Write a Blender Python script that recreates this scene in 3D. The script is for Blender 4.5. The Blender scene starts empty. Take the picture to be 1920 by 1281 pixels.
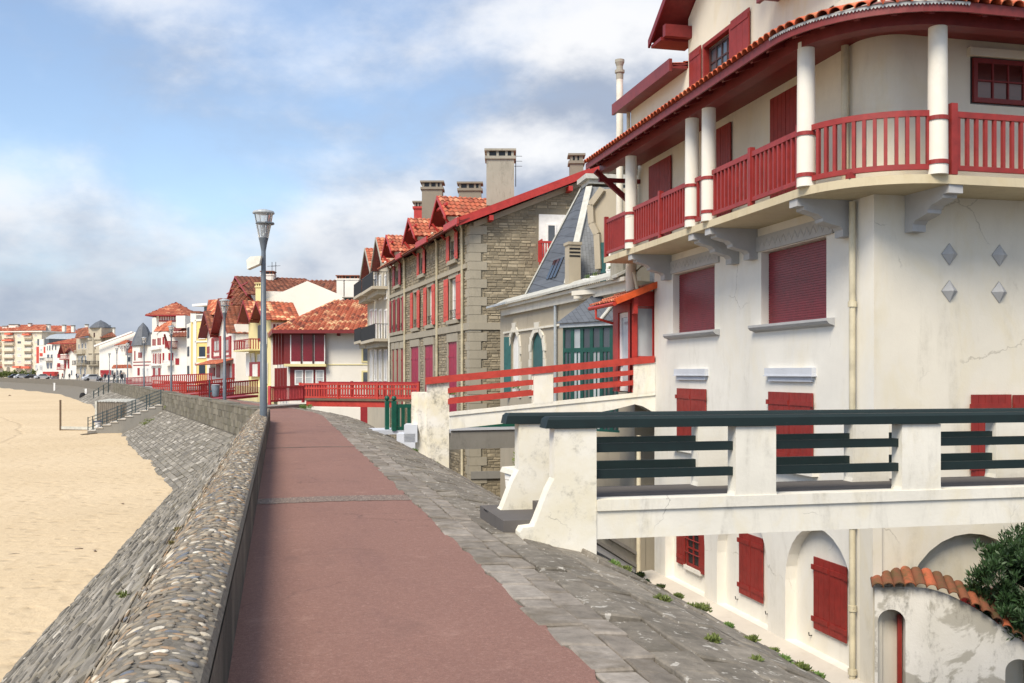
import bpy, bmesh, math, random
from mathutils import Vector, Matrix
RN = random.Random(11)
C = bpy.context.scene.collection
SC = bpy.context.scene
# ------------------------------------------------------------------ camera
FPX, CX, HV, EYE = 1867.0, 960.0, 700.0, 1.65          # photograph: focal length in pixels, principal column, horizon row, eye height
TH = math.radians(13.2); CT, ST = math.cos(TH), math.sin(TH)
cam = bpy.data.cameras.new('camera'); cam.lens = 35.0; cam.sensor_width = 36.0
cam.shift_y = (HV - 640.5) / 1920.0; cam.clip_end = 5000; cam.clip_start = 0.05
camo = bpy.data.objects.new('camera', cam); C.objects.link(camo)
camo.location = (0, 0, EYE); camo.rotation_euler = (math.radians(90), 0, -TH)
SC.camera = camo
# ------------------------------------------------------------------ sun, sky, exposure
SUN_EL, SUN_AZ = math.radians(48), math.atan2(-0.68, -0.73)   # azimuth as atan2(x, y) of the direction towards the sun
sd = Vector((math.sin(SUN_AZ) * math.cos(SUN_EL), math.cos(SUN_AZ) * math.cos(SUN_EL), math.sin(SUN_EL)))
sl = bpy.data.lights.new('sun', 'SUN'); sl.energy = 2.2; sl.angle = math.radians(26); sl.color = (1.0, 0.89, 0.72)
so = bpy.data.objects.new('sun', sl); C.objects.link(so); so.rotation_euler = (-sd).to_track_quat('-Z', 'Y').to_euler()
SC.view_settings.view_transform = 'Standard'; SC.view_settings.look = 'None'; SC.view_settings.gamma = 1.0
SC.view_settings.exposure = 1.0; SC.view_settings.use_curve_mapping = False
SC.cycles.max_bounces = 6; SC.cycles.diffuse_bounces = 3; SC.cycles.glossy_bounces = 3
w = bpy.data.worlds.new('World'); SC.world = w; w.use_nodes = True
def sky_nodes():
    nt = w.node_tree; N = nt.nodes; L = nt.links; N.clear()
    def n(t, **k):
        x = N.new(t)
        for a, b in k.items(): setattr(x, a, b)
        return x
    def math_(op, a, b=None, c=None):
        m = n('ShaderNodeMath', operation=op)
        for i, q in enumerate((a, b, c)):
            if q is None: continue
            if isinstance(q, (int, float)): m.inputs[i].default_value = q
            else: L.new(q, m.inputs[i])
        return m.outputs[0]
    def maprange(v, a, b, c, d, smooth=True):
        m = n('ShaderNodeMapRange', interpolation_type='SMOOTHSTEP' if smooth else 'LINEAR')
        L.new(v, m.inputs[0])
        for i, q in enumerate((a, b, c, d)): m.inputs[i + 1].default_value = q
        return m.outputs[0]
    def noise(vec, sc, det, rough, off=(0, 0, 0), dist=0.0, squash=(1, 1, 1)):
        mp = n('ShaderNodeMapping'); mp.inputs['Location'].default_value = off; mp.inputs['Scale'].default_value = squash
        L.new(vec, mp.inputs[0])
        x = n('ShaderNodeTexNoise'); x.inputs['Scale'].default_value = sc; x.inputs['Detail'].default_value = det
        x.inputs['Roughness'].default_value = rough; x.inputs['Distortion'].default_value = dist
        L.new(mp.outputs[0], x.inputs['Vector']); return x.outputs['Fac']
    def mix(f, a, b):
        m = n('ShaderNodeMix', data_type='RGBA')
        L.new(f, m.inputs[0])
        for i, q in ((6, a), (7, b)):
            if isinstance(q, tuple): m.inputs[i].default_value = (*q, 1)
            else: L.new(q, m.inputs[i])
        return m.outputs[2]
    tc = n('ShaderNodeTexCoord'); D = tc.outputs['Generated']
    sx = n('ShaderNodeSeparateXYZ'); L.new(D, sx.inputs[0])
    zc = math_('ADD', math_('MAXIMUM', sx.outputs[2], 0.0), 0.28)
    cx = n('ShaderNodeCombineXYZ'); L.new(math_('DIVIDE', sx.outputs[0], zc), cx.inputs[0]); L.new(math_('DIVIDE', sx.outputs[1], zc), cx.inputs[1])
    P = cx.outputs[0]
    sky = n('ShaderNodeTexSky', sky_type='NISHITA'); sky.sun_disc = False
    sky.sun_elevation = SUN_EL; sky.sun_rotation = SUN_AZ; sky.altitude = 5; sky.air_density = 1.0; sky.dust_density = 0.6; sky.ozone_density = 1.5
    sb = n('ShaderNodeBackground'); L.new(sky.outputs[0], sb.inputs[0]); sb.inputs[1].default_value = 0.105
    # broken stratocumulus: denser low down and inland (towards +X), opening to blue out over the bay; tops lit, bases grey
    big = noise(P, 0.62, 3, 0.5, (5.1, 2.4, 0))
    def cloud(dz): return noise(D, 3.6, 12, 0.55, (2.7, 0.9, 0.6 + dz), 0.10, (1, 1, 1.75))
    puff = cloud(0.0); above = cloud(0.085)
    fine = noise(P, 1.5, 10, 0.60, (0.4, 5.2, 1), 0.35)
    cover = math_('ADD', math_('ADD', math_('MULTIPLY', big, 0.26), math_('MULTIPLY', fine, 0.12)), math_('MULTIPLY', puff, 0.62))
    low = math_('ADD', maprange(sx.outputs[2], 0.10, 0.34, 0.11, -0.055), maprange(sx.outputs[2], 0.0, 0.10, 0.30, 0.0))
    side = maprange(sx.outputs[0], -0.35, 0.45, -0.07, 0.11)
    m = maprange(math_('ADD', math_('ADD', cover, low), side), 0.40, 0.63, 0.20, 0.96)
    lit = math_('MULTIPLY', math_('SUBTRACT', puff, above), 2.6)
    soft = noise(D, 6.0, 10, 0.58, (0.7, 3.3, 1.9), 0.15, (1, 1, 1.8))
    shade = math_('ADD', math_('ADD', lit, math_('MULTIPLY', soft, 0.9)), 0.06)
    sh = maprange(shade, 0.14, 0.90, 0.0, 1.0)
    lowdark = maprange(sx.outputs[2], 0.02, 0.20, 0.36, 1.0)
    sh2 = math_('MULTIPLY', sh, lowdark)
    col = mix(sh2, (0.205, 0.237, 0.30), (0.50, 0.50, 0.505))
    cb = n('ShaderNodeBackground'); L.new(col, cb.inputs[0]); cb.inputs[1].default_value = 1.0
    mx = n('ShaderNodeMixShader'); L.new(m, mx.inputs[0]); L.new(sb.outputs[0], mx.inputs[1]); L.new(cb.outputs[0], mx.inputs[2])
    out = n('ShaderNodeOutputWorld'); L.new(mx.outputs[0], out.inputs[0])
sky_nodes()
# ------------------------------------------------------------------ pixel <-> place
def W(u, v, d):
    r = (u - CX) / FPX * d
    return Vector((r * CT + d * ST, -r * ST + d * CT, EYE - (v - HV) / FPX * d))
def G(u, d, z):
    p = W(u, 700, d); p.z = z; return p
def proj(p):
    r = p[0] * CT - p[1] * ST; d = p[0] * ST + p[1] * CT
    return (CX + FPX * r / d, HV - FPX * (p[2] - EYE) / d, d) if d > 0.1 else (0, 0, -1)
class Fac:
    """a vertical plane from A to B (plan points), a = metres along it, z = height, o = metres out towards the open side"""
    def __init__(s, A, B, flip=False):
        s.A = Vector((A[0], A[1], 0)); s.t = Vector((B[0] - A[0], B[1] - A[1], 0)); s.L = s.t.length; s.t.normalize()
        s.n = Vector((s.t.y, -s.t.x, 0))
        if s.n.dot(-s.A) < 0: s.n = -s.n
        if flip: s.n = -s.n
    def P(s, a, z, o=0.0): return s.A + s.t * a + s.n * o + Vector((0, 0, z))
    def a(s, u):
        rx = (u - CX) / FPX; dx, dy = rx * CT + ST, -rx * ST + CT
        return (s.A.y * dx - s.A.x * dy) / (s.t.x * dy - s.t.y * dx)
    def sz(s, u, v):
        a = s.a(u); q = s.A + s.t * a; d = q.x * ST + q.y * CT
        return a, EYE - (v - HV) / FPX * d
    def rect(s, u0, v0, u1, v1):
        a0, a1 = sorted((s.a(u0), s.a(u1))); um = (u0 + u1) / 2
        z1 = s.sz(um, v0)[1]; z0 = s.sz(um, v1)[1]
        return a0, a1, z0, z1
    def off(s, o): 
        f = Fac((0, 0), (1, 1)); f.A = s.A + s.n * o; f.t = s.t; f.n = s.n; f.L = s.L; return f
def fac(u0, d0, u1, d1):
    a, b = W(u0, 700, d0), W(u1, 700, d1); return Fac(a, b)
# ------------------------------------------------------------------ objects
LOC = {}
def _set(o, label, cat, group, kind):
    if label: o['label'] = label
    if cat: o['category'] = cat
    if group: o['group'] = group
    if kind: o['kind'] = kind
def thing(name, label, cat, loc, group=None):
    o = bpy.data.objects.new(name, None); o.empty_display_size = 0.3; C.objects.link(o); o.location = Vector(loc)
    LOC[o.name] = Vector(loc); _set(o, label, cat, group, None); return o
class MB:
    def __init__(s): s.v = []; s.f = []; s.mi = []; s.cur = 0
    def face(s, pts):
        i = len(s.v); s.v += [tuple(p) for p in pts]; s.f.append(tuple(range(i, i + len(pts)))); s.mi.append(s.cur); return s
    def grid(s, rows, close=False):
        n = len(rows[0]); i = len(s.v)
        for r in rows: s.v += [tuple(p) for p in r]
        for j in range(len(rows) - 1):
            for k in range(n if close else n - 1):
                k2 = (k + 1) % n
                s.f.append((i + j * n + k, i + j * n + k2, i + (j + 1) * n + k2, i + (j + 1) * n + k)); s.mi.append(s.cur)
        return s
    def box8(s, p):
        i = len(s.v); s.v += [tuple(q) for q in p]
        for f in ((0, 3, 2, 1), (4, 5, 6, 7), (0, 1, 5, 4), (1, 2, 6, 5), (2, 3, 7, 6), (3, 0, 4, 7)):
            s.f.append(tuple(i + k for k in f)); s.mi.append(s.cur)
        return s
    def box(s, x0, x1, y0, y1, z0, z1):
        return s.box8([(x0, y0, z0), (x1, y0, z0), (x1, y1, z0), (x0, y1, z0), (x0, y0, z1), (x1, y0, z1), (x1, y1, z1), (x0, y1, z1)])
    def fb(s, F, a0, a1, z0, z1, o0, o1):
        return s.box8([F.P(a0, z0, o0), F.P(a1, z0, o0), F.P(a1, z0, o1), F.P(a0, z0, o1), F.P(a0, z1, o0), F.P(a1, z1, o0), F.P(a1, z1, o1), F.P(a0, z1, o1)])
    def prism(s, poly, ext):
        ext = Vector(ext); n = len(poly); i = len(s.v)
        s.v += [tuple(p) for p in poly] + [tuple(Vector(p) + ext) for p in poly]
        s.f.append(tuple(range(i + n - 1, i - 1, -1))); s.f.append(tuple(range(i + n, i + 2 * n))); s.mi += [s.cur] * 2
        for k in range(n):
            k2 = (k + 1) % n; s.f.append((i + k, i + k2, i + n + k2, i + n + k)); s.mi.append(s.cur)
        return s
    def fprism(s, F, poly, o0, o1): return s.prism([F.P(a, z, o0) for a, z in poly], F.n * (o1 - o0))
    def bar(s, p, q, wd, ht, up=(0, 0, 1)):
        p, q = Vector(p), Vector(q); d = (q - p).normalized(); up = Vector(up)
        x = d.cross(up); 
        if x.length < 1e-4: x = Vector((1, 0, 0))
        x.normalize(); y = x.cross(d).normalized(); x *= wd / 2; y *= ht / 2
        return s.box8([p - x - y, p + x - y, q + x - y, q - x - y, p - x + y, p + x + y, q + x + y, q - x + y])
    def tube(s, pts, r, n=8, caps=True):
        pts = [Vector(p) for p in pts]; rs = r if isinstance(r, (list, tuple)) else [r] * len(pts); rows = []
        for k, p in enumerate(pts):
            d = (pts[min(k + 1, len(pts) - 1)] - pts[max(k - 1, 0)]).normalized()
            a = Vector((0, 0, 1)) if abs(d.z) < 0.9 else Vector((1, 0, 0))
            x = d.cross(a).normalized(); y = d.cross(x).normalized()
            rows.append([p + (x * math.cos(t) + y * math.sin(t)) * rs[k] for t in (2 * math.pi * j / n for j in range(n))])
        s.grid(rows, True)
        if caps: s.face(rows[0][::-1]); s.face(rows[-1])
        return s
    def lathe(s, c, prof, n=12, caps=True):
        c = Vector(c); rows = [[c + Vector((r * math.cos(2 * math.pi * j / n), r * math.sin(2 * math.pi * j / n), z)) for j in range(n)] for r, z in prof]
        s.grid(rows, True)
        if caps: s.face(rows[0][::-1]); s.face(rows[-1])
        return s
    def mesh(s, name, base=Vector((0, 0, 0)), smooth=False, merge=False):
        me = bpy.data.meshes.new(name)
        me.from_pydata([(x - base[0], y - base[1], z - base[2]) for x, y, z in s.v], [], s.f)
        bm = bmesh.new(); bm.from_mesh(me)
        if merge: bmesh.ops.remove_doubles(bm, verts=bm.verts, dist=1e-4)
        bmesh.ops.recalc_face_normals(bm, faces=bm.faces); bm.to_mesh(me); bm.free()
        if smooth: me.polygons.foreach_set('use_smooth', [True] * len(me.polygons))
        return me
    def build(s, name, mat, parent=None, smooth=False, label=None, cat=None, group=None, kind=None, merge=False, base=None):
        if not s.v: return None
        if parent is not None: base = LOC[parent.name]
        elif base is None:
            n = len(s.v); base = Vector((sum(q[0] for q in s.v) / n, sum(q[1] for q in s.v) / n, min(q[2] for q in s.v)))
        me = s.mesh(name, base, smooth, merge)
        for m in (mat if isinstance(mat, (list, tuple)) else [mat]): me.materials.append(M(m))
        if any(s.mi) and not merge: me.polygons.foreach_set('material_index', s.mi)
        o = bpy.data.objects.new(name, me); C.objects.link(o)
        if parent is not None: o.parent = parent
        else: o.location = base
        LOC[o.name] = Vector(base); _set(o, label, cat, group, kind); return o
def inst(name, me, mat4, parent):
    o = bpy.data.objects.new(name, me); C.objects.link(o); o.parent = parent
    o.matrix_local = Matrix.Translation(-LOC[parent.name]) @ mat4; return o
def frame4(p, x, y, z):
    m = Matrix.Identity(4)
    for i, q in enumerate((x, y, z)): m[0][i], m[1][i], m[2][i] = q[0], q[1], q[2]
    m[0][3], m[1][3], m[2][3] = p[0], p[1], p[2]; return m
# ------------------------------------------------------------------ materials
_M = {}
def M(k): return k if not isinstance(k, str) else _M[k]
def srgb(r, g, b): return tuple(((c / 255) / 12.92 if c / 255 <= 0.04045 else ((c / 255 + 0.055) / 1.055) ** 2.4) for c in (r, g, b))
class NT:
    def __init__(s, name):
        s.m = bpy.data.materials.new(name); s.m.use_nodes = True; s.t = s.m.node_tree; s.N = s.t.nodes; s.L = s.t.links
        s.b = s.N['Principled BSDF']; s.geo = s.N.new('ShaderNodeNewGeometry'); s.P = s.geo.outputs['Position']
        _M[name] = s.m
    def new(s, t, **k):
        x = s.N.new(t)
        for a, b in k.items(): setattr(x, a, b)
        return x
    def inp(s, sock, v):
        if isinstance(v, tuple): sock.default_value = (*v, 1) if len(v) == 3 and len(sock.default_value) == 4 else v
        elif isinstance(v, (int, float)): sock.default_value = v
        else: s.L.new(v, sock)
    def noise(s, sc, det=4, rough=0.55, vec=None, scale=(1, 1, 1), out='Fac', dist=0.0):
        mp = s.new('ShaderNodeMapping'); mp.inputs['Scale'].default_value = scale; s.L.new(vec or s.P, mp.inputs[0])
        x = s.new('ShaderNodeTexNoise'); x.inputs['Scale'].default_value = sc; x.inputs['Detail'].default_value = det
        x.inputs['Roughness'].default_value = rough; x.inputs['Distortion'].default_value = dist; s.L.new(mp.outputs[0], x.inputs['Vector']); return x.outputs[out]
    def voro(s, sc, feature='F1', out='Distance', scale=(1, 1, 1)):
        mp = s.new('ShaderNodeMapping'); mp.inputs['Scale'].default_value = scale; s.L.new(s.P, mp.inputs[0])
        x = s.new('ShaderNodeTexVoronoi', feature=feature); x.inputs['Scale'].default_value = sc; s.L.new(mp.outputs[0], x.inputs['Vector']); return x.outputs[out]
    def rng(s, v, a, b, c=0.0, d=1.0):
        m = s.new('ShaderNodeMapRange'); s.L.new(v, m.inputs[0])
        for i, q in enumerate((a, b, c, d)): m.inputs[i + 1].default_value = q
        return m.outputs[0]
    def mul(s, a, b, op='MULTIPLY'):
        m = s.new('ShaderNodeMath', operation=op); s.inp(m.inputs[0], a); s.inp(m.inputs[1], b); return m.outputs[0]
    def mix(s, f, a, b, bt='MIX'):
        m = s.new('ShaderNodeMix', data_type='RGBA', blend_type=bt); s.inp(m.inputs[0], f); s.inp(m.inputs[6], a); s.inp(m.inputs[7], b); return m.outputs[2]
    def ramp(s, f, stops, const=False):
        r = s.new('ShaderNodeValToRGB'); s.L.new(f, r.inputs[0]); e = r.color_ramp.elements
        if const: r.color_ramp.interpolation = 'CONSTANT'
        e[0].position, e[0].color = stops[0][0], (*stops[0][1], 1); e[1].position, e[1].color = stops[-1][0], (*stops[-1][1], 1)
        for p, c in stops[1:-1]: q = e.new(p); q.color = (*c, 1)
        return r.outputs[0]
    def col(s, v): s.inp(s.b.inputs['Base Color'], v)
    def rough(s, v): s.inp(s.b.inputs['Roughness'], v)
    def bump(s, h, st=0.3, dist=0.01):
        b = s.new('ShaderNodeBump'); b.inputs['Strength'].default_value = st; b.inputs['Distance'].default_value = dist; s.L.new(h, b.inputs['Height'])
        s.L.new(b.outputs[0], s.b.inputs['Normal'])
def paint(name, c, var=0.12, rough=0.5, sc=6.0, bump=0.1, wear=None):
    t = NT(name); n = t.noise(sc, 5, 0.6); c2 = tuple(q * (1 - var * 2) for q in c); c3 = tuple(min(1, q * (1 + var)) for q in c)
    col = t.mix(t.rng(n, 0.3, 0.7), c2, c3); lum = sum(c) / 3; fade = tuple(min(1, q * 1.15 + lum * 0.07) for q in c); col = t.mix(t.rng(t.noise(1.3, 4, 0.6), 0.45, 0.72, 0, 0.55), col, fade)
    if wear: col = t.mix(t.rng(t.noise(14, 6, 0.65), wear[1], wear[1] + 0.08), col, wear[0])
    t.col(col); t.rough(rough); t.bump(t.noise(40, 3), bump, 0.004); return t
def stucco(name, c, stain=(0.30, 0.27, 0.20), amt=0.45, yellow=None, sc=1.0, bump=0.25):
    """lime render: broad tone changes, vertical run-off streaks, speckled grime"""
    t = NT(name)
    broad = t.noise(0.55 * sc, 5, 0.6); streak = t.noise(0.9 * sc, 6, 0.66, scale=(1.9, 1.9, 0.42), dist=0.7); spk = t.noise(4 * sc, 7, 0.72)
    col = t.mix(t.rng(broad, 0.35, 0.7), c, tuple(q * 0.88 for q in c))
    if yellow: col = t.mix(t.rng(t.noise(0.7 * sc, 5, 0.65, scale=(1.3, 1.3, 0.7), dist=0.5), 0.50, 0.74, 0, 0.6), col, yellow)
    m = t.mul(t.mul(t.rng(streak, 0.50, 0.78), t.rng(spk, 0.34, 0.62)), t.rng(t.noise(0.33 * sc, 3, 0.5), 0.36, 0.58, 0.25, 1))
    col = t.mix(t.mul(m, amt), col, stain)
    t.col(col); t.rough(0.9); t.bump(t.noise(26, 6, 0.65), bump, 0.012); return t
stucco('stucco_white', (0.81, 0.785, 0.71), stain=(0.38, 0.35, 0.28), amt=0.42, yellow=(0.76, 0.70, 0.55))
stucco('stucco_cream', (0.76, 0.72, 0.60), amt=0.35, yellow=(0.70, 0.60, 0.36))
stucco('stucco_side', (0.74, 0.70, 0.60), stain=(0.26, 0.235, 0.17), amt=0.55, yellow=(0.66, 0.58, 0.38))
stucco('stucco_worn', (0.74, 0.72, 0.67), stain=(0.16, 0.15, 0.125), amt=0.95, yellow=(0.66, 0.58, 0.40), sc=2.2)
tb_ = stucco('bridge_white', (0.81, 0.785, 0.70), stain=(0.20, 0.185, 0.15), amt=0.62, yellow=(0.74, 0.67, 0.48), sc=2.4)
def cracks(t, sc=0.9, col=(0.12, 0.11, 0.09)):
    base = t.b.inputs['Base Color'].links[0].from_socket; wv = t.noise(3, 5, 0.6, out='Color'); vv = t.new('ShaderNodeVectorMath', operation='MULTIPLY_ADD'); t.L.new(wv, vv.inputs[0]); vv.inputs[1].default_value = (0.35, 0.35, 0.35); t.L.new(t.P, vv.inputs[2])
    ck = t.new('ShaderNodeTexVoronoi', feature='DISTANCE_TO_EDGE'); ck.inputs['Scale'].default_value = sc; t.L.new(vv.outputs[0], ck.inputs['Vector'])
    t.col(t.mix(t.mul(t.mul(t.rng(ck.outputs['Distance'], 0.0, 0.006, 1, 0), t.rng(t.noise(0.8, 3), 0.52, 0.60)), 0.6), base, col))
cracks(tb_)
for nm in ('stucco_white', 'stucco_side'):
    q_ = NT.__new__(NT); q_.m = _M[nm]; q_.t = q_.m.node_tree; q_.N = q_.t.nodes; q_.L = q_.t.links; q_.b = q_.N['Principled BSDF']; q_.geo = q_.N.new('ShaderNodeNewGeometry'); q_.P = q_.geo.outputs['Position']; cracks(q_, 0.35, (0.34, 0.31, 0.25))
def smudged(name):
    t = NT(name); broad = t.noise(1.6, 5, 0.65); col = t.mix(t.rng(broad, 0.35, 0.65), (0.78, 0.755, 0.69), (0.72, 0.66, 0.50))
    m = t.rng(t.noise(3.2, 8, 0.72, scale=(1, 1, 0.6)), 0.47, 0.68); m = t.mul(m, t.rng(t.noise(12, 6, 0.7), 0.35, 0.6))
    t.col(t.mix(t.mul(m, 0.9), col, (0.10, 0.095, 0.085))); t.rough(0.92); t.bump(t.noise(24, 6, 0.7), 0.35, 0.012)
smudged('pier_white')
t = NT('foot_white'); col = t.mix(t.rng(t.noise(1.6, 5, 0.65), 0.35, 0.65), (0.81, 0.785, 0.70), (0.74, 0.69, 0.54)); mk = t.mul(t.rng(t.noise(3.4, 8, 0.74), 0.52, 0.70), t.rng(t.noise(20, 6, 0.7), 0.35, 0.6))
t.col(t.mix(t.mul(mk, 0.7), col, (0.15, 0.14, 0.12))); t.rough(0.92); t.bump(t.noise(16, 7, 0.7), 0.3, 0.012); cracks(t)
t = NT('patched_render'); pa = t.noise(1.1, 6, 0.6, dist=0.6); col = t.mix(t.rng(t.noise(0.9, 4), 0.35, 0.7), (0.74, 0.72, 0.67), (0.62, 0.60, 0.54)); col = t.mix(t.rng(pa, 0.52, 0.56, 0, 0.8), col, (0.36, 0.34, 0.285))
mk = t.mul(t.rng(t.noise(2.6, 8, 0.74, scale=(1.6, 1.6, 0.6)), 0.50, 0.70), t.rng(t.noise(14, 6, 0.7), 0.35, 0.6)); t.col(t.mix(t.mul(mk, 0.85), col, (0.13, 0.125, 0.105))); t.rough(0.92); t.bump(t.noise(22, 6, 0.7), 0.4, 0.012)
stucco('far_white', (0.83, 0.80, 0.73), amt=0.22, sc=0.5, bump=0.1)
stucco('far_cream', (0.78, 0.74, 0.52), amt=0.2, sc=0.5, bump=0.1)
stucco('apartment_cream', (0.78, 0.70, 0.56), amt=0.15, sc=0.3, bump=0.1)
stucco('far_yellow', (0.80, 0.63, 0.24), amt=0.15, sc=0.5, bump=0.1)
stucco('pale_yellow', (0.76, 0.68, 0.36), amt=0.15, sc=0.5, bump=0.1)
stucco('grey_trim', (0.47, 0.475, 0.475), stain=(0.25, 0.25, 0.24), amt=0.4, sc=3)
stucco('blue_trim', (0.60, 0.63, 0.68), stain=(0.4, 0.41, 0.43), amt=0.3, sc=3)
stucco('beige_ledge', (0.62, 0.575, 0.50), amt=0.4, sc=2)
stucco('far_stone', (0.50, 0.45, 0.35), stain=(0.2, 0.18, 0.14), amt=0.6, sc=0.9)
stucco('villa_stone', (0.43, 0.38, 0.29), stain=(0.16, 0.14, 0.11), amt=0.75, sc=1.2)
stucco('villa_trim', (0.70, 0.67, 0.58), stain=(0.25, 0.23, 0.18), amt=0.7, sc=2)
stucco('bow_stone', (0.52, 0.47, 0.37), stain=(0.2, 0.18, 0.13), amt=0.7, sc=1.4)
stucco('quoin', (0.37, 0.335, 0.26), stain=(0.17, 0.155, 0.12), amt=0.7, sc=2)
stucco('concrete', (0.27, 0.26, 0.235), stain=(0.08, 0.075, 0.065), amt=0.8, sc=2.5)
stucco('dark_concrete', (0.115, 0.105, 0.098), stain=(0.05, 0.048, 0.045), amt=0.6, sc=4)
stucco('chimney_render', (0.25, 0.23, 0.185), stain=(0.11, 0.10, 0.08), amt=0.6, sc=1.5)
stucco('chimney_pale', (0.36, 0.345, 0.29), stain=(0.10, 0.10, 0.08), amt=1.0, sc=3.0)
stucco('slab_yellow', (0.62, 0.54, 0.37), stain=(0.25, 0.20, 0.12), amt=0.7, yellow=(0.50, 0.40, 0.22), sc=1.5)
RED = srgb(146, 44, 40)
paint('red_wood', RED, wear=((0.42, 0.25, 0.2), 0.76)); paint('red_dark', srgb(118, 32, 32)); paint('red_beam', srgb(122, 44, 42))
paint('red_shutter', srgb(138, 40, 33), rough=0.55, wear=((0.30, 0.12, 0.09), 0.74)); paint('red_roller', srgb(124, 28, 42), rough=0.4)
paint('coral', srgb(198, 74, 60), rough=0.55, wear=((0.7, 0.3, 0.22), 0.76)); paint('crimson', srgb(158, 30, 66), rough=0.5)
paint('verge_red', srgb(174, 50, 44)); paint('rail_red', srgb(180, 58, 44), wear=((0.35, 0.1, 0.07), 0.74)); paint('porch_red', srgb(178, 52, 44))
paint('fence_red', srgb(184, 62, 50)); paint('fence_pink', srgb(182, 62, 66)); paint('far_red', srgb(150, 34, 40)); paint('brace_red', srgb(112, 22, 30))
paint('green_rail', srgb(9, 32, 33), rough=0.6, wear=((0.45, 0.47, 0.45), 0.735)); paint('green_shut', srgb(36, 88, 88)); paint('green_bay', srgb(18, 74, 66)); paint('green_gate', srgb(12, 86, 68))
paint('navy_shutter', srgb(36, 52, 66)); paint('white_wood', (0.80, 0.79, 0.76), var=0.05); paint('white_pipe', (0.74, 0.71, 0.62), var=0.1, sc=3)
paint('cream_pipe', (0.62, 0.56, 0.40), var=0.16, sc=2, wear=((0.33, 0.17, 0.06), 0.66)); paint('zinc', (0.36, 0.40, 0.43), rough=0.45)
paint('lead_white', (0.52, 0.52, 0.47), rough=0.6); paint('iron', (0.02, 0.022, 0.025), rough=0.4); paint('lamp_grey', srgb(92, 102, 112), rough=0.42, var=0.08)
paint('bin_grey', srgb(118, 134, 146)); paint('brown_wood', (0.17, 0.12, 0.075)); paint('orange_verge', srgb(222, 92, 40), rough=0.6); paint('brown_shut', srgb(70, 42, 38))
paint('awning', srgb(226, 110, 84)); paint('blue_paint', srgb(70, 135, 205)); paint('rail_steel', srgb(48, 66, 72)); paint('black_cloth', (0.012, 0.012, 0.014), rough=0.9)
paint('bag_white', (0.75, 0.75, 0.76), rough=0.5); paint('box_white', (0.82, 0.82, 0.82)); paint('speaker_cream', (0.72, 0.72, 0.64)); paint('terracotta', srgb(178, 92, 66)); paint('petal', srgb(200, 30, 40))
paint('skin', (0.55, 0.34, 0.25), var=0.03); paint('hair', (0.03, 0.02, 0.015)); paint('coat_dark', (0.018, 0.02, 0.03)); paint('coat_navy', (0.03, 0.045, 0.10))
paint('coat_grey', (0.18, 0.19, 0.2)); paint('coat_red', (0.4, 0.05, 0.05)); paint('coat_white', (0.7, 0.7, 0.7)); paint('jeans', (0.05, 0.07, 0.12)); paint('car_dark', (0.02, 0.022, 0.03), rough=0.2); paint('car_silver', (0.5, 0.52, 0.54), rough=0.25); paint('tyre', (0.015, 0.015, 0.015))
def glass(name, c, rough=0.06):
    t = NT(name); t.col(t.mix(t.rng(t.noise(0.8, 2), 0.4, 0.6), c, tuple(q * 1.6 for q in c))); t.rough(rough); t.b.inputs['Specular IOR Level'].default_value = 0.9
glass('glass_red', (0.05, 0.012, 0.01), 0.12); glass('glass', (0.045, 0.055, 0.065)); glass('glass_dark', (0.02, 0.018, 0.018)); glass('glass_pale', (0.30, 0.33, 0.35), 0.15); glass('curtain', (0.40, 0.41, 0.41), 0.3)
t = NT('lamp_glass'); t.col((0.82, 0.85, 0.86)); t.rough(0.08); t.b.inputs['Transmission Weight'].default_value = 0.75; t.b.inputs['IOR'].default_value = 1.12
def wood_planks(name, c1, c2):
    t = NT(name); g = t.noise(2.2, 8, 0.7, scale=(9, 9, 0.7)); t.col(t.mix(t.rng(g, 0.3, 0.7), c1, c2)); t.rough(0.85); t.bump(g, 0.4, 0.01)
wood_planks('grey_boards', (0.10, 0.085, 0.07), (0.25, 0.22, 0.18))
# stones: colour of each piece from the object (single pieces) or from the mesh island (joined pieces)
def pieces(name, stops, var=0.25, sc=14, lichen=None, rough=0.85, bump=0.5, moss=None):
    for suf in ('', '_mass'):
        t = NT(name + suf)
        if suf: r = t.geo.outputs['Random Per Island']
        else: r = t.new('ShaderNodeObjectInfo').outputs['Random']
        col = t.ramp(r, stops)
        n = t.noise(sc, 6, 0.65); col = t.mix(t.rng(n, 0.25, 0.75, 0, 1), t.mix(1.0, col, (1 - var,) * 3, 'MULTIPLY'), t.mix(1.0, col, (1 + var,) * 3, 'MULTIPLY'))
        if moss: col = t.mix(t.rng(t.noise(moss[1], 6, 0.7), 0.50, 0.68, 0, moss[2]), col, moss[0])
        if lichen: col = t.mix(t.rng(t.noise(lichen[1], 7, 0.62, dist=0.4), lichen[2], lichen[2] + 0.05, 0, 0.9), col, lichen[0])
        t.col(col); t.rough(rough); t.bump(t.noise(sc * 2.5, 6, 0.7), bump, 0.01)
pieces('cobble', [(0, (0.12, 0.10, 0.08)), (0.14, (0.24, 0.195, 0.14)), (0.26, (0.17, 0.16, 0.14)), (0.38, (0.33, 0.27, 0.19)), (0.48, (0.13, 0.15, 0.185)), (0.54, (0.23, 0.20, 0.155)), (0.66, (0.34, 0.22, 0.125)), (0.72, (0.29, 0.25, 0.19)), (0.82, (0.20, 0.18, 0.15)), (0.92, (0.48, 0.42, 0.32)), (1, (0.62, 0.59, 0.52))], sc=34, bump=0.5, rough=0.92, var=0.3, moss=((0.19, 0.17, 0.135), 9, 0.75))
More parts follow.
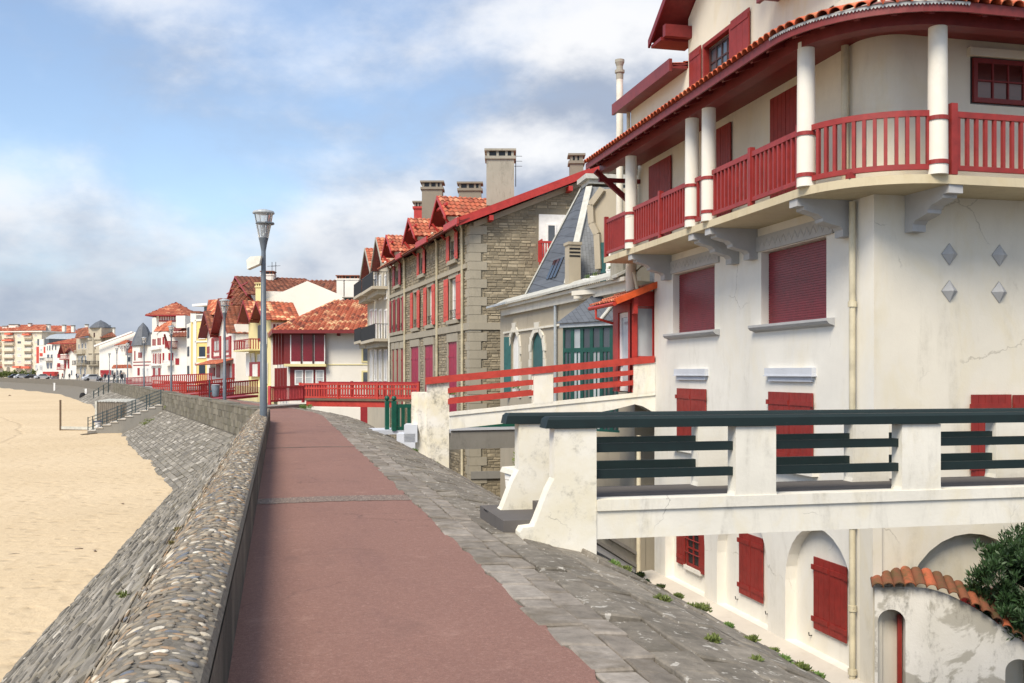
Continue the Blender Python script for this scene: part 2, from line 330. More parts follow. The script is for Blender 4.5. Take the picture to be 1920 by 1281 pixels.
pieces('revet', [(0, (0.13, 0.119, 0.098)), (0.3, (0.18, 0.165, 0.137)), (0.6, (0.225, 0.206, 0.172)), (0.88, (0.27, 0.247, 0.207)), (1, (0.44, 0.41, 0.355))], sc=9, lichen=((0.60, 0.585, 0.54), 4.5, 0.68), bump=1.0, moss=((0.15, 0.135, 0.09), 1.6, 0.6))
pieces('paver', [(0, (0.18, 0.158, 0.13)), (0.4, (0.225, 0.198, 0.165)), (0.7, (0.265, 0.235, 0.20)), (1, (0.31, 0.278, 0.24))], sc=7, var=0.4, bump=1.0, moss=((0.14, 0.115, 0.082), 2.0, 0.9))
pieces('slope_slab', [(0, (0.16, 0.141, 0.112)), (0.5, (0.205, 0.182, 0.147)), (1, (0.26, 0.232, 0.19))], sc=8, var=0.4, lichen=((0.50, 0.475, 0.42), 11.0, 0.595), bump=1.0, moss=((0.10, 0.088, 0.065), 2.2, 0.75))
pieces('parapet_block', [(0, (0.115, 0.105, 0.08)), (0.5, (0.155, 0.142, 0.11)), (1, (0.21, 0.193, 0.152))], sc=5, moss=((0.095, 0.09, 0.05), 1.1, 0.7), bump=1.0)
pieces('rubble', [(0, (0.20, 0.17, 0.118)), (0.35, (0.255, 0.218, 0.152)), (0.6, (0.305, 0.258, 0.178)), (0.85, (0.355, 0.30, 0.205)), (1, (0.44, 0.38, 0.27))], sc=4, bump=0.6)
def tiles(name, a, b, c, moss, mossamt=0.5):
    for suf in ('', '_mass'):
        t = NT(name + suf); r = t.geo.outputs['Random Per Island'] if suf else t.new('ShaderNodeObjectInfo').outputs['Random']
        v = t.noise(3.3, 6, 0.75) if suf else t.noise(5, 5, 0.7)
        col = t.ramp(r, [(0, a), (0.35, b), (0.72, b), (1, c)])
        col = t.mix(t.rng(v, 0.46, 0.68, 0, mossamt), col, moss)
        t.col(col); t.rough(0.85); t.bump(t.noise(18, 5, 0.7), 0.4, 0.01)
tiles('tile_new', srgb(186, 82, 54), srgb(212, 102, 66), srgb(232, 138, 96), srgb(110, 84, 62), 0.55)
tiles('tile_old', srgb(120, 62, 48), srgb(186, 96, 66), srgb(240, 196, 148), srgb(120, 96, 72), 0.55)
tiles('tile_brown', srgb(104, 64, 50), srgb(140, 80, 58), srgb(176, 112, 84), srgb(88, 74, 60), 0.7)
tiles('tile_bright', srgb(150, 74, 54), srgb(184, 98, 70), srgb(222, 156, 120), srgb(128, 92, 70), 0.75)
tiles('coping_tile', srgb(92, 58, 42), srgb(124, 76, 52), srgb(184, 96, 62), srgb(84, 74, 44), 0.95)
def slate(name, c):
    t = NT(name); br = t.new('ShaderNodeTexBrick'); mp = t.new('ShaderNodeMapping'); mp.inputs['Rotation'].default_value = (math.radians(90), 0, math.radians(90)); t.L.new(t.P, mp.inputs[0]); t.L.new(mp.outputs[0], br.inputs[0])
    br.inputs['Scale'].default_value = 2.2; br.inputs['Color1'].default_value = (*c, 1); br.inputs['Color2'].default_value = (*[q * 1.35 for q in c], 1); br.inputs['Mortar'].default_value = (*[q * 0.4 for q in c], 1)
    br.inputs['Mortar Size'].default_value = 0.012; t.col(t.mix(t.rng(t.noise(1.4, 5), 0.35, 0.7, 0, 0.4), br.outputs[0], tuple(q * 1.7 for q in c))); t.rough(0.6); t.bump(br.outputs['Fac'], 0.3, 0.01)
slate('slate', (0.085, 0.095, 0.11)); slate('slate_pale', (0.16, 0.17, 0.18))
# ground materials
t = NT('sand'); b = t.noise(0.12, 4, 0.6); fn = t.noise(9, 8, 0.7); tr = t.noise(1.6, 3, 0.5, scale=(2.4, 0.25, 1))
col = t.mix(t.rng(b, 0.3, 0.7), (0.58, 0.455, 0.285), (0.66, 0.53, 0.35)); col = t.mix(t.rng(fn, 0.45, 0.75, 0, 0.45), col, (0.44, 0.32, 0.19)); col = t.mix(t.rng(tr, 0.55, 0.7, 0, 0.25), col, (0.48, 0.36, 0.21))
sx = t.new('ShaderNodeSeparateXYZ'); t.L.new(t.P, sx.inputs[0]); yy = t.mul(sx.outputs[1], 46.0, 'SUBTRACT'); cur = t.mul(sx.outputs[0], t.mul(t.mul(yy, yy), 0.0045), 'ADD'); cur = t.mul(cur, t.mul(t.noise(0.25, 2), 1.2), 'ADD')
trk = None
for x0 in (-13.0, -14.7, -19.5, -21.1):
    q = t.rng(t.mul(t.mul(cur, x0, 'SUBTRACT'), 0.0, 'ADD'), 0, 1); ab = t.new('ShaderNodeMath', operation='ABSOLUTE'); t.L.new(t.mul(cur, x0, 'SUBTRACT'), ab.inputs[0]); q = t.rng(ab.outputs[0], 0.04, 0.22, 1, 0); trk = q if trk is None else t.mul(trk, q, 'MAXIMUM')
foot = t.voro(2.4, 'SMOOTH_F1'); tread = t.mul(trk, 0.55)
col = t.mix(t.mul(tread, 0.45), col, (0.44, 0.33, 0.20)); col = t.mix(t.rng(foot, 0.05, 0.30, 0.38, 0), col, (0.42, 0.31, 0.18))
t.col(col); t.rough(0.95)
h1 = t.mul(t.mul(t.noise(3.2, 6, 0.62), 0.6), t.mul(t.rng(foot, 0.0, 0.35), 0.5), 'ADD'); h1 = t.mul(h1, t.mul(tread, 0.8), 'SUBTRACT'); h1 = t.mul(h1, t.mul(t.noise(30, 4, 0.7), 0.12), 'ADD'); t.bump(h1, 0.8, 0.10)
t = NT('asphalt_red'); b = t.noise(0.45, 5, 0.6); g = t.noise(150, 3, 0.7); v = t.voro(170); wd = t.noise(1.2, 6, 0.65, scale=(1.6, 0.3, 1))
col = t.mix(t.rng(b, 0.3, 0.7), (0.255, 0.133, 0.102), (0.315, 0.168, 0.130)); col = t.mix(t.rng(g, 0.40, 0.62, 0, 0.75), col, (0.150, 0.080, 0.067)); col = t.mix(t.rng(v, 0.0, 0.25, 0.4, 0), col, (0.38, 0.24, 0.21)); col = t.mix(t.rng(t.noise(55, 4, 0.7), 0.5, 0.72, 0, 0.35), col, (0.40, 0.25, 0.21)); col = t.mix(t.rng(wd, 0.52, 0.72, 0, 0.4), col, (0.165, 0.088, 0.08))
col = t.mix(t.rng(t.noise(26, 5, 0.75), 0.42, 0.66, 0, 0.5), col, (0.17, 0.088, 0.07)); col = t.mix(t.rng(t.noise(34, 5, 0.75, scale=(1.1, 0.9, 1)), 0.54, 0.72, 0, 0.5), col, (0.42, 0.27, 0.22)); pt_ = t.noise(0.9, 7, 0.68, dist=0.8); col = t.mix(t.rng(pt_, 0.56, 0.70, 0, 0.45), col, (0.15, 0.085, 0.07)); lt = t.noise(2.3, 6, 0.7); col = t.mix(t.rng(lt, 0.58, 0.74, 0, 0.4), col, (0.40, 0.25, 0.20))
wv = t.noise(1.7, 5, 0.6, out='Color'); vv = t.new('ShaderNodeVectorMath', operation='MULTIPLY_ADD'); t.L.new(wv, vv.inputs[0]); vv.inputs[1].default_value = (0.9, 0.9, 0); t.L.new(t.P, vv.inputs[2])
ck = t.new('ShaderNodeTexVoronoi', feature='DISTANCE_TO_EDGE'); ck.inputs['Scale'].default_value = 0.42; t.L.new(vv.outputs[0], ck.inputs['Vector'])
cm_k = t.mul(t.rng(ck.outputs['Distance'], 0.0, 0.006, 1, 0), t.rng(t.noise(0.5, 3), 0.50, 0.60)); col = t.mix(t.mul(cm_k, 0.6), col, (0.07, 0.04, 0.035))
t.col(col); t.rough(0.92); t.bump(g, 0.7, 0.006)
t0_ = None
t = NT('aggregate'); v = t.voro(46, out='Color'); r = t.voro(46); sx = t.new('ShaderNodeSeparateColor'); t.L.new(v, sx.inputs[0])
t.col(t.mix(t.rng(r, 0.42, 0.62), t.ramp(sx.outputs[0], [(0, (0.15, 0.105, 0.08)), (0.5, (0.25, 0.185, 0.145)), (1, (0.40, 0.33, 0.27))]), (0.15, 0.115, 0.10))); t.rough(0.85); t.bump(r, 0.8, 0.01)
t = NT('wall_mortar'); g = t.noise(22, 7, 0.7); t.col(t.mix(t.rng(g, 0.35, 0.7), (0.12, 0.108, 0.088), (0.22, 0.20, 0.165))); t.rough(0.95); t.bump(g, 0.8, 0.015)
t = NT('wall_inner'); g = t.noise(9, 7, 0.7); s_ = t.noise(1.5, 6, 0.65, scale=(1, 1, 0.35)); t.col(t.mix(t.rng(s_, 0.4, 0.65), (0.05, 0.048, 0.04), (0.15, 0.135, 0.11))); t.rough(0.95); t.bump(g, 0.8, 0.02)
t = NT('rubble_mortar'); g = t.noise(12, 6, 0.7); t.col(t.mix(t.rng(g, 0.3, 0.7), (0.185, 0.16, 0.115), (0.25, 0.22, 0.16))); t.rough(0.95)
t = NT('earth'); g = t.noise(2.5, 7, 0.7); t.col(t.mix(t.rng(g, 0.3, 0.7), (0.07, 0.062, 0.048), (0.17, 0.15, 0.12))); t.rough(0.95); t.bump(g, 0.8, 0.03)
t = NT('pavement'); g = t.noise(2.0, 6, 0.65); t.col(t.mix(t.rng(g, 0.3, 0.7), (0.22, 0.20, 0.18), (0.32, 0.295, 0.265))); t.rough(0.92)
def leaf(name, a, b):
    t = NT(name); n = t.noise(9, 3); r = t.geo.outputs['Random Per Island']
    t.col(t.mix(t.mul(t.mul(r, 0.7), t.mul(n, 0.6), 'ADD'), a, b)); t.rough(0.5); t.b.inputs['Subsurface Weight'].default_value = 0.0
leaf('leaf_dark', (0.014, 0.036, 0.014), (0.042, 0.092, 0.028)); leaf('leaf_weed', (0.08, 0.13, 0.03), (0.20, 0.23, 0.07)); leaf('leaf_dry', (0.16, 0.15, 0.05), (0.26, 0.21, 0.09)); leaf('leaf_bright', (0.07, 0.16, 0.03), (0.16, 0.25, 0.06))
paint('bark', (0.10, 0.075, 0.055), rough=0.9)
# ================================================================== lines of the place
WP = [(-0.27, -8), (-0.27, 33.5), (-6.3, 64), (-11.7, 92.7), (-18.8, 126.6), (-35.3, 192), (-46, 222), (-84, 325), (-140, 440), (-230, 600), (-420, 820)]
RP = [(1.7, -8), (1.7, 39.5), (1.45, 43), (0.7, 47.5), (-1.9, 60), (-6.4, 84), (-11, 108)]
SAND = -2.05
def dense(pts, step=1.0):
    out = [Vector((*pts[0], 0))]
    for p, q in zip(pts, pts[1:]):
        p, q = Vector((*p, 0)), Vector((*q, 0)); n = max(1, int((q - p).length / step))
        out += [p.lerp(q, (k + 1) / n) for k in range(n)]
    return out
def offs(line, o):
    """shift a plan line to its left by o (o may differ along it)"""
    res = []
    for k, p in enumerate(line):
        a, b = line[max(k - 1, 0)], line[min(k + 1, len(line) - 1)]
        t = (b - a).normalized(); nrm = Vector((-t.y, t.x, 0)); res.append(p + nrm * (o[k] if isinstance(o, list) else o))
    return res
def sweep(mb, line, prof):
    rows = []
    cols = [[p + Vector((0, 0, z)) for p in offs(line, o)] for o, z in prof]
    mb.grid([[c[k] for c in cols] for k in range(len(line))]); return mb
WL = dense(WP[:3], 0.5) + dense(WP[2:], 3.0)[1:]
RL = dense(RP, 0.5)
# ------------------------------------------------------------------ sand, yard, path
mb = MB(); rows = []
wl = [p for p in offs(WL, 1.2)]
for p in wl[::2]:
    xs = [p.x - d for d in (0, 3, 6, 10, 16, 25, 40, 70, 120, 250, 600, 1800)]
    rows.append([Vector((x, p.y if abs(x - p.x) < 200 else p.y, SAND + (0.06 * math.sin(x * 0.21 + p.y * 0.13) + 0.05 * math.sin(p.y * 0.31 - x * 0.17)) * min(1, max(0, (p.x - x - 2) / 6)) + (0.10 * math.sin(p.y * 0.55) * math.sin(p.y * 0.23 + 1) + 0.05 * math.sin(p.y * 1.9)) * max(0, 1 - (p.x - x) / 5))) for x in xs])
mb.grid(rows); sand = mb.build('beach', 'sand', kind='structure', smooth=True, base=Vector((0, 0, SAND)), label='raked beige sand of the bay', cat='beach')
mb = MB().face([(2.2, -40, -4.4), (1500, -40, -4.4), (1500, 1600, -4.4), (-500, 1600, -4.4), (-500, 900, -4.4), (-30, 190, -4.4), (-14, 120, -4.4), (2.2, 40, -4.4)])
mb.build('ground', 'earth', kind='structure', base=Vector((0, 0, -4.4)))
pl = MB(); k0 = [p for p in WL if p.y <= 110]
def rx(y):
    for a, b in zip(RP, RP[1:]):
        if a[1] <= y <= b[1]: return a[0] + (b[0] - a[0]) * (y - a[1]) / (b[1] - a[1])
    return RP[-1][0]
def path_edge(y): return rx(y) - 0.012 + 0.012 * math.sin(y * 2.3) + 0.022 * math.sin(y * 5.9 + 1) + 0.012 * math.sin(y * 17)
rows = []; y = -8.0
def wx(y):
    for a, b in zip(WP, WP[1:]):
        if a[1] <= y <= b[1]: return a[0] + (b[0] - a[0]) * (y - a[1]) / (b[1] - a[1])
    return WP[-1][0]
while y < 109:
    rows.append([Vector((wx(y) + f * (path_edge(y) - wx(y)), y, 0.004 + 0.012 * math.sin(math.pi * f))) for f in (0, 0.25, 0.5, 0.75, 1)]); y += 0.16 if y < 30 else 0.8
pl.grid(rows); path = pl.build('path', 'asphalt_red', kind='structure', base=Vector((0, 0, 0)), smooth=True)
# far promenade
mb = MB(); rows = []
for p in WL:
    if p.y > 104: rows.append([Vector((p.x + d, p.y, 0.0)) for d in (0, 8, 16, 60, 200)])
mb.grid(rows); mb.build('promenade', 'pavement', kind='structure', base=Vector((0, 0, 0)))
# cobbled expansion strip and a sealed joint across the path
def strip(y0, y1, mat, name):
    m = MB(); n = 26; rows = []
    for k in range(n + 1):
        f = k / n; x = wx(y0) + f * (1.685 - wx(y0)); j = 0.02 * math.sin(k * 1.7)
        zz = 0.0085 + 0.012 * math.sin(math.pi * f)
        rows.append([Vector((x, y0 + j, zz)), Vector((x, y1 - j * 0.7, zz))])
    m.grid(rows); return m.build(name, mat, path)
strip(12.86, 13.42, 'aggregate', 'cobbled_joint'); strip(22.4, 22.5, 'wall_inner', 'sealed_joint')
# ------------------------------------------------------------------ pieces (stones, cobbles, slabs)
def piece(mb, q, h, gap=0.012, cham=0.012, jit=0.0):
    q = [Vector(p) for p in q]; c = (q[0] + q[1] + q[2] + q[3]) / 4; n = (q[1] - q[0]).cross(q[3] - q[0]).normalized()
    if n.dot(Vector((0, 0, EYE)) - c) < 0: n = -n
    def ins(p, g):
        d = p - c; l = max(d.length, 1e-4); return c + d * max(0.3, (l - g) / l)
    j = [Vector((RN.uniform(-jit, jit), RN.uniform(-jit, jit), RN.uniform(-jit, jit))) for _ in q]
    lo = [ins(p, gap) + j[k] - n * 0.03 for k, p in enumerate(q)]; mid = [ins(p, gap) + j[k] + n * (h - cham) for k, p in enumerate(q)]; hi = [ins(p, gap + cham * 1.6) + j[k] + n * h for k, p in enumerate(q)]
    mb.grid([lo, mid, hi], True); mb.face(hi); return mb
def place(name, quads, h, mat, parent, nmax=280, jit=0.006, gap=0.012, cham=0.012, mass='stone_field', hv=0.5):
    it = []
    for q in quads:
        P = [proj(p) for p in q]
        if min(p[2] for p in P) < 0.5: it.append((0, q)); continue
        us, vs = [p[0] for p in P], [p[1] for p in P]; vis = max(us) > 0 and min(us) < 1920 and max(vs) > 0 and min(vs) < 1281
        A = abs(sum(us[i] * vs[(i + 1) % 4] - us[(i + 1) % 4] * vs[i] for i in range(4))) / 2
        it.append((A if vis else 0, q))
    it.sort(key=lambda x: -x[0]); rest = MB()
    for k, (A, q) in enumerate(it):
        hh = h * RN.uniform(1 - hv, 1 + hv)
        if k < nmax and A > 12: piece(MB_ := MB(), q, hh, gap, cham, jit); MB_.build(name, mat, parent)
        else: piece(rest, q, hh, gap, cham, jit)
    if rest.v: rest.build(mass, mat + '_mass', parent, kind='stuff')
# ------------------------------------------------------------------ sea wall
cap = [(0, -0.1), (0, 0.44), (0.02, 0.475), (0.10, 0.51), (0.2, 0.525), (0.3, 0.51), (0.4, 0.46), (0.48, 0.38), (0.53, 0.29), (0.56, 0.1)]
W1 = [p for p in WL if p.y <= 33.5]
mb = MB(); sweep(mb, W1, cap)
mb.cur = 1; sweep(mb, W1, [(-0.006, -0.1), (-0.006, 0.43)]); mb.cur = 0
sea1 = mb.build('sea_wall', ['wall_mortar', 'wall_inner'], smooth=False, label='low sea wall with rounded pebble-set top beside the red path', cat='sea wall', base=Vector((0, 0, 0)))
W2 = [p for p in WL if p.y >= 33.5]
mb = MB(); sweep(mb, W2, [(0, -0.1), (0, 0.46), (0.46, 0.46), (0.46, -0.75)])
sea2 = mb.build('sea_wall', 'wall_mortar', label='long block parapet of the sea wall curving away towards the bay', cat='sea wall', base=Vector((0, 0, 0)))
# pebbles on the rounded top
def cap_pt(o):
    for (a, za), (b, zb) in zip(cap[2:], cap[3:]):
        if a <= o <= b:
            f = (o - a) / (b - a); t = Vector((-(b - a), 0, zb - za)).normalized(); return za + f * (zb - za), t
    return cap[-2][1], Vector((-0.4, 0, -0.9))
def ico(sub):
    bm = bmesh.new(); bmesh.ops.create_icosphere(bm, subdivisions=sub, radius=1.0); vs = [v.co.copy() for v in bm.verts]; fs = [[v.index for v in f.verts] for f in bm.faces]; bm.free(); return vs, fs
I1, I2 = ico(1), ico(2)
cob = []; y = 1.6
while y < 33.3:
    row = RN.uniform(0.032, 0.052); o = RN.uniform(0.005, 0.05)
    while o < 0.545:
        ln = RN.choice((0.035, 0.045, 0.06, 0.075, 0.1)) * RN.uniform(0.85, 1.15)
        if y > 14: ln *= 1.15
        z, t = cap_pt(min(o + ln / 2, 0.525)); nrm = Vector((-t.z, 0, t.x)); nrm = nrm if nrm.z > 0 else -nrm
        if RN.random() < 0.95:
            p = Vector((-0.27 - o - ln / 2, y + RN.uniform(-0.009, 0.009), z)) + nrm * RN.uniform(-0.006, 0.004)
            rot = Matrix.Rotation(RN.uniform(-0.25, 0.25), 3, nrm); tx = rot @ t; ty = nrm.cross(tx)
            cob.append((p, tx * ln * RN.uniform(0.42, 0.52), ty * row * RN.uniform(0.36, 0.50), nrm * RN.uniform(0.006, 0.013)))
        o += ln + RN.uniform(0.0, 0.008)
    y += row
cob.sort(key=lambda c: -(c[1].length * c[2].length) / max(0.5, (c[0] - Vector((0, 0, EYE))).length) ** 2 * (1 if 0 < proj(c[0])[0] < 1920 and proj(c[0])[1] < 1290 else 0.0001))
cm = []
for k in range(6):
    vs = [v * RN.uniform(0.90, 1.08) for v in I2[0]]
    me = bpy.data.meshes.new('cobble'); me.from_pydata(vs, [], I2[1]); me.polygons.foreach_set('use_smooth', [True] * len(me.polygons)); me.materials.append(M('cobble')); cm.append(me)
for p, a, b, c in cob[:290]: inst('cobble', cm[RN.randrange(6)], frame4(p, a, b, c), sea1)
mb = MB()
for p, a, b, c in cob[290:]:
    I = I2 if (p.y < 9) else I1; i0 = len(mb.v)
    mb.v += [tuple(p + a * v.x + b * v.y + c * v.z) for v in I[0]]; mb.f += [tuple(i0 + i for i in f) for f in I[1]]; mb.mi += [0] * len(I[1])
mb.build('cobble_field', 'cobble_mass', sea1, smooth=True, kind='stuff')
# blocks of the far parapet: coping and two courses
quads = []; cop = []
seg = [p for p in WL if 33.4 <= p.y <= 128]
def along(line, step0, step1):
    """walk a line in uneven steps"""
    acc = [0.0]
    for p, q in zip(line, line[1:]): acc.append(acc[-1] + (q - p).length)
    s = 0.0; cuts = [0.0]
    while s < acc[-1]: s += RN.uniform(step0, step1); cuts.append(min(s, acc[-1]))
    def at(x):
        for k in range(len(line) - 1):
            if acc[k] <= x <= acc[k + 1]: return line[k].lerp(line[k + 1], (x - acc[k]) / max(1e-6, acc[k + 1] - acc[k]))
        return line[-1]
    return cuts, at
oline = offs(seg, 0.46)
for z0, z1 in ((0.46, 0.20), (0.20, -0.05), (-0.05, -0.30), (-0.30, -0.56)):
    cuts, at = along(oline, 0.45, 0.95)
    for a, b in zip(cuts, cuts[1:]):
        if b - a > 0.15: p, q = at(a), at(b); quads.append([p + Vector((0, 0, z0)), q + Vector((0, 0, z0)), q + Vector((0, 0, z1)), p + Vector((0, 0, z1))])
place('block', quads, 0.02, 'parapet_block', sea2, nmax=220, mass='block_field', jit=0.012)
cuts, at = along(seg, 0.9, 1.5); ocl = offs(seg, 0.5); c2, at2 = along(ocl, 1, 1)
L1 = sum((q - p).length for p, q in zip(seg, seg[1:])); L2 = sum((q - p).length for p, q in zip(ocl, ocl[1:])); mb = MB(); cq = []
for a, b in zip(cuts, cuts[1:]):
    if b - a > 0.2: cq.append([at(a) + Vector((0, 0, 0.47)), at(b) + Vector((0, 0, 0.47)), at2(b * L2 / L1) + Vector((0, 0, 0.47)), at2(a * L2 / L1) + Vector((0, 0, 0.47))])
place('coping_stone', cq, 0.05, 'parapet_block', sea2, nmax=60, mass='coping_field', jit=0.008)
# ------------------------------------------------------------------ sloping revetment
def top_o(y): return 0.55 if y < 28 else 0.47
def top_z(y):
    f = min(1, max(0, (y - 27) / 7)); return 0.24 * (1 - f) - 0.62 * f
def slope_pts(line, q):
    return offs(line, [top_o(p.y) + q * (2.98 - top_o(p.y)) for p in line]), q
RV = [p for p in WL if -2 <= p.y <= 330]
mb = MB(); rows = []
for q in (0, 0.5, 1.0, 1.06):
    l, _ = slope_pts(RV, q); rows.append([Vector((p.x, p.y, top_z(r.y) + q * (SAND - 0.05 - top_z(r.y)))) for p, r in zip(l, RV)])
mb.grid(rows)
rev = mb.build('revetment', 'wall_mortar', label='sloping stone revetment between the sea wall and the sand', cat='revetment', base=Vector((0, 0, SAND)))
quads = []
def courses(line, n, s0, s1):
    for k in range(n):
        q0, q1 = k / n, (k + 1) / n
        lines = []
        for q in (q0, q1):
            l, _ = slope_pts(line, q); lines.append([Vector((p.x, p.y, top_z(r.y) + q * (SAND - 0.03 - top_z(r.y)))) for p, r in zip(l, line)])
        c, a0 = along(lines[0], s0, s1); _, a1 = along(lines[1], 1, 1)
        T0 = sum((q - p).length for p, q in zip(lines[0], lines[0][1:])); T1 = sum((q - p).length for p, q in zip(lines[1], lines[1][1:]))
        for x, y in zip(c, c[1:]):
            if y - x > 0.08: quads.append([a0(x), a0(y), a1(y * T1 / T0), a1(x * T1 / T0)])
courses([p for p in WL if 0.5 <= p.y <= 33.5], 34, 0.22, 0.62)
courses([p for p in WL if 33.5 <= p.y <= 66], 15, 0.28, 0.62)
courses([p for p in WL if 66 <= p.y <= 150], 8, 0.7, 1.5)
place('stone', quads, 0.020, 'revet', rev, nmax=290, jit=0.012, gap=0.016, hv=0.8)
# ------------------------------------------------------------------ paved bank on the house side
PR = [(0, 0.0), (0.7, -0.06), (1.5, -0.25), (2.5, -0.80), (2.9, -1.25), (3.15, -4.5)]
def pz(o):
    if o < 0: return 0.0
    for (a, za), (b, zb) in zip(PR, PR[1:]):
        if a <= o <= b: return za + (zb - za) * (o - a) / (b - a)
    return PR[-1][1]
mb = MB(); rows = [[p + Vector((0, 0, z - 0.012)) for p in offs(RL, -o)] for o, z in PR]; rows.insert(0, [p + Vector((0, 0, -0.03)) for p in offs(RL, 0.4)])
mb.grid(rows)
bank = mb.build('paved_bank', 'earth', label='bank of grey stone paving falling from the path to the houses', cat='bank', base=Vector((0, 0, 0)))
RB = [p for p in RL if 0.5 <= p.y <= 62]
def bank_rows(bounds, s0, s1, mat, name, mass, h, nmax, jit, lines=RB, gap=0.012, ragged=0.0):
    qs = []
    for o0, o1 in zip(bounds, bounds[1:]):
        l0 = [p + Vector((0, 0, pz(o0))) for p in offs(lines, -o0)]; l1 = [p + Vector((0, 0, pz(o1))) for p in offs(lines, -o1)]
        c, a0 = along(l0, s0, s1); _, a1 = along(l1, 1, 1)
        T0 = sum((q - p).length for p, q in zip(l0, l0[1:])); T1 = sum((q - p).length for p, q in zip(l1, l1[1:]))
        for x, y in zip(c, c[1:]):
            if y - x > 0.06:
                rg = Vector((RN.uniform(-1, 1) * ragged if o0 == bounds[0] else 0, 0, 0)); qs.append([a0(x) + rg, a0(y) + rg + Vector((RN.uniform(-0.3, 0.3) * ragged, 0, 0)), a1(y * T1 / T0), a1(x * T1 / T0)])
    place(name, qs, h, mat, bank, nmax, jit, mass=mass, gap=gap)
bank_rows([-0.03, 0.25, 0.46], 0.24, 0.52, 'paver', 'paving_slab', 'paving_field', 0.016, 120, 0.012, gap=0.010, ragged=0.025)
bank_rows([0.46, 0.74, 1.06, 1.38, 1.70, 2.04, 2.34, 2.56], 0.35, 0.85, 'slope_slab', 'stone_slab', 'slab_field', 0.022, 160, 0.018, gap=0.016)
# ================================================================== building kit
def arc_pts(ac, zc, r, n=14, a0=math.pi, a1=0.0): return [(ac + r * math.cos(a0 + (a1 - a0) * k / n), zc + r * math.sin(a0 + (a1 - a0) * k / n)) for k in range(n + 1)]
def wall_into(mb, F, a0, a1, z0, z1, ops):
    """front skin of a wall with openings; an opening is (a0, a1, z0, z1, depth, fill, arch)"""
    As = sorted({a0, a1, *[max(a0, o[0]) for o in ops], *[min(a1, o[1]) for o in ops]}); Zs = sorted({z0, z1, *[o[2] for o in ops], *[o[3] for o in ops]})
    Zs = [z for z in Zs if z0 <= z <= z1]
    for x, x2 in zip(As, As[1:]):
        for y, y2 in zip(Zs, Zs[1:]):
            cx, cy = (x + x2) / 2, (y + y2) / 2
            if any(o[0] < cx < o[1] and o[2] < cy < o[3] for o in ops): continue
            mb.face([F.P(x, y), F.P(x2, y), F.P(x2, y2), F.P(x, y2)])
    for o in ops:
        b0, b1, y0, y1, dp, fill, arch = o
        if arch:
            r = (b1 - b0) / 2; zc = y1 - r; A = arc_pts((b0 + b1) / 2, zc, r)
            h = len(A) // 2
            mb.face([F.P(b0, y1)] + [F.P(*p) for p in A[:h + 1]][::-1]); mb.face([F.P(b1, y1)] + [F.P(*p) for p in A[h:]])
            out = [(b0, y0)] + A + [(b1, y0)]
        else: out = [(b0, y0), (b0, y1), (b1, y1), (b1, y0)]
        for p, q in zip(out, out[1:] + out[:1]):
            if dp > 0: mb.face([F.P(*p), F.P(*q), F.P(*q, -dp), F.P(*p, -dp)])
        if fill: mb.face([F.P(*p, -dp) for p in out])
def wall(F, a0, a1, z0, z1, ops, mat, parent, core=6.0, name='wall'):
    mb = MB(); wall_into(mb, F, a0, a1, z0, z1, ops)
    dp = max([o[4] for o in ops] + [0]) + 0.05
    mb.fb(F, a0 + 0.02, a1 - 0.02, z0, z1 - 0.01, -core, -dp)
    for x in (a0, a1): mb.face([F.P(x, z0), F.P(x, z1), F.P(x, z1, -dp - 0.1), F.P(x, z0, -dp - 0.1)])
    return mb.build(name, mat, parent)
def body(F, a0, a1, z0, z1, depth, mat, parent, name='wall'): return MB().fb(F, a0, a1, z0, z1, -depth, 0).build(name, mat, parent)
def window(F, a0, a1, z0, z1, parent, fr='white_wood', gl='glass', o=-0.12, fw=0.07, nx=2, nz=1, bar=0.04, panes=True):
    mb = MB(); t = 0.05
    mb.fb(F, a0, a1, z0, z0 + fw, o, o + t).fb(F, a0, a1, z1 - fw, z1, o, o + t).fb(F, a0, a0 + fw, z0 + fw, z1 - fw, o, o + t).fb(F, a1 - fw, a1, z0 + fw, z1 - fw, o, o + t)
    xs = [a0 + fw + (a1 - a0 - 2 * fw) * k / nx for k in range(nx + 1)]; zs = [z0 + fw + (z1 - z0 - 2 * fw) * k / nz for k in range(nz + 1)]
    for x in xs[1:-1]: mb.fb(F, x - bar / 2, x + bar / 2, z0 + fw, z1 - fw, o + 0.005, o + t - 0.005)
    for z in zs[1:-1]: mb.fb(F, a0 + fw, a1 - fw, z - bar / 2, z + bar / 2, o + 0.008, o + t - 0.008)
    wo = mb.build('window', fr, parent)
    if panes and nx * nz <= 8:
        for x, x2 in zip(xs, xs[1:]):
            for z, z2 in zip(zs, zs[1:]): MB().fb(F, x, x2, z, z2, o + 0.012, o + 0.02).build('pane', gl, wo)
    else: MB().fb(F, a0 + fw, a1 - fw, z0 + fw, z1 - fw, o + 0.012, o + 0.02).build('pane', gl, wo)
    return wo
def shutter(F, a0, a1, z0, z1, parent, mat, o=0.02, planks=4, battens=True, hinge=None):
    mb = MB(); wv = (a1 - a0) / planks
    for k in range(planks): mb.fb(F, a0 + k * wv + 0.004, a0 + (k + 1) * wv - 0.004, z0, z1, o, o + 0.03)
    mb.fb(F, a0 + 0.01, a1 - 0.01, z0 + 0.01, z1 - 0.01, o + 0.004, o + 0.024)
    if battens:
        h = z1 - z0
        for z in (z0 + h * 0.14, z1 - h * 0.14): mb.fb(F, a0 + 0.03, a1 - 0.03, z - 0.05, z + 0.05, o + 0.03, o + 0.046)
    s = mb.build('shutter', mat, parent)
    if hinge is not None:
        x = a0 if hinge < 0 else a1; h = z1 - z0
        for z in (z0 + h * 0.14, z1 - h * 0.14): MB().fb(F, x - 0.045, x + 0.045, z - 0.055, z + 0.045, o + 0.03, o + 0.06).build('hinge', mat, s)
    return s
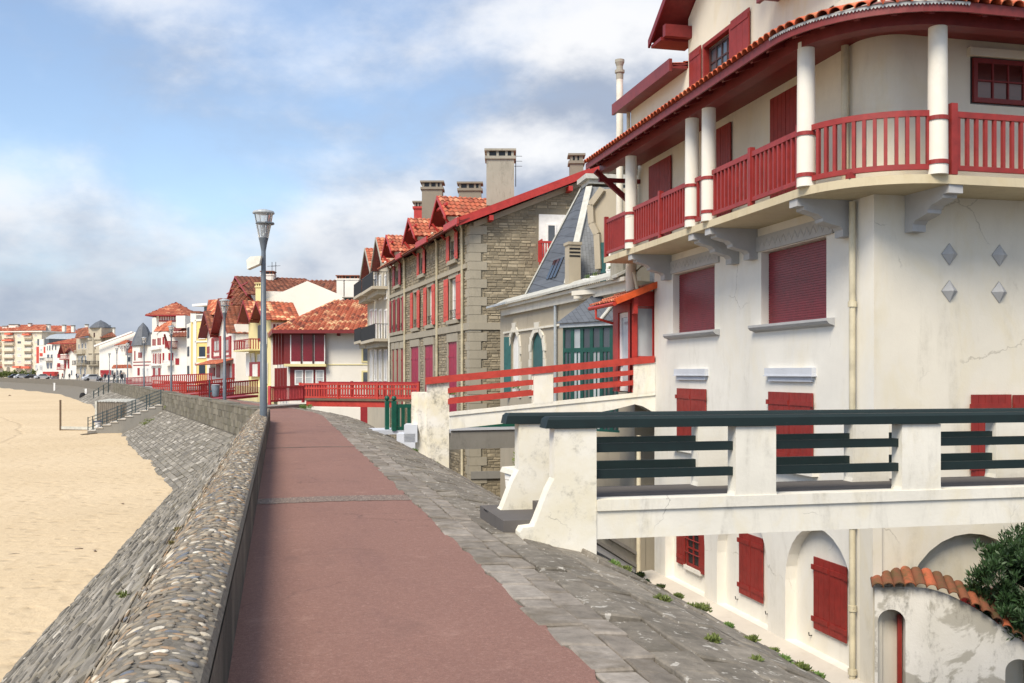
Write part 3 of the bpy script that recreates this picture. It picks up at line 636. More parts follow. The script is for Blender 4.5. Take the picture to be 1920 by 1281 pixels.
def tile_roof(A, B, D, Cc, mat, parent, pitch=0.24, row=0.40, amp=0.055, name='tile_field', thick=0.05):
    """canal-tile slope: eave A-B, top edge D-C (D above A, C above B); columns run up the slope and stop at the hips"""
    A, B, D, Cc = map(Vector, (A, B, D, Cc)); e = (B - A); L = e.length; e.normalize()
    up = (D - A) - e * (D - A).dot(e); up2 = (Cc - B) - e * (Cc - B).dot(e); up = up if up.length > up2.length else up2
    H = up.length; up.normalize(); n = e.cross(up).normalized()
    if n.z < 0: n = -n
    sD, sC = (D - A).dot(e), (Cc - A).dot(e); hD, hC = (D - A).dot(up), (Cc - A).dot(up)
    def top(s):
        t = hD + (hC - hD) * ((s - sD) / (sC - sD) if abs(sC - sD) > 1e-4 else 0)
        if s < sD: t = min(t, hD * s / sD if sD > 1e-4 else t)
        if s > sC: t = min(t, hC * (L - s) / (L - sC) if L - sC > 1e-4 else t)
        return max(0.0, t)
    def bot(s):
        b = 0.0
        if sD < -1e-4 and s < 0: b = hD * s / sD
        if sC > L + 1e-4 and s > L: b = hC * (s - L) / (sC - L)
        return b
    mb = MB(); s0, s1 = min(0, sD), max(L, sC); nc = max(1, int((s1 - s0) / pitch)); pw = (s1 - s0) / nc; K = 5
    prof = [(0, 0.0), (0.18, 0.1), (0.3, 0.75), (0.5, 1.0), (0.7, 0.75), (0.82, 0.1)]
    for c in range(nc):
        sm = s0 + (c + 0.5) * pw; b, t = bot(sm), top(sm)
        if t - b < 0.05: continue
        rw = [b]; z = b
        while z + row < t - 0.08: z += row; rw.append(z)
        rw.append(t)
        j = RN.uniform(-0.02, 0.02)
        for r0, r1 in zip(rw, rw[1:]):
            lo, hi = [], []
            for f, h in prof + [(1.0, 0.0)]:
                s = s0 + (c + f) * pw
                lo.append(A + e * s + up * (r0 - 0.03 + j * 0.5) + n * (h * amp + 0.028)); hi.append(A + e * s + up * r1 + n * (h * amp * 0.86))
            mb.grid([lo, hi])
            if r0 == rw[0]: mb.face([lo[1], lo[2], lo[3], lo[4], lo[5]])
    o = mb.build(name, mat + '_mass', parent, kind='stuff')
    MB().prism([A - n * 0.004, B - n * 0.004, Cc - n * 0.004, D - n * 0.004], -n * thick).build('roof_deck', 'red_beam', parent)
    return o
def gable(F, a0, a1, zE, zR, depth, parent, mat='tile_old', ov=0.5, side=0.4, verge='verge_red', wallmat=None, back=0.0, pitch=0.24, braces=False, vw=0.22):
    """gable facing the facade F: ridge runs back from it"""
    am = (a0 + a1) / 2; sl = (zR - zE) / (am - a0); ze = zE - sl * side
    if wallmat: MB().fprism(F, [(a0, zE), (a1, zE), (am, zR)], -0.3, -0.002).build('gable_wall', wallmat, parent)
    h = 0.12
    tile_roof(F.P(a0 - side, ze + h, ov), F.P(a0 - side, ze + h, -depth), F.P(am, zR + h, ov), F.P(am, zR + h, -depth), mat, parent, pitch)
    tile_roof(F.P(a1 + side, ze + h, -depth), F.P(a1 + side, ze + h, ov), F.P(am, zR + h, -depth), F.P(am, zR + h, ov), mat, parent, pitch)
    for sgn, x in ((-1, a0 - side), (1, a1 + side)):
        MB().fprism(F, [(x, ze - 0.06), (am, zR - 0.06), (am, zR + h + 0.02), (x, ze + h + 0.02)] if sgn < 0 else [(am, zR - 0.06), (x, ze - 0.06), (x, ze + h + 0.02), (am, zR + h + 0.02)], ov, ov + 0.06).build('verge_board', verge, parent)
    if braces:
        for x, s2 in ((a0 + 0.15, 1), (a1 - 0.15, -1)):
            MB().bar(F.P(x, zE - 0.9, 0.05), F.P(x, zE - 0.1, ov), 0.1, 0.1).build('brace', verge, parent)
        MB().fb(F, a0, a1, zE + (zR - zE) * 0.45, zE + (zR - zE) * 0.45 + 0.12, ov - 0.2, ov - 0.08).build('collar_beam', verge, parent)
def hip(F, a0, a1, zE, zR, depth, parent, mat='tile_old', ov=0.5, ridge=None, pitch=0.24, fascia='far_red', soffit=None):
    """hipped roof over a block; ridge = (a0, a1) at half depth"""
    am = (a0 + a1) / 2; r0, r1 = ridge if ridge else (am, am); m = -depth / 2
    q = [F.P(a0 - ov, zE, ov), F.P(a1 + ov, zE, ov), F.P(a1 + ov, zE, -depth - ov), F.P(a0 - ov, zE, -depth - ov)]; R0, R1 = F.P(r0, zR, m), F.P(r1, zR, m)
    tile_roof(q[0], q[1], R0, R1, mat, parent, pitch); tile_roof(q[1], q[2], R1, R1, mat, parent, pitch); tile_roof(q[2], q[3], R1, R0, mat, parent, pitch); tile_roof(q[3], q[0], R0, R0, mat, parent, pitch)
    mb = MB()
    for p, q2 in ((q[0], q[1]), (q[1], q[2]), (q[3], q[0])): mb.bar(p - Vector((0, 0, 0.09)), q2 - Vector((0, 0, 0.09)), 0.06, 0.18)
    mb.build('fascia', fascia, parent)
def px_window(F, u0, v0, u1, v1, parent, **k):
    a0, a1, z0, z1 = F.rect(u0, v0, u1, v1); return window(F, a0, a1, z0, z1, parent, o=k.pop('o', 0.0), **k)
def px_box(F, u0, v0, u1, v1, parent, name, mat, o0=0.0, o1=0.06):
    a0, a1, z0, z1 = F.rect(u0, v0, u1, v1); return MB().fb(F, a0, a1, z0, z1, o0, o1).build(name, mat, parent)
def px_shutter(F, u0, v0, u1, v1, parent, mat, o=0.03, planks=3):
    a0, a1, z0, z1 = F.rect(u0, v0, u1, v1); return shutter(F, a0, a1, z0, z1, parent, mat, o, planks)
def railing(p, q, h, parent, mat, n=None, gap=0.16, post=None, wd=0.035, top=0.09, names=('top_rail', 'bottom_rail', 'baluster'), low=0.1):
    p, q = Vector(p), Vector(q); up = Vector((0, 0, 1)); d = (q - p).normalized()
    MB().bar(p + up * h, q + up * h, 0.07, top).build(names[0], mat, parent); MB().bar(p + up * low, q + up * low, 0.06, 0.08).build(names[1], mat, parent)
    n = n or max(2, int((q - p).length / gap)); me = None
    for k in range(n):
        c = p.lerp(q, (k + 0.5) / n)
        if me is None:
            m = MB(); m.bar((0, 0, low + 0.03), (0, 0, h - 0.03), wd, wd, up=(d.x, d.y, 0)); me = m.mesh('baluster'); me.materials.append(M(mat))
        inst(names[2], me, Matrix.Translation(c), parent)
def pipe(pts, r, parent, mat, name='drainpipe', n=8): return MB().tube(pts, r, n).build(name, mat, parent, smooth=True)
# ================================================================== the white house with the red balcony
XA, YS, CXA, CYA = 10.2, 15.6, 10.85, 16.25
HA = thing('white_house', 'large white house with dark red shutters and a red wooden wrap-around balcony', 'house', (XA, YS, -4.4))
FA = Fac((XA, YS), (XA, 40)); FS = Fac((XA, YS), (24, YS))
def aY(y): return y - YS
def around(r, y1=27.3, x1=17.0, n=14):
    """plan line parallel to the two fronts at radius r about the corner centre"""
    pts = [Vector((CXA - r, y1, 0)), Vector((CXA - r, CYA, 0))]
    pts += [Vector((CXA - r * math.cos(t), CYA - r * math.sin(t), 0)) for t in (math.pi / 2 * k / n for k in range(1, n))]
    return pts + [Vector((CXA, CYA - r, 0)), Vector((x1, CYA - r, 0))]
Z = lambda z: Vector((0, 0, z))
# --- walls: sea front up to the balcony, with the three blind arches of the basement, roller windows and shuttered windows
roll = [(aY(17.16), aY(19.8), 2.70, 4.27, 0.22, True, False), (aY(22.17), aY(24.76), 2.70, 4.27, 0.22, True, False)]
nich = [(aY(16.22), aY(18.75), -3.86, -1.36, 0.24, True, True), (aY(19.5), aY(22.05), -3.86, -1.36, 0.24, True, True), (aY(22.75), aY(25.3), -3.86, -1.36, 0.24, True, True)]
mb = MB(); wall_into(mb, FA, 0.0, aY(26.1), -4.4, 4.85, roll + nich); mb.face([FA.P(aY(26.1), -4.4), FA.P(aY(26.1), 4.85), FA.P(aY(26.1), 4.85, -0.5), FA.P(aY(26.1), -4.4, -0.5)])
mb.box(XA + 0.32, XA + 9, YS + 0.32, 26.1, -4.4, 4.8)
mb.build('sea_front_wall', 'stucco_white', HA)
sarch = [(0.62, 3.25, -4.3, -1.24, 0.22, True, True)]
mb = MB(); wall_into(mb, FS, 0.0, 13.0, -4.4, 4.85, sarch); mb.build('side_wall', 'stucco_side', HA)
# balcony-storey wall with the rounded corner
line = around(CXA - XA, 27.4, 23.0); mb = MB(); mb.grid([[p + Z(4.9) for p in line], [p + Z(8.6) for p in line]]); mb.box(XA + 0.7, XA + 9, YS + 0.7, 27.4, 4.9, 8.6)
mb.face([(XA, 27.4, 4.9), (XA, 27.4, 8.6), (XA + 1, 27.4, 8.6), (XA + 1, 27.4, 4.9)])
mb.build('upper_wall', 'stucco_cream', HA, smooth=False)
# attic wall: gable between two low parts
FT = FA
mb = MB(); ga0, ga1 = aY(19.1), aY(23.75); gm = (ga0 + ga1) / 2
atw = (aY(21.27), aY(22.72), 8.78, 9.65, 0.16, True, False)
wall_into(mb, FA, aY(16.9), ga0, 8.2, 9.45, []); wall_into(mb, FA, ga1, aY(28.0), 8.2, 9.45, []); wall_into(mb, FA, ga0, ga1, 8.2, 10.7, [atw])
mb.face([FA.P(ga0, 10.7), FA.P(ga1, 10.7), FA.P(gm, 12.25)]); mb.fb(FA, aY(16.9), aY(28), 8.2, 9.4, -8, -0.25); mb.fb(FA, ga0 + 0.01, ga1 - 0.01, 9.4, 10.7, -8, -0.25)
for x in (aY(16.9), aY(28.0)): mb.face([FA.P(x, 8.2), FA.P(x, 9.45), FA.P(x, 9.45, -0.3), FA.P(x, 8.2, -0.3)])
for x in (ga0, ga1): mb.face([FA.P(x, 9.4), FA.P(x, 10.7), FA.P(x, 10.7, -6), FA.P(x, 9.4, -6)])
mb.build('attic_wall', 'stucco_cream', HA)
# --- low eaves of the attic either side of the gable
for y0, y1 in ((23.8, 28.3), (16.4, 19.05)):
    m = MB(); m.fb(FA, aY(y0), aY(y1), 9.36, 9.68, 0.42, 0.50); m.fb(FA, aY(y0), aY(y1), 9.44, 9.52, -0.05, 0.43); m.build('eave_fascia', 'red_beam', HA)
    tile_roof(FA.P(aY(y0), 9.54, 0.40), FA.P(aY(y1), 9.54, 0.40), FA.P(aY(y0), 10.2, -3.5), FA.P(aY(y1), 10.2, -3.5), 'tile_new', HA)
gable(FA, ga0, ga1, 10.7, 12.25, 6.0, HA, 'tile_new', ov=0.75, side=0.75, verge='red_dark')
for y in (19.25, 23.6): MB().fprism(FA, [(aY(y) - 0.09, 10.15), (aY(y) + 0.09, 10.15), (aY(y) + 0.09, 10.45), (aY(y) - 0.09, 10.45)], 0.0, 0.72).build('gable_bracket', 'red_dark', HA)
for a0, a1 in ((-0.75, 0.0),): 
    MB().fb(FA, ga1 + 0.02, ga1 + 0.7, 10.12, 10.2, -0.2, 0.74).build('soffit', 'red_dark', HA)
wo = window(FA, atw[0] + 0.06, atw[1] - 0.06, 8.84, 9.60, HA, 'brown_shut', 'glass', o=-0.14, nx=4, nz=2, fw=0.06)
m = MB(); 
for z0, z1, a, b in ((8.72, 8.80, atw[0] - 0.05, atw[1] + 0.05), (9.63, 9.72, atw[0] - 0.05, atw[1] + 0.05)): m.fb(FA, a, b, z0, z1, -0.1, 0.05)
m.fb(FA, atw[0] - 0.06, atw[0] + 0.03, 8.72, 9.72, -0.1, 0.045); m.fb(FA, atw[1] - 0.03, atw[1] + 0.06, 8.72, 9.72, -0.1, 0.045); m.build('window_surround', 'red_shutter', HA)
shutter(FA, aY(20.25), aY(21.18), 8.62, 9.75, HA, 'red_shutter', o=0.04, planks=3); shutter(FA, aY(22.85), aY(23.55), 8.62, 9.75, HA, 'red_shutter', o=0.04, planks=3)
# --- roller shutters, sills and carved lintels
for y0, y1 in ((17.16, 19.8), (22.17, 24.76)):
    m = MB(); n = 30
    for k in range(n):
        z0 = 2.72 + 1.53 * k / n; z1 = 2.72 + 1.53 * (k + 1) / n
        m.fprism(FA, [(aY(y0) + 0.01, z0), (aY(y1) - 0.01, z0), (aY(y1) - 0.01, z1 - 0.008), (aY(y0) + 0.01, z1 - 0.008)], -0.20, -0.172)
    m.fb(FA, aY(y0) + 0.01, aY(y1) - 0.01, 2.71, 4.26, -0.215, -0.19); m.build('roller_shutter', 'red_roller', HA)
    sl_ = MB(); pr = [(0.0, 2.70), (0.17, 2.69), (0.17, 2.64), (0.12, 2.585), (0.04, 2.56), (0.0, 2.54)]
    sl_.prism([FA.P(aY(y0) - 0.3, z, o) for o, z in pr], FA.t * (y1 - y0 + 0.6)); sl_.fb(FA, aY(y0) + 0.005, aY(y1) - 0.005, 2.66, 2.705, -0.2, 0.0); sl_.build('window_sill', 'grey_trim', HA)
    lt = MB(); a0, a1 = aY(y0) - 0.28, aY(y1) + 0.34; lt.fb(FA, a0, a1, 4.29, 4.62, 0.0, 0.05)
    n = 13
    for k in range(n):
        x = a0 + 0.1 + (a1 - a0 - 0.2) * k / n; x2 = a0 + 0.1 + (a1 - a0 - 0.2) * (k + 1) / n; xm = (x + x2) / 2
        lt.bar(FA.P(x, 4.37, 0.052), FA.P(xm, 4.53, 0.052), 0.02, 0.012, up=FA.n); lt.bar(FA.P(xm, 4.53, 0.052), FA.P(x2, 4.37, 0.052), 0.02, 0.012, up=FA.n)
    lt.build('carved_lintel', 'grey_trim', HA)
# --- shuttered windows below, with their pale cornices
for y0, y1 in ((17.6, 19.4), (22.6, 24.4)):
    ym = (y0 + y1) / 2
    shutter(FA, aY(y0), aY(ym) - 0.008, -0.25, 1.26, HA, 'red_shutter', o=0.02, planks=4, hinge=-1); shutter(FA, aY(ym) + 0.008, aY(y1), -0.25, 1.26, HA, 'red_shutter', o=0.02, planks=4, hinge=1)
    m = MB(); m.fb(FA, aY(y0) - 0.07, aY(y1) + 0.07, 1.60, 1.76, 0, 0.10); m.fb(FA, aY(y0) + 0.02, aY(y1) - 0.02, 1.48, 1.60, 0, 0.06); m.fb(FA, aY(y0) - 0.09, aY(y1) + 0.09, 1.585, 1.605, 0, 0.12); m.build('window_cornice', 'blue_trim', HA)
    MB().fprism(FA, [(aY(y0) - 0.15, -0.36), (aY(y1) + 0.15, -0.36), (aY(y1) + 0.15, -0.28), (aY(y0) - 0.15, -0.28)], 0, 0.14).build('window_sill', 'stucco_white', HA)
FN = FA.off(-0.24)
for y0, y1 in ((16.78, 17.95), (20.1, 21.25)):
    ym = (y0 + y1) / 2
    shutter(FN, aY(y0), aY(ym) - 0.006, -3.43, -2.0, HA, 'red_shutter', o=0.03, planks=3, hinge=-1); shutter(FN, aY(ym) + 0.006, aY(y1), -3.43, -2.0, HA, 'red_shutter', o=0.03, planks=3, hinge=1)
    for y in (y0 - 0.16, y1 + 0.16): MB().tube([FN.P(aY(y), -3.62, 0.0), FN.P(aY(y), -3.62, 0.06), FN.P(aY(y), -3.55, 0.07)], 0.012, 5).build('shutter_stay', 'iron', HA)
window(FN, aY(23.45), aY(24.3), -3.35, -2.0, HA, 'red_shutter', 'glass_dark', o=0.01, nx=2, nz=3)
m = MB()
for z in (-3.0, -2.65): m.tube([FN.P(aY(23.4), z, 0.08), FN.P(aY(24.35), z, 0.08)], 0.015, 6)
m.build('window_bar', 'red_shutter', HA); MB().fb(FN, aY(23.35), aY(24.4), -3.46, -3.36, 0, 0.1).build('window_sill', 'stucco_white', HA)
shutter(FN, aY(22.83), aY(23.4), -3.4, -2.0, HA, 'red_shutter', o=0.05, planks=3); shutter(FN, aY(24.36), aY(24.93), -3.4, -2.0, HA, 'red_shutter', o=0.05, planks=3)
# plinth ledge
mb = MB(); mb.prism([FA.P(-0.2, -4.4, 0.0), FA.P(-0.2, -4.4, 0.62), FA.P(-0.2, -3.93, 0.56), FA.P(-0.2, -3.86, 0.0)], FA.t * 10.9); mb.build('plinth', 'beige_ledge', HA)
MB().fb(FA, -0.2, 10.7, -4.4, -3.99, 0.622, 0.66).build('plinth_face', 'blue_trim', HA)
# --- side front: diamond studs, barred window, red shutters
for u, v in ((1780, 477), (1874, 479), (1780, 546), (1873, 548)):
    a, z = FS.sz(u, v); r, h = 0.165, 0.20; q = [FS.P(a - r, z, 0.01), FS.P(a, z - h, 0.01), FS.P(a + r, z, 0.01), FS.P(a, z + h, 0.01)]; k = FS.P(a, z, 0.13); m = MB()
    for i in range(4): m.face([q[i], q[(i + 1) % 4], k])
    m.face([FS.P(a - r, z, 0), FS.P(a, z - h, 0), FS.P(a + r, z, 0), FS.P(a, z + h, 0)]); m.build('diamond_stud', 'grey_trim', HA)
a0, z0 = FS.sz(1822, 192); _, z1 = FS.sz(1822, 110)
MB().fb(FS, a0 - 0.03, a0 + 2.2, z0 - 0.03, z1 + 0.03, -0.02, 0.012).build('window_recess', 'glass_dark', HA)
window(FS, a0, a0 + 2.1, z0, z1, HA, 'red_dark', 'glass_red', o=0.014, nx=6, nz=2, fw=0.08, bar=0.03)
m = MB(); m.fb(FS, a0 - 0.1, a0 + 2.3, z1 + 0.03, z1 + 0.18, 0, 0.1); m.build('window_head', 'stucco_cream', HA)
a0, z1 = FS.sz(1818, 740); a1 = FS.sz(1893, 740)[0]
shutter(FS, a0, a1, -0.25, z1, HA, 'red_shutter', o=0.03, planks=6, hinge=-1); shutter(FS, a1 + 0.03, a1 + 0.82, -0.25, z1 - 0.01, HA, 'red_shutter', o=0.03, planks=6)
MB().fb(FS.off(-0.22), 1.9, 2.7, -3.0, -2.3, 0.0, 0.05).build('shutter', 'red_dark', HA)
# drainpipe and corner pilaster
pipe([(XA - 0.10, 16.12, 4.75), (XA - 0.10, 16.12, -4.4)], 0.058, HA, 'cream_pipe'); pipe([(XA - 0.10, 16.36, 7.7), (XA - 0.10, 16.36, 4.95)], 0.07, HA, 'cream_pipe')
for z in (2.9, 0.9, -1.1, -2.6, -3.75): MB().lathe((XA - 0.10, 16.12, z), [(0.06, -0.05), (0.078, -0.05), (0.078, 0.05), (0.06, 0.05)], 10).build('pipe_collar', 'cream_pipe', HA)
MB().box(XA - 0.06, XA + 0.12, YS - 0.06, YS + 0.34, -4.4, -0.2).build('corner_pilaster', 'stucco_side', HA)
# --- balcony
bal = MB(); lo = around(1.80, 27.1, 17.5); li = around(0.60, 27.1, 17.5)
bal.grid([[p + Z(4.80) for p in li], [p + Z(4.80) for p in lo], [p + Z(4.95) for p in lo], [p + Z(4.95) for p in li]])
bal.face([lo[0] + Z(4.8), li[0] + Z(4.8), li[0] + Z(4.95), lo[0] + Z(4.95)])
balc = bal.build('balcony', 'slab_yellow', HA)
# moulded brackets under the slab
def bracket(base, d):
    d = Vector(d).normalized(); sd_ = Vector((-d.y, d.x, 0)); prof = [(0, 4.80), (1.12, 4.80), (1.12, 4.66), (0.98, 4.66), (0.98, 4.60), (0.86, 4.56), (0.68, 4.52), (0.60, 4.46), (0.60, 4.40), (0.46, 4.36), (0.26, 4.32), (0.20, 4.26), (0.20, 4.14), (0.0, 4.14)]
    m = MB(); m.prism([Vector(base) + d * x + Z(z) - sd_ * 0.14 for x, z in prof], sd_ * 0.28); m.build('bracket', 'grey_trim', balc)
for y in (16.4, 20.1, 21.0, 25.0): bracket((XA, y, 0), (-1, 0, 0))
bracket((10.95, YS, 0), (0.05, -1, 0)); bracket((14.6, YS, 0), (0, -1, 0))
# columns with red iron straps
def on(y): return Vector((CXA - 1.74, y, 0))
cols = [on(16.0), on(20.1), on(21.0), on(25.0), Vector((10.68, CYA - 1.74, 0)), Vector((14.5, CYA - 1.74, 0))]
for c in cols:
    m = MB().lathe(c + Z(4.95), [(0.165, 0.0), (0.162, 0.5), (0.158, 1.6), (0.15, 2.4), (0.15, 2.55)], 18); co = m.build('column', 'stucco_white', balc, smooth=True)
    for z in (5.15, 5.88): MB().lathe(c + Z(z), [(0.16, -0.035), (0.178, -0.035), (0.178, 0.035), (0.16, 0.035)], 18).build('strap', 'red_wood', co)
MB().lathe(Vector((CXA - 0.9, 27.3, 3.4)), [(0.16, 0), (0.16, 4.2)], 14).build('column', 'stucco_cream', balc, smooth=True)
# railing runs: posts, rails, separate balusters
def run(p, q, gap=0.165, ends=True):
    p, q = Vector(p), Vector(q); d = (q - p).normalized(); railing(p + Z(4.95), q + Z(4.95), 1.02, balc, 'red_wood', gap=gap, wd=0.055, top=0.10, low=0.13)
def post(c, h=1.16, wd=0.11): MB().box(c[0] - wd / 2, c[0] + wd / 2, c[1] - wd / 2, c[1] + wd / 2, 4.96, 4.95 + h).build('railing_post', 'red_wood', balc)
xr = CXA - 1.74
for y0, y1 in ((16.22, 18.1), (18.1, 19.88), (20.32, 20.78), (21.22, 22.9), (22.9, 24.78), (25.22, 27.05)): run((xr, y0, 0), (xr, y1, 0))
for y in (16.22, 18.1, 20.32, 21.2, 22.9, 25.2, 27.05): post((xr, y))
MB().bar((xr, 27.05, 5.97), (XA, 27.05, 5.97), 0.07, 0.1).build('top_rail', 'red_wood', balc)
# curved section
def on_arc(t, r=1.74): return Vector((CXA - r * math.cos(t), CYA - r * math.sin(t), 0))
ts = [math.radians(8 + (83 - 8) * k / 24) for k in range(25)]
for z, hh, nm in ((5.97, 0.10, 'top_rail'), (5.08, 0.09, 'bottom_rail')):
    m = MB(); m.grid([[on_arc(t, 1.74 + o) + Z(z + dz) for o, dz in ((-0.035, -hh / 2), (0.035, -hh / 2), (0.035, hh / 2), (-0.035, hh / 2))] for t in ts], True); m.build(nm, 'red_wood', balc)
mm = MB(); mm.box(-0.03, 0.03, -0.03, 0.03, 5.1, 5.93); me = mm.mesh('baluster'); me.materials.append(M('red_wood'))
for k in range(13):
    t = math.radians(12 + 67 * k / 12); inst('baluster', me, Matrix.Translation(on_arc(t)) @ Matrix.Rotation(t, 4, 'Z'), balc)
post(on_arc(math.radians(6))); post(on_arc(math.radians(85)), 1.2, 0.14); MB().box(xr + 0.74, xr + 0.85, 14.9, 15.0, 4.95, 5.05)
c = on_arc(math.radians(38)); MB().box(c.x - 0.06, c.x + 0.06, c.y - 0.06, c.y + 0.06, 4.955, 5.06).build('railing_foot', 'red_wood', balc)
ysd = CYA - 1.74; post((10.96, ysd), 1.2, 0.12); run((10.98, ysd, 0), (14.3, ysd, 0), 0.17); run((14.7, ysd, 0), (17.4, ysd, 0), 0.17)
# doors on the balcony
for y0, y1 in ((17.95, 19.3), (21.2, 22.25), (24.8, 26.4)):
    ym = (y0 + y1) / 2; shutter(FA, aY(y0), aY(ym) - 0.006, 5.0, 7.45, balc, 'red_shutter', o=0.03, planks=4, battens=False); shutter(FA, aY(ym) + 0.006, aY(y1), 5.0, 7.45, balc, 'red_shutter', o=0.03, planks=4, battens=False)
# --- balcony roof: beam, soffit boards, rafters, tiles
roofp = MB(); A_, B_ = around(2.28, 27.2, 18.0), around(0.55, 27.2, 18.0)
roofp.grid([[p + Z(7.55) for p in A_], [p + Z(8.25) for p in B_], [p + Z(8.31) for p in B_], [p + Z(7.61) for p in A_], [p + Z(7.55) for p in A_]])
roofp.face([A_[0] + Z(7.55), B_[0] + Z(8.25), B_[0] + Z(8.31), A_[0] + Z(7.61)])
broof = roofp.build('balcony_roof', 'red_dark', HA)
b1, b2 = around(1.62, 27.2, 18), around(1.90, 27.2, 18)
m = MB(); m.grid([[p + Z(7.40) for p in b1], [p + Z(7.40) for p in b2], [p + Z(7.66) for p in b2], [p + Z(7.66) for p in b1]]); m.face([b1[0] + Z(7.4), b2[0] + Z(7.4), b2[0] + Z(7.66), b1[0] + Z(7.66)]); m.build('plate_beam', 'red_beam', broof)
f1, f2 = around(2.27, 27.2, 18), around(2.31, 27.2, 18)
m = MB(); m.grid([[p + Z(7.47) for p in f1], [p + Z(7.47) for p in f2], [p + Z(7.63) for p in f2], [p + Z(7.63) for p in f1]]); m.face([f1[0] + Z(7.47), f2[0] + Z(7.47), f2[0] + Z(7.63), f1[0] + Z(7.63)]); m.build('eave_board', 'red_beam', broof)
def rafter(pt, d): MB().bar(Vector(pt) + Vector(d) * 2.24 + Z(7.50), Vector(pt) + Vector(d) * 1.3 + Z(7.88), 0.09, 0.10).build('rafter', 'red_dark', broof)
y = 16.5
while y < 27.1: rafter((CXA, y, 0), (-1, 0, 0)); y += 0.62
for k in range(1, 6): t = math.radians(90 * k / 6); rafter((CXA, CYA, 0), (-math.cos(t), -math.sin(t), 0))
x = 11.2
while x < 15: rafter((x, CYA, 0), (0, -1, 0)); x += 0.62
ce = MB(); c1, c2 = around(0.63, 27.2, 18), around(1.65, 27.2, 18); ce.grid([[p + Z(7.66) for p in c1], [p + Z(7.58) for p in c2]]); ce.build('ceiling_boards', 'red_dark', broof)
# tiles: one object each for the rows that show at the eave
def barrel(L=0.46, r0=0.115, r1=0.095, th=0.016):
    m = MB(); n = 8; rows = []
    for (x, r) in ((0, r0), (L, r1)):
        rows.append([Vector((x, r * math.cos(math.pi * k / n), r * math.sin(math.pi * k / n) * 0.85)) for k in range(n + 1)] + [Vector((x, (r - th) * math.cos(math.pi * k / n), (r - th) * math.sin(math.pi * k / n) * 0.85)) for k in range(n, -1, -1)])
    m.grid(rows, True)
    for rw in rows:
        for k in range(n): m.face([rw[k], rw[k + 1], rw[2 * n - k], rw[2 * n + 1 - k]])
    me = m.mesh('roof_tile', smooth=True); me.materials.append(M('tile_new')); return me
TB = barrel()
def roof_at(foot, d, r):
    """point on the tiled slope at radius r along direction d from its foot line"""
    return Vector(foot) + Vector(d) * r + Z(7.615 + (2.30 - r) / 1.75 * 0.70)
def tile_at(foot, d, r, sc=1.0, roll=0.0):
    d = Vector(d); p = roof_at(foot, d, r); x = (roof_at(foot, d, r - 0.5) - p).normalized(); y = Vector((d.y, -d.x, 0)); z = x.cross(y); 
    if z.z < 0: y = -y; z = x.cross(y)
    j = RN.uniform(-0.03, 0.03); inst('roof_tile', TB, frame4(p + z * 0.028 + y * j * 0.3, (x + y * j) * 1.0, y * sc, z * sc), broof)
rows_mass = MB()
y = CYA
while y < 27.15:
    tile_at((CXA, y, 0), (-1, 0, 0), 2.36); tile_at((CXA, y, 0), (-1, 0, 0), 1.98) if y < 21 else None; y += 0.215
n = 17
for k in range(1, n):
    t = math.pi / 2 * k / n; d = (-math.cos(t), -math.sin(t), 0)
    for r in (2.36, 2.0, 1.66): tile_at((CXA, CYA, 0), d, r, r / 2.36 * 0.98)
x = CXA
while x < 16.2:
    tile_at((x, CYA, 0), (0, -1, 0), 2.36); tile_at((x, CYA, 0), (0, -1, 0), 1.98) if x < 14 else None; x += 0.215
# scalloped drip under the corner tiles
m = MB()
for k in range(64):
    t0, t1 = math.radians(90 * k / 64), math.radians(90 * (k + 1) / 64); tm = (t0 + t1) / 2
    m.face([on_arc(t0, 2.33) + Z(7.63), on_arc(t1, 2.33) + Z(7.63), on_arc(t1, 2.33) + Z(7.60), on_arc(tm, 2.335) + Z(7.565), on_arc(t0, 2.33) + Z(7.60)])
m.build('drip_edge', 'grey_trim', broof)
# mossy ridge mortar lumps on the hips
# diagonal brace carrying the far end of the eaves
m = MB(); m.bar((XA, 27.25, 6.35), (CXA - 2.0, 27.25, 7.45), 0.12, 0.14); m.bar((XA + 0.1, 27.25, 7.2), (CXA - 1.9, 27.25, 7.2), 0.10, 0.12); m.build('brace', 'brace_red', broof)
pipe([(XA - 0.06, 28.05, 9.4), (XA - 0.06, 28.05, 8.0)], 0.06, HA, 'cream_pipe'); pipe([(XA + 0.0, 26.8, 4.8), (XA - 0.35, 26.8, 4.5), (XA - 0.30, 26.6, 3.95), (XA - 0.02, 26.4, 3.9)], 0.06, HA, 'cream_pipe')
# flue behind
fl = thing('flue_pipe', 'tall slender pale chimney flue with a pot behind the white house', 'chimney', G(1162, 30.5, 6.0))
MB().lathe(G(1162, 30.5, 6.0), [(0.11, 0), (0.105, 4.9)], 14).build('shaft', 'white_pipe', fl, smooth=True)
MB().lathe(G(1162, 30.5, 10.65), [(0.11, 0), (0.115, 0.18), (0.15, 0.2), (0.15, 0.28), (0.10, 0.3), (0.10, 0.4), (0.145, 0.52), (0.145, 0.6)], 14).build('pot', 'chimney_pale', fl)
MB().lathe(G(1162, 30.5, 6.0), [(0.3, -1.5), (0.3, 0.0)], 8).build('base', 'chimney_pale', fl)
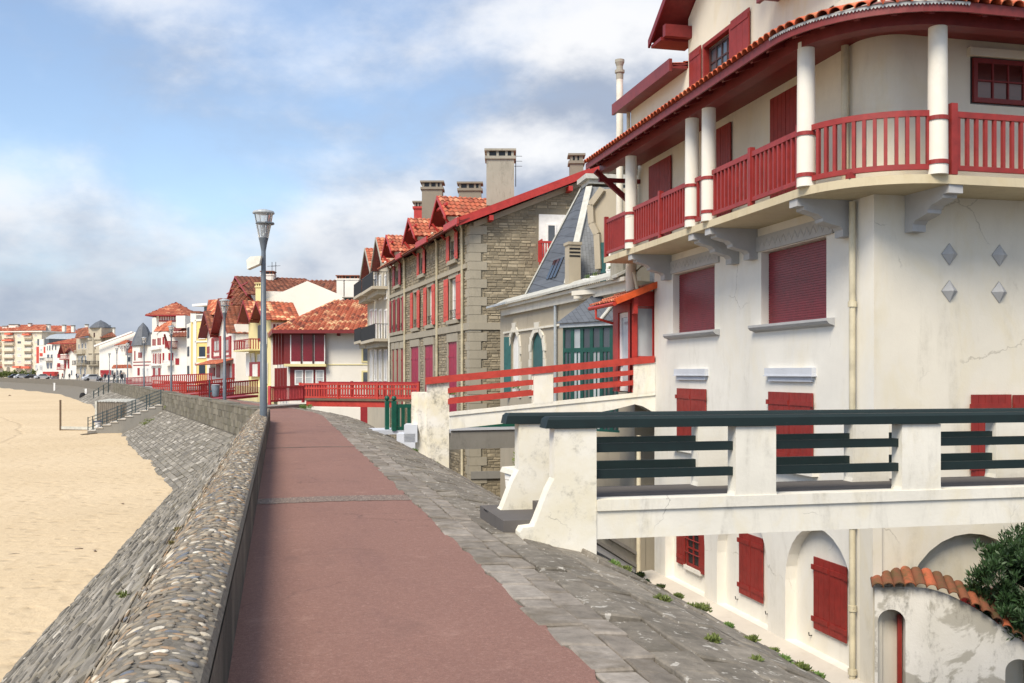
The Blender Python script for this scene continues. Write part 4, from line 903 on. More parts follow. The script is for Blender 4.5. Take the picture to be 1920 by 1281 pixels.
# --- red glazed porch at the end of the red footbridge
PO = thing('porch', 'small red timber porch with orange tiled roof and glazed white door', 'porch', (9.6, 26.3, 1.1))
FP1, FP2 = Fac((9.6, 26.3), (9.6, 27.9)), Fac((9.6, 26.3), (10.45, 26.3))
m = MB()
for a0, a1 in ((0.0, 0.30), (1.15, 1.6)): m.fb(FP1, a0, a1, 1.12, 3.62, -0.12, 0)
m.fb(FP1, 0.30, 1.15, 3.40, 3.62, -0.12, 0); m.fb(FP1, 0.0, 1.6, 3.62, 3.8, -0.12, 0.02)
m.fb(FP2, 0.0, 0.16, 1.12, 3.7, -0.12, 0.012); m.fb(FP2, 0.68, 0.85, 1.12, 4.1, -0.12, 0.012); m.fb(FP2, 0.16, 0.68, 1.12, 2.08, -0.12, 0.0); m.fb(FP2, 0.16, 0.68, 3.52, 3.95, -0.12, 0.0)
m.build('frame', 'porch_red', PO)
window(FP1, 0.32, 1.13, 1.14, 3.38, PO, 'white_wood', 'glass_pale', o=-0.10, nx=1, nz=1, fw=0.13)
window(FP2, 0.17, 0.67, 2.1, 3.5, PO, 'porch_red', 'glass_pale', o=-0.10, nx=1, nz=1, fw=0.03)
MB().box(9.75, 10.5, 26.45, 27.85, 1.1, 1.14).build('floor', 'concrete', PO); MB().box(10.4, 10.5, 26.35, 27.9, 1.1, 3.9).build('back_wall', 'stucco_white', PO)
tile_roof((9.0, 25.95, 3.62), (9.0, 28.2, 3.62), (10.5, 25.95, 4.22), (10.5, 28.2, 4.22), 'tile_bright', PO, pitch=0.2)
MB().bar((9.0, 25.93, 3.62), (10.5, 25.93, 4.22), 0.1, 0.17).build('verge', 'orange_verge', PO); MB().bar((10.35, 26.1, 3.7), (10.35, 26.1, 4.12), 0.16, 0.12).build('bracket', 'porch_red', PO); MB().bar((9.62, 26.1, 3.3), (9.62, 26.1, 3.75), 0.12, 0.16).build('bracket', 'porch_red', PO)
MB().tube([(8.98, 25.95, 3.56), (8.98, 28.2, 3.56)], 0.06, 8).build('gutter', 'rail_red', PO); MB().tube([(8.98, 27.6, 3.55), (8.98, 27.6, 3.25), (9.5, 27.6, 3.1)], 0.04, 8).build('gutter_pipe', 'rail_red', PO)
# --- garden wall with tiled coping and arched doorway, shrub behind it
GA = Fac((10.16, 15.42), (13.2, 13.9)); GW = thing('garden_wall', 'stained white garden wall with tiled coping and arched doorway below the bridge', 'garden wall', (10.3, 15.4, -4.4))
topl = [(1640, 1102), (1700, 1100), (1740, 1103), (1775, 1113), (1810, 1130), (1845, 1150), (1880, 1176), (1925, 1208), (1990, 1255)]
tp = [GA.sz(u, v) for u, v in topl]
d0, d1 = GA.a(1646), GA.a(1698); dz = GA.sz(1672, 1143)[1]; e0 = GA.a(1885); e1 = e0 + (d1 - d0); ez = GA.sz(1908, 1236)[1]
mb = MB()
def topz(a):
    for (p, q), (r, s) in zip(tp, tp[1:]):
        if p <= a <= r: return q + (s - q) * (a - p) / (r - p)
    return tp[-1][1] if a > tp[-1][0] else tp[0][1]
zl = -4.4; zt = min(ez + 0.02, dz + 0.02)
ops_ = [(d0, d1, zl, dz, 0.3, False, True), (e0, e1, zl, ez, 0.3, False, True)]
wall_into(mb, GA, tp[0][0], tp[-1][0], zl, ez + 0.001, [(d0, d1, zl, ez + 0.001, 0, False, False), ops_[1]])
wall_into(mb, GA, tp[0][0], d1 + 0.3, ez + 0.001, dz + 0.1, [(d0, d1, ez + 0.001, dz, 0, False, True)])
ro = [(d0, zl)] + arc_pts((d0 + d1) / 2, dz - (d1 - d0) / 2, (d1 - d0) / 2) + [(d1, zl)]
for p, q in zip(ro, ro[1:]): mb.face([GA.P(*p), GA.P(*q), GA.P(*q, -0.3), GA.P(*p, -0.3)])
N_ = 24
for k in range(N_):
    a, b = tp[0][0] + (tp[-1][0] - tp[0][0]) * k / N_, tp[0][0] + (tp[-1][0] - tp[0][0]) * (k + 1) / N_
    for x0, x1, zb in ((a, min(b, d1 + 0.3), dz + 0.1), (max(a, d1 + 0.3), b, ez + 0.001)):
        if x1 > x0 + 1e-4 and topz((x0 + x1) / 2) > zb: mb.face([GA.P(x0, zb), GA.P(x1, zb), GA.P(x1, max(zb, topz(x1))), GA.P(x0, max(zb, topz(x0)))])
mb.build('wall', 'patched_render', GW); 
m = MB(); m.fb(GA, tp[0][0], d0 - 0.001, zl, topz(d0) - 0.05, -0.3, -0.28); m.fb(GA, d1, e0, zl, topz(e0) - 0.1, -0.3, -0.28); m.build('wall_back', 'stucco_worn', GW)
MB().fb(GA, d0 + 0.02, d1 + 0.1, zl, dz + 0.1, -1.0, -0.95).build('passage_wall', 'stucco_cream', GW); MB().fb(GA, d1 - 0.09, d1 - 0.02, zl, dz - 0.16, -0.5, -0.26).build('door', 'red_shutter', GW)
cm_ = barrel(0.62, 0.10, 0.09); cm_.materials.clear(); cm_.materials.append(M('coping_tile'))
a = tp[0][0] + 0.04
while a < tp[-1][0]:
    z = topz(a); sl = (topz(a + 0.1) - topz(a - 0.1)) / 0.2; al = (GA.t + Z(sl)).normalized(); x = (-GA.n + Z(0.30)).normalized(); y_ = al - x * al.dot(x); y_.normalize(); zz = x.cross(y_)
    if zz.z < 0: y_ = -y_; zz = x.cross(y_)
    inst('coping_tile', cm_, frame4(GA.P(a, z + 0.03, 0.14), x, y_, zz), GW); a += 0.175 / max(1, math.sqrt(1 + sl * sl) * 0.9)
def leaves(mb, c, rad, n, ln, wd, up=0.3, flat=0.0):
    c = Vector(c)
    for _ in range(n):
        while True:
            q = Vector((RN.uniform(-1, 1), RN.uniform(-1, 1), RN.uniform(-1, 1)))
            if q.length <= 1: break
        q = q * (0.55 + 0.45 * RN.random()) ; p = c + Vector((q.x * rad[0], q.y * rad[1], q.z * rad[2]))
        d = (Vector((q.x, q.y, q.z + up)) + Vector((RN.gauss(0, 0.5), RN.gauss(0, 0.5), RN.gauss(0, 0.5)))).normalized(); s = d.cross(Vector((RN.gauss(0, 1), RN.gauss(0, 1), RN.gauss(0, 1)))).normalized()
        l = ln * RN.uniform(0.7, 1.3); w_ = wd * RN.uniform(0.7, 1.2); mb.face([p, p + d * l * 0.45 + s * w_, p + d * l, p + d * l * 0.45 - s * w_])
SH = thing('shrub', 'dense dark green evergreen shrub behind the tiled garden wall', 'shrub', (12.95, 14.9, -4.4))
m = MB(); 
for k in range(6): 
    t = k * 1.05; m.tube([(12.95, 14.9, -4.4), (12.95 + 0.2 * math.cos(t), 14.9 + 0.15 * math.sin(t), -3.0), (12.95 + 0.75 * math.cos(t), 14.9 + 0.45 * math.sin(t), -1.9 + 0.2 * (k % 3))], [0.05, 0.035, 0.012], 6)
m.build('trunk', 'bark', SH)
m = MB()
for k in range(58):
    t = RN.uniform(0, 6.28); r = math.sqrt(RN.random()); hb = RN.uniform(-0.9, 0.85) * (1 - 0.35 * r); c = Vector((12.75 + 1.05 * r * math.cos(t), 14.72 + 0.5 * r * math.sin(t), -2.05 + hb))
    for j in range(4): leaves(m, c + Vector((RN.gauss(0, 0.12), RN.gauss(0, 0.1), RN.gauss(0, 0.1))), (0.16, 0.14, 0.12), 95, 0.105, 0.017, 0.9)
for k in range(26):      # stray shoots breaking the outline
    t = RN.uniform(0, 6.28); c = Vector((12.75 + 1.1 * math.cos(t), 14.72 + 0.5 * math.sin(t), -1.75 + RN.uniform(-0.4, 0.75)))
    leaves(m, c, (0.09, 0.09, 0.16), 45, 0.10, 0.015, 1.2)
m.build('crown', 'leaf_dark', SH)
# ================================================================== footbridge with dark green rails (nearest)
GB = thing('footbridge', 'white concrete footbridge with dark green plank rails nearest the camera', 'footbridge', (2.6, 10.5, -0.3))
Y0, Y1, TW = 10.0, 11.0, 0.20
def jitter_prism(mb, poly, y0, y1): mb.prism([Vector((x, y0, z)) for x, z in poly], (0, y1 - y0, 0))
for y, ex in ((Y0, 0.0), (Y1, 0.0)):
    px = [(2.80, 3.26), (4.85, 5.33), (6.90, 7.40), (8.95, 9.45), (11.0, 11.5)]
    if y == Y1: px = [(2.66, 3.12)] + px[1:]
    for k, (x0, x1) in enumerate(px):
        m = MB()
        if k == 0: poly = [(x0, 1.07), (x0, 0.55), (x0 - 0.07, 0.42), (x0 - 0.19, 0.12), (x0 - 0.22, 0.06), (x0 - 0.34, 0.05), (x0 - 0.37, 0.0), (x0 - 0.37, -0.16), (x0 - 0.1, -0.34), (x1, -0.50), (x1, 1.07)]
        else: poly = [(x0, 1.07), (x0, 0.36), (x0 - 0.015, 0.30), (x1 + 0.015, 0.30), (x1, 0.36), (x1, 1.07)]
        if k == 0 and y == Y1: poly = [(a, max(b, 0.09)) for a, b in poly]
        jitter_prism(m, poly, y, y + TW); m.build('parapet_post', 'bridge_white' if k else 'foot_white', GB)
    a = 2.70 if y == Y0 else 2.50
    m = MB(); m.prism([Vector((a, y - 0.03, 1.075)), Vector((a, y + TW + 0.03, 1.075)), Vector((a + 0.02, y + TW + 0.03, 1.165)), Vector((a + 0.05, y + TW, 1.195)), Vector((a + 0.05, y, 1.195)), Vector((a + 0.02, y - 0.03, 1.165))], (9.5, 0, 0)); m.build('top_rail', 'green_rail', GB)
    for (q0, q1) in zip(px, px[1:]):
        for z0, z1 in ((0.81, 0.905), (0.53, 0.625)): MB().box(q0[1] - 0.02 if q0 is not px[0] else q0[1] - 0.02, q1[0] + 0.03, y + 0.07, y + 0.14, z0, z1).build('plank_rail', 'green_rail', GB)
m = MB(); m.box(3.262, 12.0, Y0 - 0.015, Y0 + 0.24, 0.20, 0.315); m.build('kerb', 'bridge_white', GB)
m = MB(); m.prism([Vector((3.262, Y0 + 0.01, -0.10)), Vector((12, Y0 + 0.01, -0.10)), Vector((12, Y0 + 0.01, 0.198)), Vector((3.262, Y0 + 0.01, 0.198))], (0, 0.18, 0)); m.box(3.262, 12, Y1 + 0.02, Y1 + 0.2, -0.1, 0.098); m.build('beam', 'bridge_white', GB)
MB().box(3.1, 12, Y0 + 0.235, Y1 + 0.24, 0.10, 0.309).build('deck', 'dark_concrete', GB)
m = MB(); m.box(2.30, 2.9, Y0 + 0.20, Y1 + 0.45, -0.28, 0.10); m.build('step', 'dark_concrete', GB); MB().box(2.82, 3.3, Y0 + 0.2, Y1, -0.3, 0.20).build('step', 'dark_concrete', GB)
# ================================================================== footbridge with red rails to the porch
RBg = thing('footbridge', 'white concrete ramp footbridge with bright red rails leading to the red porch', 'footbridge', G(800, 27.6, -1.2))
FR = fac(780, 27.6, 1232, 27.75); FR2 = FR.off(-1.15)
def lin(u, p, q): return p[1] + (q[1] - p[1]) * (u - p[0]) / (q[0] - p[0])
def fstrip(F, u0, u1, top, bot, o0, o1, n=1):
    m = MB(); a0, a1 = F.a(u0), F.a(u1)
    zt0, zt1 = FR.sz(u0, lin(u0, *top))[1], FR.sz(u1, lin(u1, *top))[1]; zb0, zb1 = FR.sz(u0, lin(u0, *bot))[1], FR.sz(u1, lin(u1, *bot))[1]
    m.prism([F.P(FR.a(u0), zb0, o0), F.P(FR.a(u1), zb1, o0), F.P(FR.a(u1), zt1, o0), F.P(FR.a(u0), zt0, o0)], F.n * (o1 - o0)); return m
TOPL = ((840, 704), (1228, 667)); 
for F, dx in ((FR, 0), (FR2, 0)):
    fstrip(F, 798, 1226, ((840, 704), (1228, 667)), ((840, 717), (1228, 680)), -0.02, 0.14).build('top_rail', 'rail_red', RBg)
    for u0, u1 in ((840, 1003), (1035, 1190)):
        fstrip(F, u0, u1, ((840, 728), (1228, 690)), ((840, 737.5), (1228, 699)), 0.0, 0.07).build('plank_rail', 'rail_red', RBg); fstrip(F, u0, u1, ((840, 748), (1228, 709)), ((840, 758), (1228, 718)), 0.0, 0.07).build('plank_rail', 'rail_red', RBg)
    for u0, u1 in ((1000, 1037), (1187, 1228)): fstrip(F, u0, u1, ((840, 714), (1228, 679)), ((840, 776), (1228, 737)), -0.1, 0.1).build('parapet_post', 'bridge_white', RBg)
fstrip(FR, 800, 842, ((840, 716), (1228, 679)), ((840, 880), (1228, 880)), -0.25, 0.05).build('pier', 'pier_white', RBg)
fstrip(FR2, 803, 838, ((840, 716), (1228, 679)), ((840, 780), (1228, 780)), -0.1, 0.05).build('parapet_post', 'pier_white', RBg)
fstrip(FR, 770, 800, ((770, 736), (800, 736)), ((770, 838), (800, 868)), -0.9, -0.25).build('pier_wing', 'pier_white', RBg)
fstrip(FR, 783, 801, ((783, 737), (800, 737)), ((783, 800), (800, 860)), -0.249, -0.02).build('pier_wing', 'pier_white', RBg)
fstrip(FR, 842, 1228, ((840, 773), (1228, 733)), ((840, 780), (1228, 741)), -0.12, 0.10).build('kerb', 'bridge_white', RBg)
m = MB(); pts = [(842, 805), (900, 799), (1000, 788), (1100, 777), (1150, 768), (1190, 758), (1205, 762), (1228, 775)]
bt = [FR.sz(u, v) for u, v in pts]; tpz = [FR.sz(u, lin(u, (840, 780), (1228, 741))) for u, v in ((1228, 0), (842, 0))]
m.fprism(FR, bt + tpz, -0.2, 0.06); m.build('beam', 'bridge_white', RBg); m = MB(); m.fprism(FR2, bt + tpz, -0.1, 0.06); m.build('beam', 'bridge_white', RBg)
m = MB(); z0, z1 = FR.sz(842, 776)[1], FR.sz(1228, 737)[1]; a0, a1 = FR.a(842), FR.a(1228); m.prism([FR.P(a0, z0 - 0.16, -1.2), FR.P(a1, z1 - 0.16, -1.2), FR.P(a1, z1 - 0.03, -1.2), FR.P(a0, z0 - 0.03, -1.2)], FR.n * 1.1); m.build('deck', 'concrete', RBg)
for k, (u0, u1, v0, v1) in enumerate(((743, 778, 814, 842), (757, 782, 797, 830))):
    a0, a1, zz0, zz1 = FR.rect(u0, v0, u1, v1); MB().fb(FR, a0, a1, zz0, zz1, -0.95, -0.1).build('step', 'blue_trim', RBg)
# ================================================================== grey slab footbridge with green gate behind it
GG = thing('footbridge', 'weathered grey concrete footbridge with green picket gate and fence', 'footbridge', G(750, 31.5, -0.6))
FG = fac(735, 31.6, 1000, 33.2)
def gbox(u0, v0, u1, v1, o0, o1, name, mat): 
    a0, a1, z0, z1 = FG.rect(u0, v0, u1, v1); return MB().fb(FG, a0, a1, z0, z1, o0, o1).build(name, mat, GG)
gbox(845, 806, 1000, 841, -1.4, 0.0, 'slab', 'concrete'); gbox(845, 801, 1000, 806, -1.4, 0.05, 'coping', 'blue_trim'); gbox(690, 806, 845, 814, -1.4, 0.0, 'threshold', 'blue_trim')
for u0, u1 in ((727, 734), (735, 743)): 
    a0, a1, z0, z1 = FG.rect(u0, 752, u1, 808); off_ = -0.35 if u0 < 730 else 0.0
    g = MB().fb(FG, a0, a1, z0, z1, off_ - 0.1, off_ + 0.04).build('gate_post', 'green_gate', GG)
    MB().lathe(FG.P((a0 + a1) / 2, z1, off_ - 0.03), [(0.03, 0), (0.075, 0.04), (0.085, 0.09), (0.06, 0.14), (0.01, 0.165)], 10).build('ball_finial', 'green_gate', g, smooth=True)
for z, h in ((758, 765), (800, 807)): gbox(743, z, 776, h, -0.06, 0.0, 'gate_rail', 'green_gate')
for u in (743.5, 753, 764, 772): gbox(u, 765, u + 6.5, 800, -0.05, -0.01, 'gate_slat', 'green_gate')
gbox(845, 776, 966, 786, -0.04, 0.02, 'fence_rail', 'green_gate'); gbox(845, 795, 1000, 800.5, -0.03, 0.02, 'fence_rail', 'green_gate')
for u in range(850, 966, 9): gbox(u, 786, u + 4, 795, -0.02, 0.01, 'fence_slat', 'green_gate')
# ================================================================== red timber footbridge towards the bow-fronted house
DB = thing('footbridge', 'bright red timber footbridge with close pickets crossing to the stone houses', 'footbridge', G(575, 49, 0.0))
def picket(F, u0, v0, u1, v1, parent, mat, n, topr=True, low=0.12, o=0.0, mid=False):
    a0, a1, z0, z1 = F.rect(u0, v0, u1, v1); h = z1 - z0
    MB().fb(F, a0, a1, z1 - 0.09, z1, o - 0.02, o + 0.06).build('top_rail', mat, parent); MB().fb(F, a0, a1, z0 + low, z0 + low + 0.09, o - 0.02, o + 0.05).build('bottom_rail', mat, parent)
    if mid: MB().fb(F, a0, a1, z1 - 0.3, z1 - 0.22, o - 0.02, o + 0.05).build('middle_rail', mat, parent)
    wd = (a1 - a0) / n * 0.44; mm = MB(); mm.fb(Fac((0, -1), (F.t.x, -1 + F.t.y)), -wd / 2, wd / 2, z0 + low + 0.05, z1 - 0.05, -0.015, 0.015); me = mm.mesh('picket', Vector((0, -1, 0))); me.materials.append(M(mat))
    for k in range(n): inst('picket', me, Matrix.Translation(F.P(a0 + (a1 - a0) * (k + 0.5) / n, 0, o + 0.02)), parent)
    n2 = max(2, int((a1 - a0) / 1.9) + 1)
    for k in range(n2): 
        a = a0 + (a1 - a0) * k / (n2 - 1); MB().fb(F, a - 0.05, a + 0.05, z0, z1 + 0.03, o - 0.05, o + 0.07).build('railing_post', mat, parent)
FD = fac(575, 50, 785, 47.5); picket(FD, 563, 719, 785, 752, DB, 'fence_red', 44, mid=True)
a0, a1, z0, z1 = FD.rect(575, 751, 738, 763); MB().fb(FD, a0, a1, z0, z1, -0.15, 0.05).build('beam', 'fence_red', DB); MB().fb(FD, a0 - 0.2, a1 + 1.0, z1 - 0.02, z1 + 0.07, -1.6, 0.12).build('deck', 'brown_wood', DB)
FD2 = FD.off(-1.6); picket(FD2, 600, 716, 785, 748, DB, 'far_red', 36)
FDL = fac(505, 45.5, 575, 49.5); picket(FDL, 505, 724, 568, 757, DB, 'fence_pink', 22)
MB().fb(FDL, -0.2, FDL.L + 0.2, -0.3, 0.12, -1.0, -0.1).build('landing', 'concrete', DB)
# ================================================================== further red footbridges along the promenade
def far_bridge(label, segs, mat='far_red'):
    p0 = W(segs[0][0], segs[0][2], segs[0][1]); b = thing('footbridge', label, 'footbridge', (p0.x, p0.y, 0), 'red footbridges along the promenade')
    for (u0, d0, v0, u1, d1, v1, ht, n) in segs:
        F = fac(u0, d0, u1, d1); za = EYE - (v0 - HV) / FPX * d0; zb = EYE - (v1 - HV) / FPX * d1; L = F.L
        for h, t in ((ht, 0.10), (0.15, 0.09)): MB().bar(F.P(0, za - ht + h, 0), F.P(L, zb - ht + h, 0), 0.07, t).build('rail', mat, b)
        wd = L / n * 0.45
        for k in range(n):
            f = (k + 0.5) / n; z = za + (zb - za) * f; MB().fb(F, L * f - wd / 2, L * f + wd / 2, z - ht + 0.12, z - 0.04, -0.02, 0.02).build('picket', mat, b)
        MB().prism([F.P(0, za - ht - 0.15, -1.4), F.P(L, zb - ht - 0.15, -1.4), F.P(L, zb - ht, -1.4), F.P(0, za - ht, -1.4)], F.n * 1.4).build('deck', mat, b)
    return b
far_bridge('dark red picket footbridge behind the grey litter bin', [(372, 62, 722, 484, 66, 713, 0.98, 34)])
far_bridge('long bright red footbridge railing left of the second lamp post', [(335, 74, 719, 440, 77, 709, 0.9, 26), (286, 100, 714, 350, 88, 716, 1.0, 18)], 'rail_red')
far_bridge('red footbridge railing before the yellow house', [(285, 110, 705, 398, 104, 701, 1.1, 30)])
far_bridge('low red footbridge railing before the spired house', [(236, 140, 709, 288, 128, 706, 1.0, 20)])
# ================================================================== slate-roofed villa between the white house and the stone house
VB = thing('villa', 'pale stone villa with steep slate pavilion roof and green glazed bay', 'house', (9.8, 38, -4.4))
FB = Fac((9.55, 44.0), (10.35, 29.0))
zc = FB.sz(973, 575)[1]
def bwin(u0, v0, u1, v1): a0, a1, z0, z1 = FB.rect(u0, v0, u1, v1); return (a0, a1, z0, z1, 0.2, True, True)
w1, w2 = bwin(957, 622, 974, 745), bwin(997, 622, 1020, 745)
wall(FB, FB.a(938), FB.a(1190), -4.4, zc, [w1, w2], 'villa_stone', VB, core=9)
for w_ in (w1, w2):   # toothed white surround: separate blocks
    a0, a1, z0, z1 = w_[:4]; z = z0; k = 0
    while z < z1 - 0.45:
        e = 0.16 if k % 2 else 0.28
        for x0, x1 in ((a0 - e, a0), (a1, a1 + e)): MB().fb(FB, x0, x1, z, z + 0.29, 0, 0.05).build('surround_block', 'villa_trim', VB)
        z += 0.3; k += 1
    r = (a1 - a0) / 2; am = (a0 + a1) / 2
    for k in range(5):
        t0, t1 = math.pi * k / 5 + 0.03, math.pi * (k + 1) / 5 - 0.03; R2 = r + (0.42 if k == 2 else 0.24)
        MB().fprism(FB, [(am + r * math.cos(t0), z1 - r + r * math.sin(t0)), (am + R2 * math.cos(t0), z1 - r + R2 * math.sin(t0)), (am + R2 * math.cos(t1), z1 - r + R2 * math.sin(t1)), (am + r * math.cos(t1), z1 - r + r * math.sin(t1))], 0, 0.06).build('arch_stone', 'villa_trim', VB)
def arch_leaf(a0, a1, z0, z1, o, mat):
    r = (a1 - a0) / 2; MB().fprism(FB, [(a0, z0)] + arc_pts((a0 + a1) / 2, z1 - r, r, 10) + [(a1, z0)], o, o + 0.05).build('shutter', mat, VB)
arch_leaf(w2[0] + 0.02, w2[1] - 0.02, w2[2], w2[3] - 0.02, -0.1, 'green_shut'); arch_leaf(w1[0] + 0.02, w1[1] - 0.02, w1[2], w1[3] - 0.02, -0.17, 'white_wood')
m = MB(); m.box8([FB.P(w1[0] - 0.02, w1[2], 0.0), FB.P(w1[0] + 0.06, w1[2], 0), FB.P(w1[0] - 0.12, w1[2], 0.24), FB.P(w1[0] - 0.18, w1[2], 0.24), FB.P(w1[0] - 0.02, w1[3] - 0.2, 0), FB.P(w1[0] + 0.06, w1[3] - 0.2, 0), FB.P(w1[0] - 0.12, w1[3] - 0.2, 0.24), FB.P(w1[0] - 0.18, w1[3] - 0.2, 0.24)])
m.build('shutter', 'green_shut', VB)
# string course, cornice, zinc gutter
a0, a1 = FB.a(946), FB.a(1190)
m = MB(); m.fb(FB, a0, a1, zc - 0.28, zc, 0.0, 0.16); m.fb(FB, a0 - 0.05, a1, zc, zc + 0.12, -0.2, 0.34); m.build('cornice', 'villa_trim', VB); MB().fb(FB, a0, a1, zc - 1.05, zc - 0.97, 0, 0.07).build('string_course', 'villa_trim', VB)
m = MB(); m.prism([FB.P(a0 - 0.3, zc + 0.12, 0.45), FB.P(a0 - 0.3, zc + 0.2, 0.46), FB.P(a0 - 0.3, zc + 0.48, -0.1), FB.P(a0 - 0.3, zc + 0.4, -0.1)], FB.t * (a1 - a0)); m.build('lead_roll', 'lead_white', VB)
MB().prism([FB.P(FB.a(936), zc + 0.1, 0.6), FB.P(FB.a(936), zc + 0.18, 0.6), FB.P(FB.a(936), zc + 0.55, -0.6), FB.P(FB.a(936), zc + 0.45, -0.6)], FB.t * 2.6).build('zinc_flashing', 'zinc', VB)
pipe([FB.P(FB.a(1046), zc, 0.1), FB.P(FB.a(1046), -4.4, 0.1)], 0.06, VB, 'zinc')
# pavilion roof
b0, b1 = FB.a(985), FB.a(1062); zb = zc + 0.45
pA, pB = FB.P(b0, zb, -0.05), FB.P(b1, zb, -0.05); pT0, pT1 = W(1092, 352, 38.3), W(1106, 350, 37.2); pC = FB.P(b1 + 0.1, zb, -4.5); pT2 = pT1 + Vector((1.6, -0.1, 0)); pT3 = pT0 + Vector((1.6, 0.2, 0)); pD = FB.P(b0 - 0.1, zb, -4.5)
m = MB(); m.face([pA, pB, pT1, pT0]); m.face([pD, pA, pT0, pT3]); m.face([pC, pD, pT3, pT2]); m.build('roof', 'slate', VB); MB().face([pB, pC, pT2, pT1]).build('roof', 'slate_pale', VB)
for p, q, w_ in ((pB, pT1, 0.26), (pA, pT0, 0.10)): MB().bar(p + FB.n * 0.02, q + FB.n * 0.02, w_, 0.06).build('lead_hip', 'lead_white', VB)
cc = (pT0 + pT1 + pT2 + pT3) / 4; m = MB()
for s, z0, z1 in ((0.95, -0.05, 0.12), (1.12, 0.12, 0.3)):
    q = [cc + (p - cc) * s * 1.1 for p in (pT0, pT1, pT2, pT3)]; m.box8([Vector((p.x, p.y, pT0.z + z0)) for p in q] + [Vector((p.x, p.y, pT0.z + z1)) for p in q])
m.build('roof_crown', 'lead_white', VB)
# roof vent, skylight
vc = W(1074, 500, 35.5); m = MB(); m.box(vc.x - 0.22, vc.x + 0.22, vc.y - 0.25, vc.y + 0.25, vc.z - 0.9, vc.z + 0.75); m.box(vc.x - 0.26, vc.x + 0.26, vc.y - 0.29, vc.y + 0.29, vc.z + 0.75, vc.z + 0.85); v_ = m.build('roof_vent', 'villa_stone', VB)
for k in range(3): MB().box(vc.x - 0.2, vc.x + 0.2, vc.y - 0.262, vc.y - 0.252, vc.z + 0.32 + k * 0.13, vc.z + 0.38 + k * 0.13).build('vent_slot', 'iron', v_)
e = (pT0 - pA).normalized(); s0 = pA.lerp(pB, 0.42) + (pT0.lerp(pT1, 0.4) - pA.lerp(pB, 0.42)) * 0.10; up = (pT0.lerp(pT1, 0.4) - pA.lerp(pB, 0.4)).normalized(); al = (pB - pA).normalized(); nn = al.cross(up); nn = nn if nn.dot(-pA) > 0 else -nn
for k in range(3): 
    q = s0 + al * k * 0.42; MB().box8([q, q + al * 0.3, q + al * 0.3 + up * 0.8, q + up * 0.8, q + nn * 0.05, q + al * 0.3 + nn * 0.05, q + al * 0.3 + up * 0.8 + nn * 0.05, q + up * 0.8 + nn * 0.05]).build('skylight', 'glass_dark', VB)
# stone gable with scrolled edge beside the pavilion, lower slate roof, iron balcony, green shutters
DB_ = fac(1072, 34.8, 1180, 33.6); pts = [(1078, 540), (1125, 505), (1122, 440), (1112, 420), (1110, 385), (1120, 372), (1132, 355), (1190, 352), (1190, 540)]
MB().fprism(DB_, [DB_.sz(*p) for p in pts], -1.2, 0.0).build('gable_wall', 'villa_stone', VB)
m = MB(); 
for p, q in zip(pts[1:6], pts[2:7]): m.bar(DB_.P(*DB_.sz(*p), 0.02), DB_.P(*DB_.sz(*q), 0.02), 0.28, 0.22)
m.build('scroll_trim', 'villa_stone', VB)
for (u0, v0, u1, v1, mt) in ((1128, 455, 1137, 560, 'green_shut'), (1150, 455, 1160, 560, 'green_shut')): px_box(DB_, u0, v0, u1, v1, VB, 'shutter', mt, 0.02, 0.07)
px_box(DB_, 1137, 440, 1150, 560, VB, 'door_frame', 'white_wood', 0.0, 0.03)
m = MB(); iron = DB_.off(0.75)
for v in (512, 545): a0, a1, z0, z1 = iron.rect(1100, v, 1152, v + 1.5); m.fb(iron, a0, a1, z0, z1, 0, 0.03)
for k in range(15): 
    a0, a1, z0, z1 = iron.rect(1100 + k * 3.6, 512, 1101 + k * 3.6, 556); m.fb(iron, a0, a1, z0, z1, 0, 0.02)
m.build('iron_balcony', 'iron', VB); px_box(DB_, 1098, 556, 1154, 562, VB, 'balcony_slab', 'villa_trim', 0, 0.85)
FL = iron.off(0.1)
for u, v, n in ((1096, 523, 0), (1110, 518, 1), (1139, 506, 2)):
    a0, a1, z0, z1 = FL.rect(u, v, u + 11, v + 9); o = thing('flower_box', ('small white flower box at the far end of the iron balcony', 'white flower box on the middle of the iron balcony rail', 'white flower pot at the near end of the iron balcony')[n], 'flower box', FL.P(a0, z0, 0))
    m = MB(); m.fb(FL, a0 + 0.01, a1 - 0.01, z0, z1, -0.08, 0.1); m.fb(FL, a0 - 0.01, a1 + 0.01, z1 - 0.03, z1, -0.1, 0.12); m.build('box', 'box_white', o); m = MB(); leaves(m, FL.P((a0 + a1) / 2, z1 + 0.05, 0), (0.1, 0.1, 0.07), 60, 0.06, 0.012); m.build('plant', 'leaf_bright', o)
# green glazed bay with slate hood
FY = fac(1052, 33.0, 1165, 30.9); FY0 = FY
zt = FY.sz(1110, 612)[1]; a0, a1 = FY.a(1055), FY.a(1165)
MB().fb(FY, a0, a1, -4.4, -0.2, -1.2, 0.0).build('bay_base', 'villa_stone', VB); MB().fb(FY, a0 + 0.05, a1, -0.2, zt, -1.2, -0.5).build('bay_back', 'glass_dark', VB)
n = 6
for k in range(n):
    x0, x1 = a0 + (a1 - a0) * k / n, a0 + (a1 - a0) * (k + 1) / n; zm = zt - 0.75
    b_ = window(FY, x0, x1, -0.2, zm, VB, 'green_bay', 'glass_pale' if k in (1, 3) else 'glass', o=-0.06, nx=2, nz=1, fw=0.07); window(FY, x0, x1, zm, zt, VB, 'green_bay', 'glass_pale' if k == 1 else 'glass', o=-0.06, nx=1, nz=1, fw=0.07)
m = MB(); m.fb(FY, a0 - 0.05, a1, zt, zt + 0.14, -1.2, 0.10); m.build('bay_gutter', 'zinc', VB)
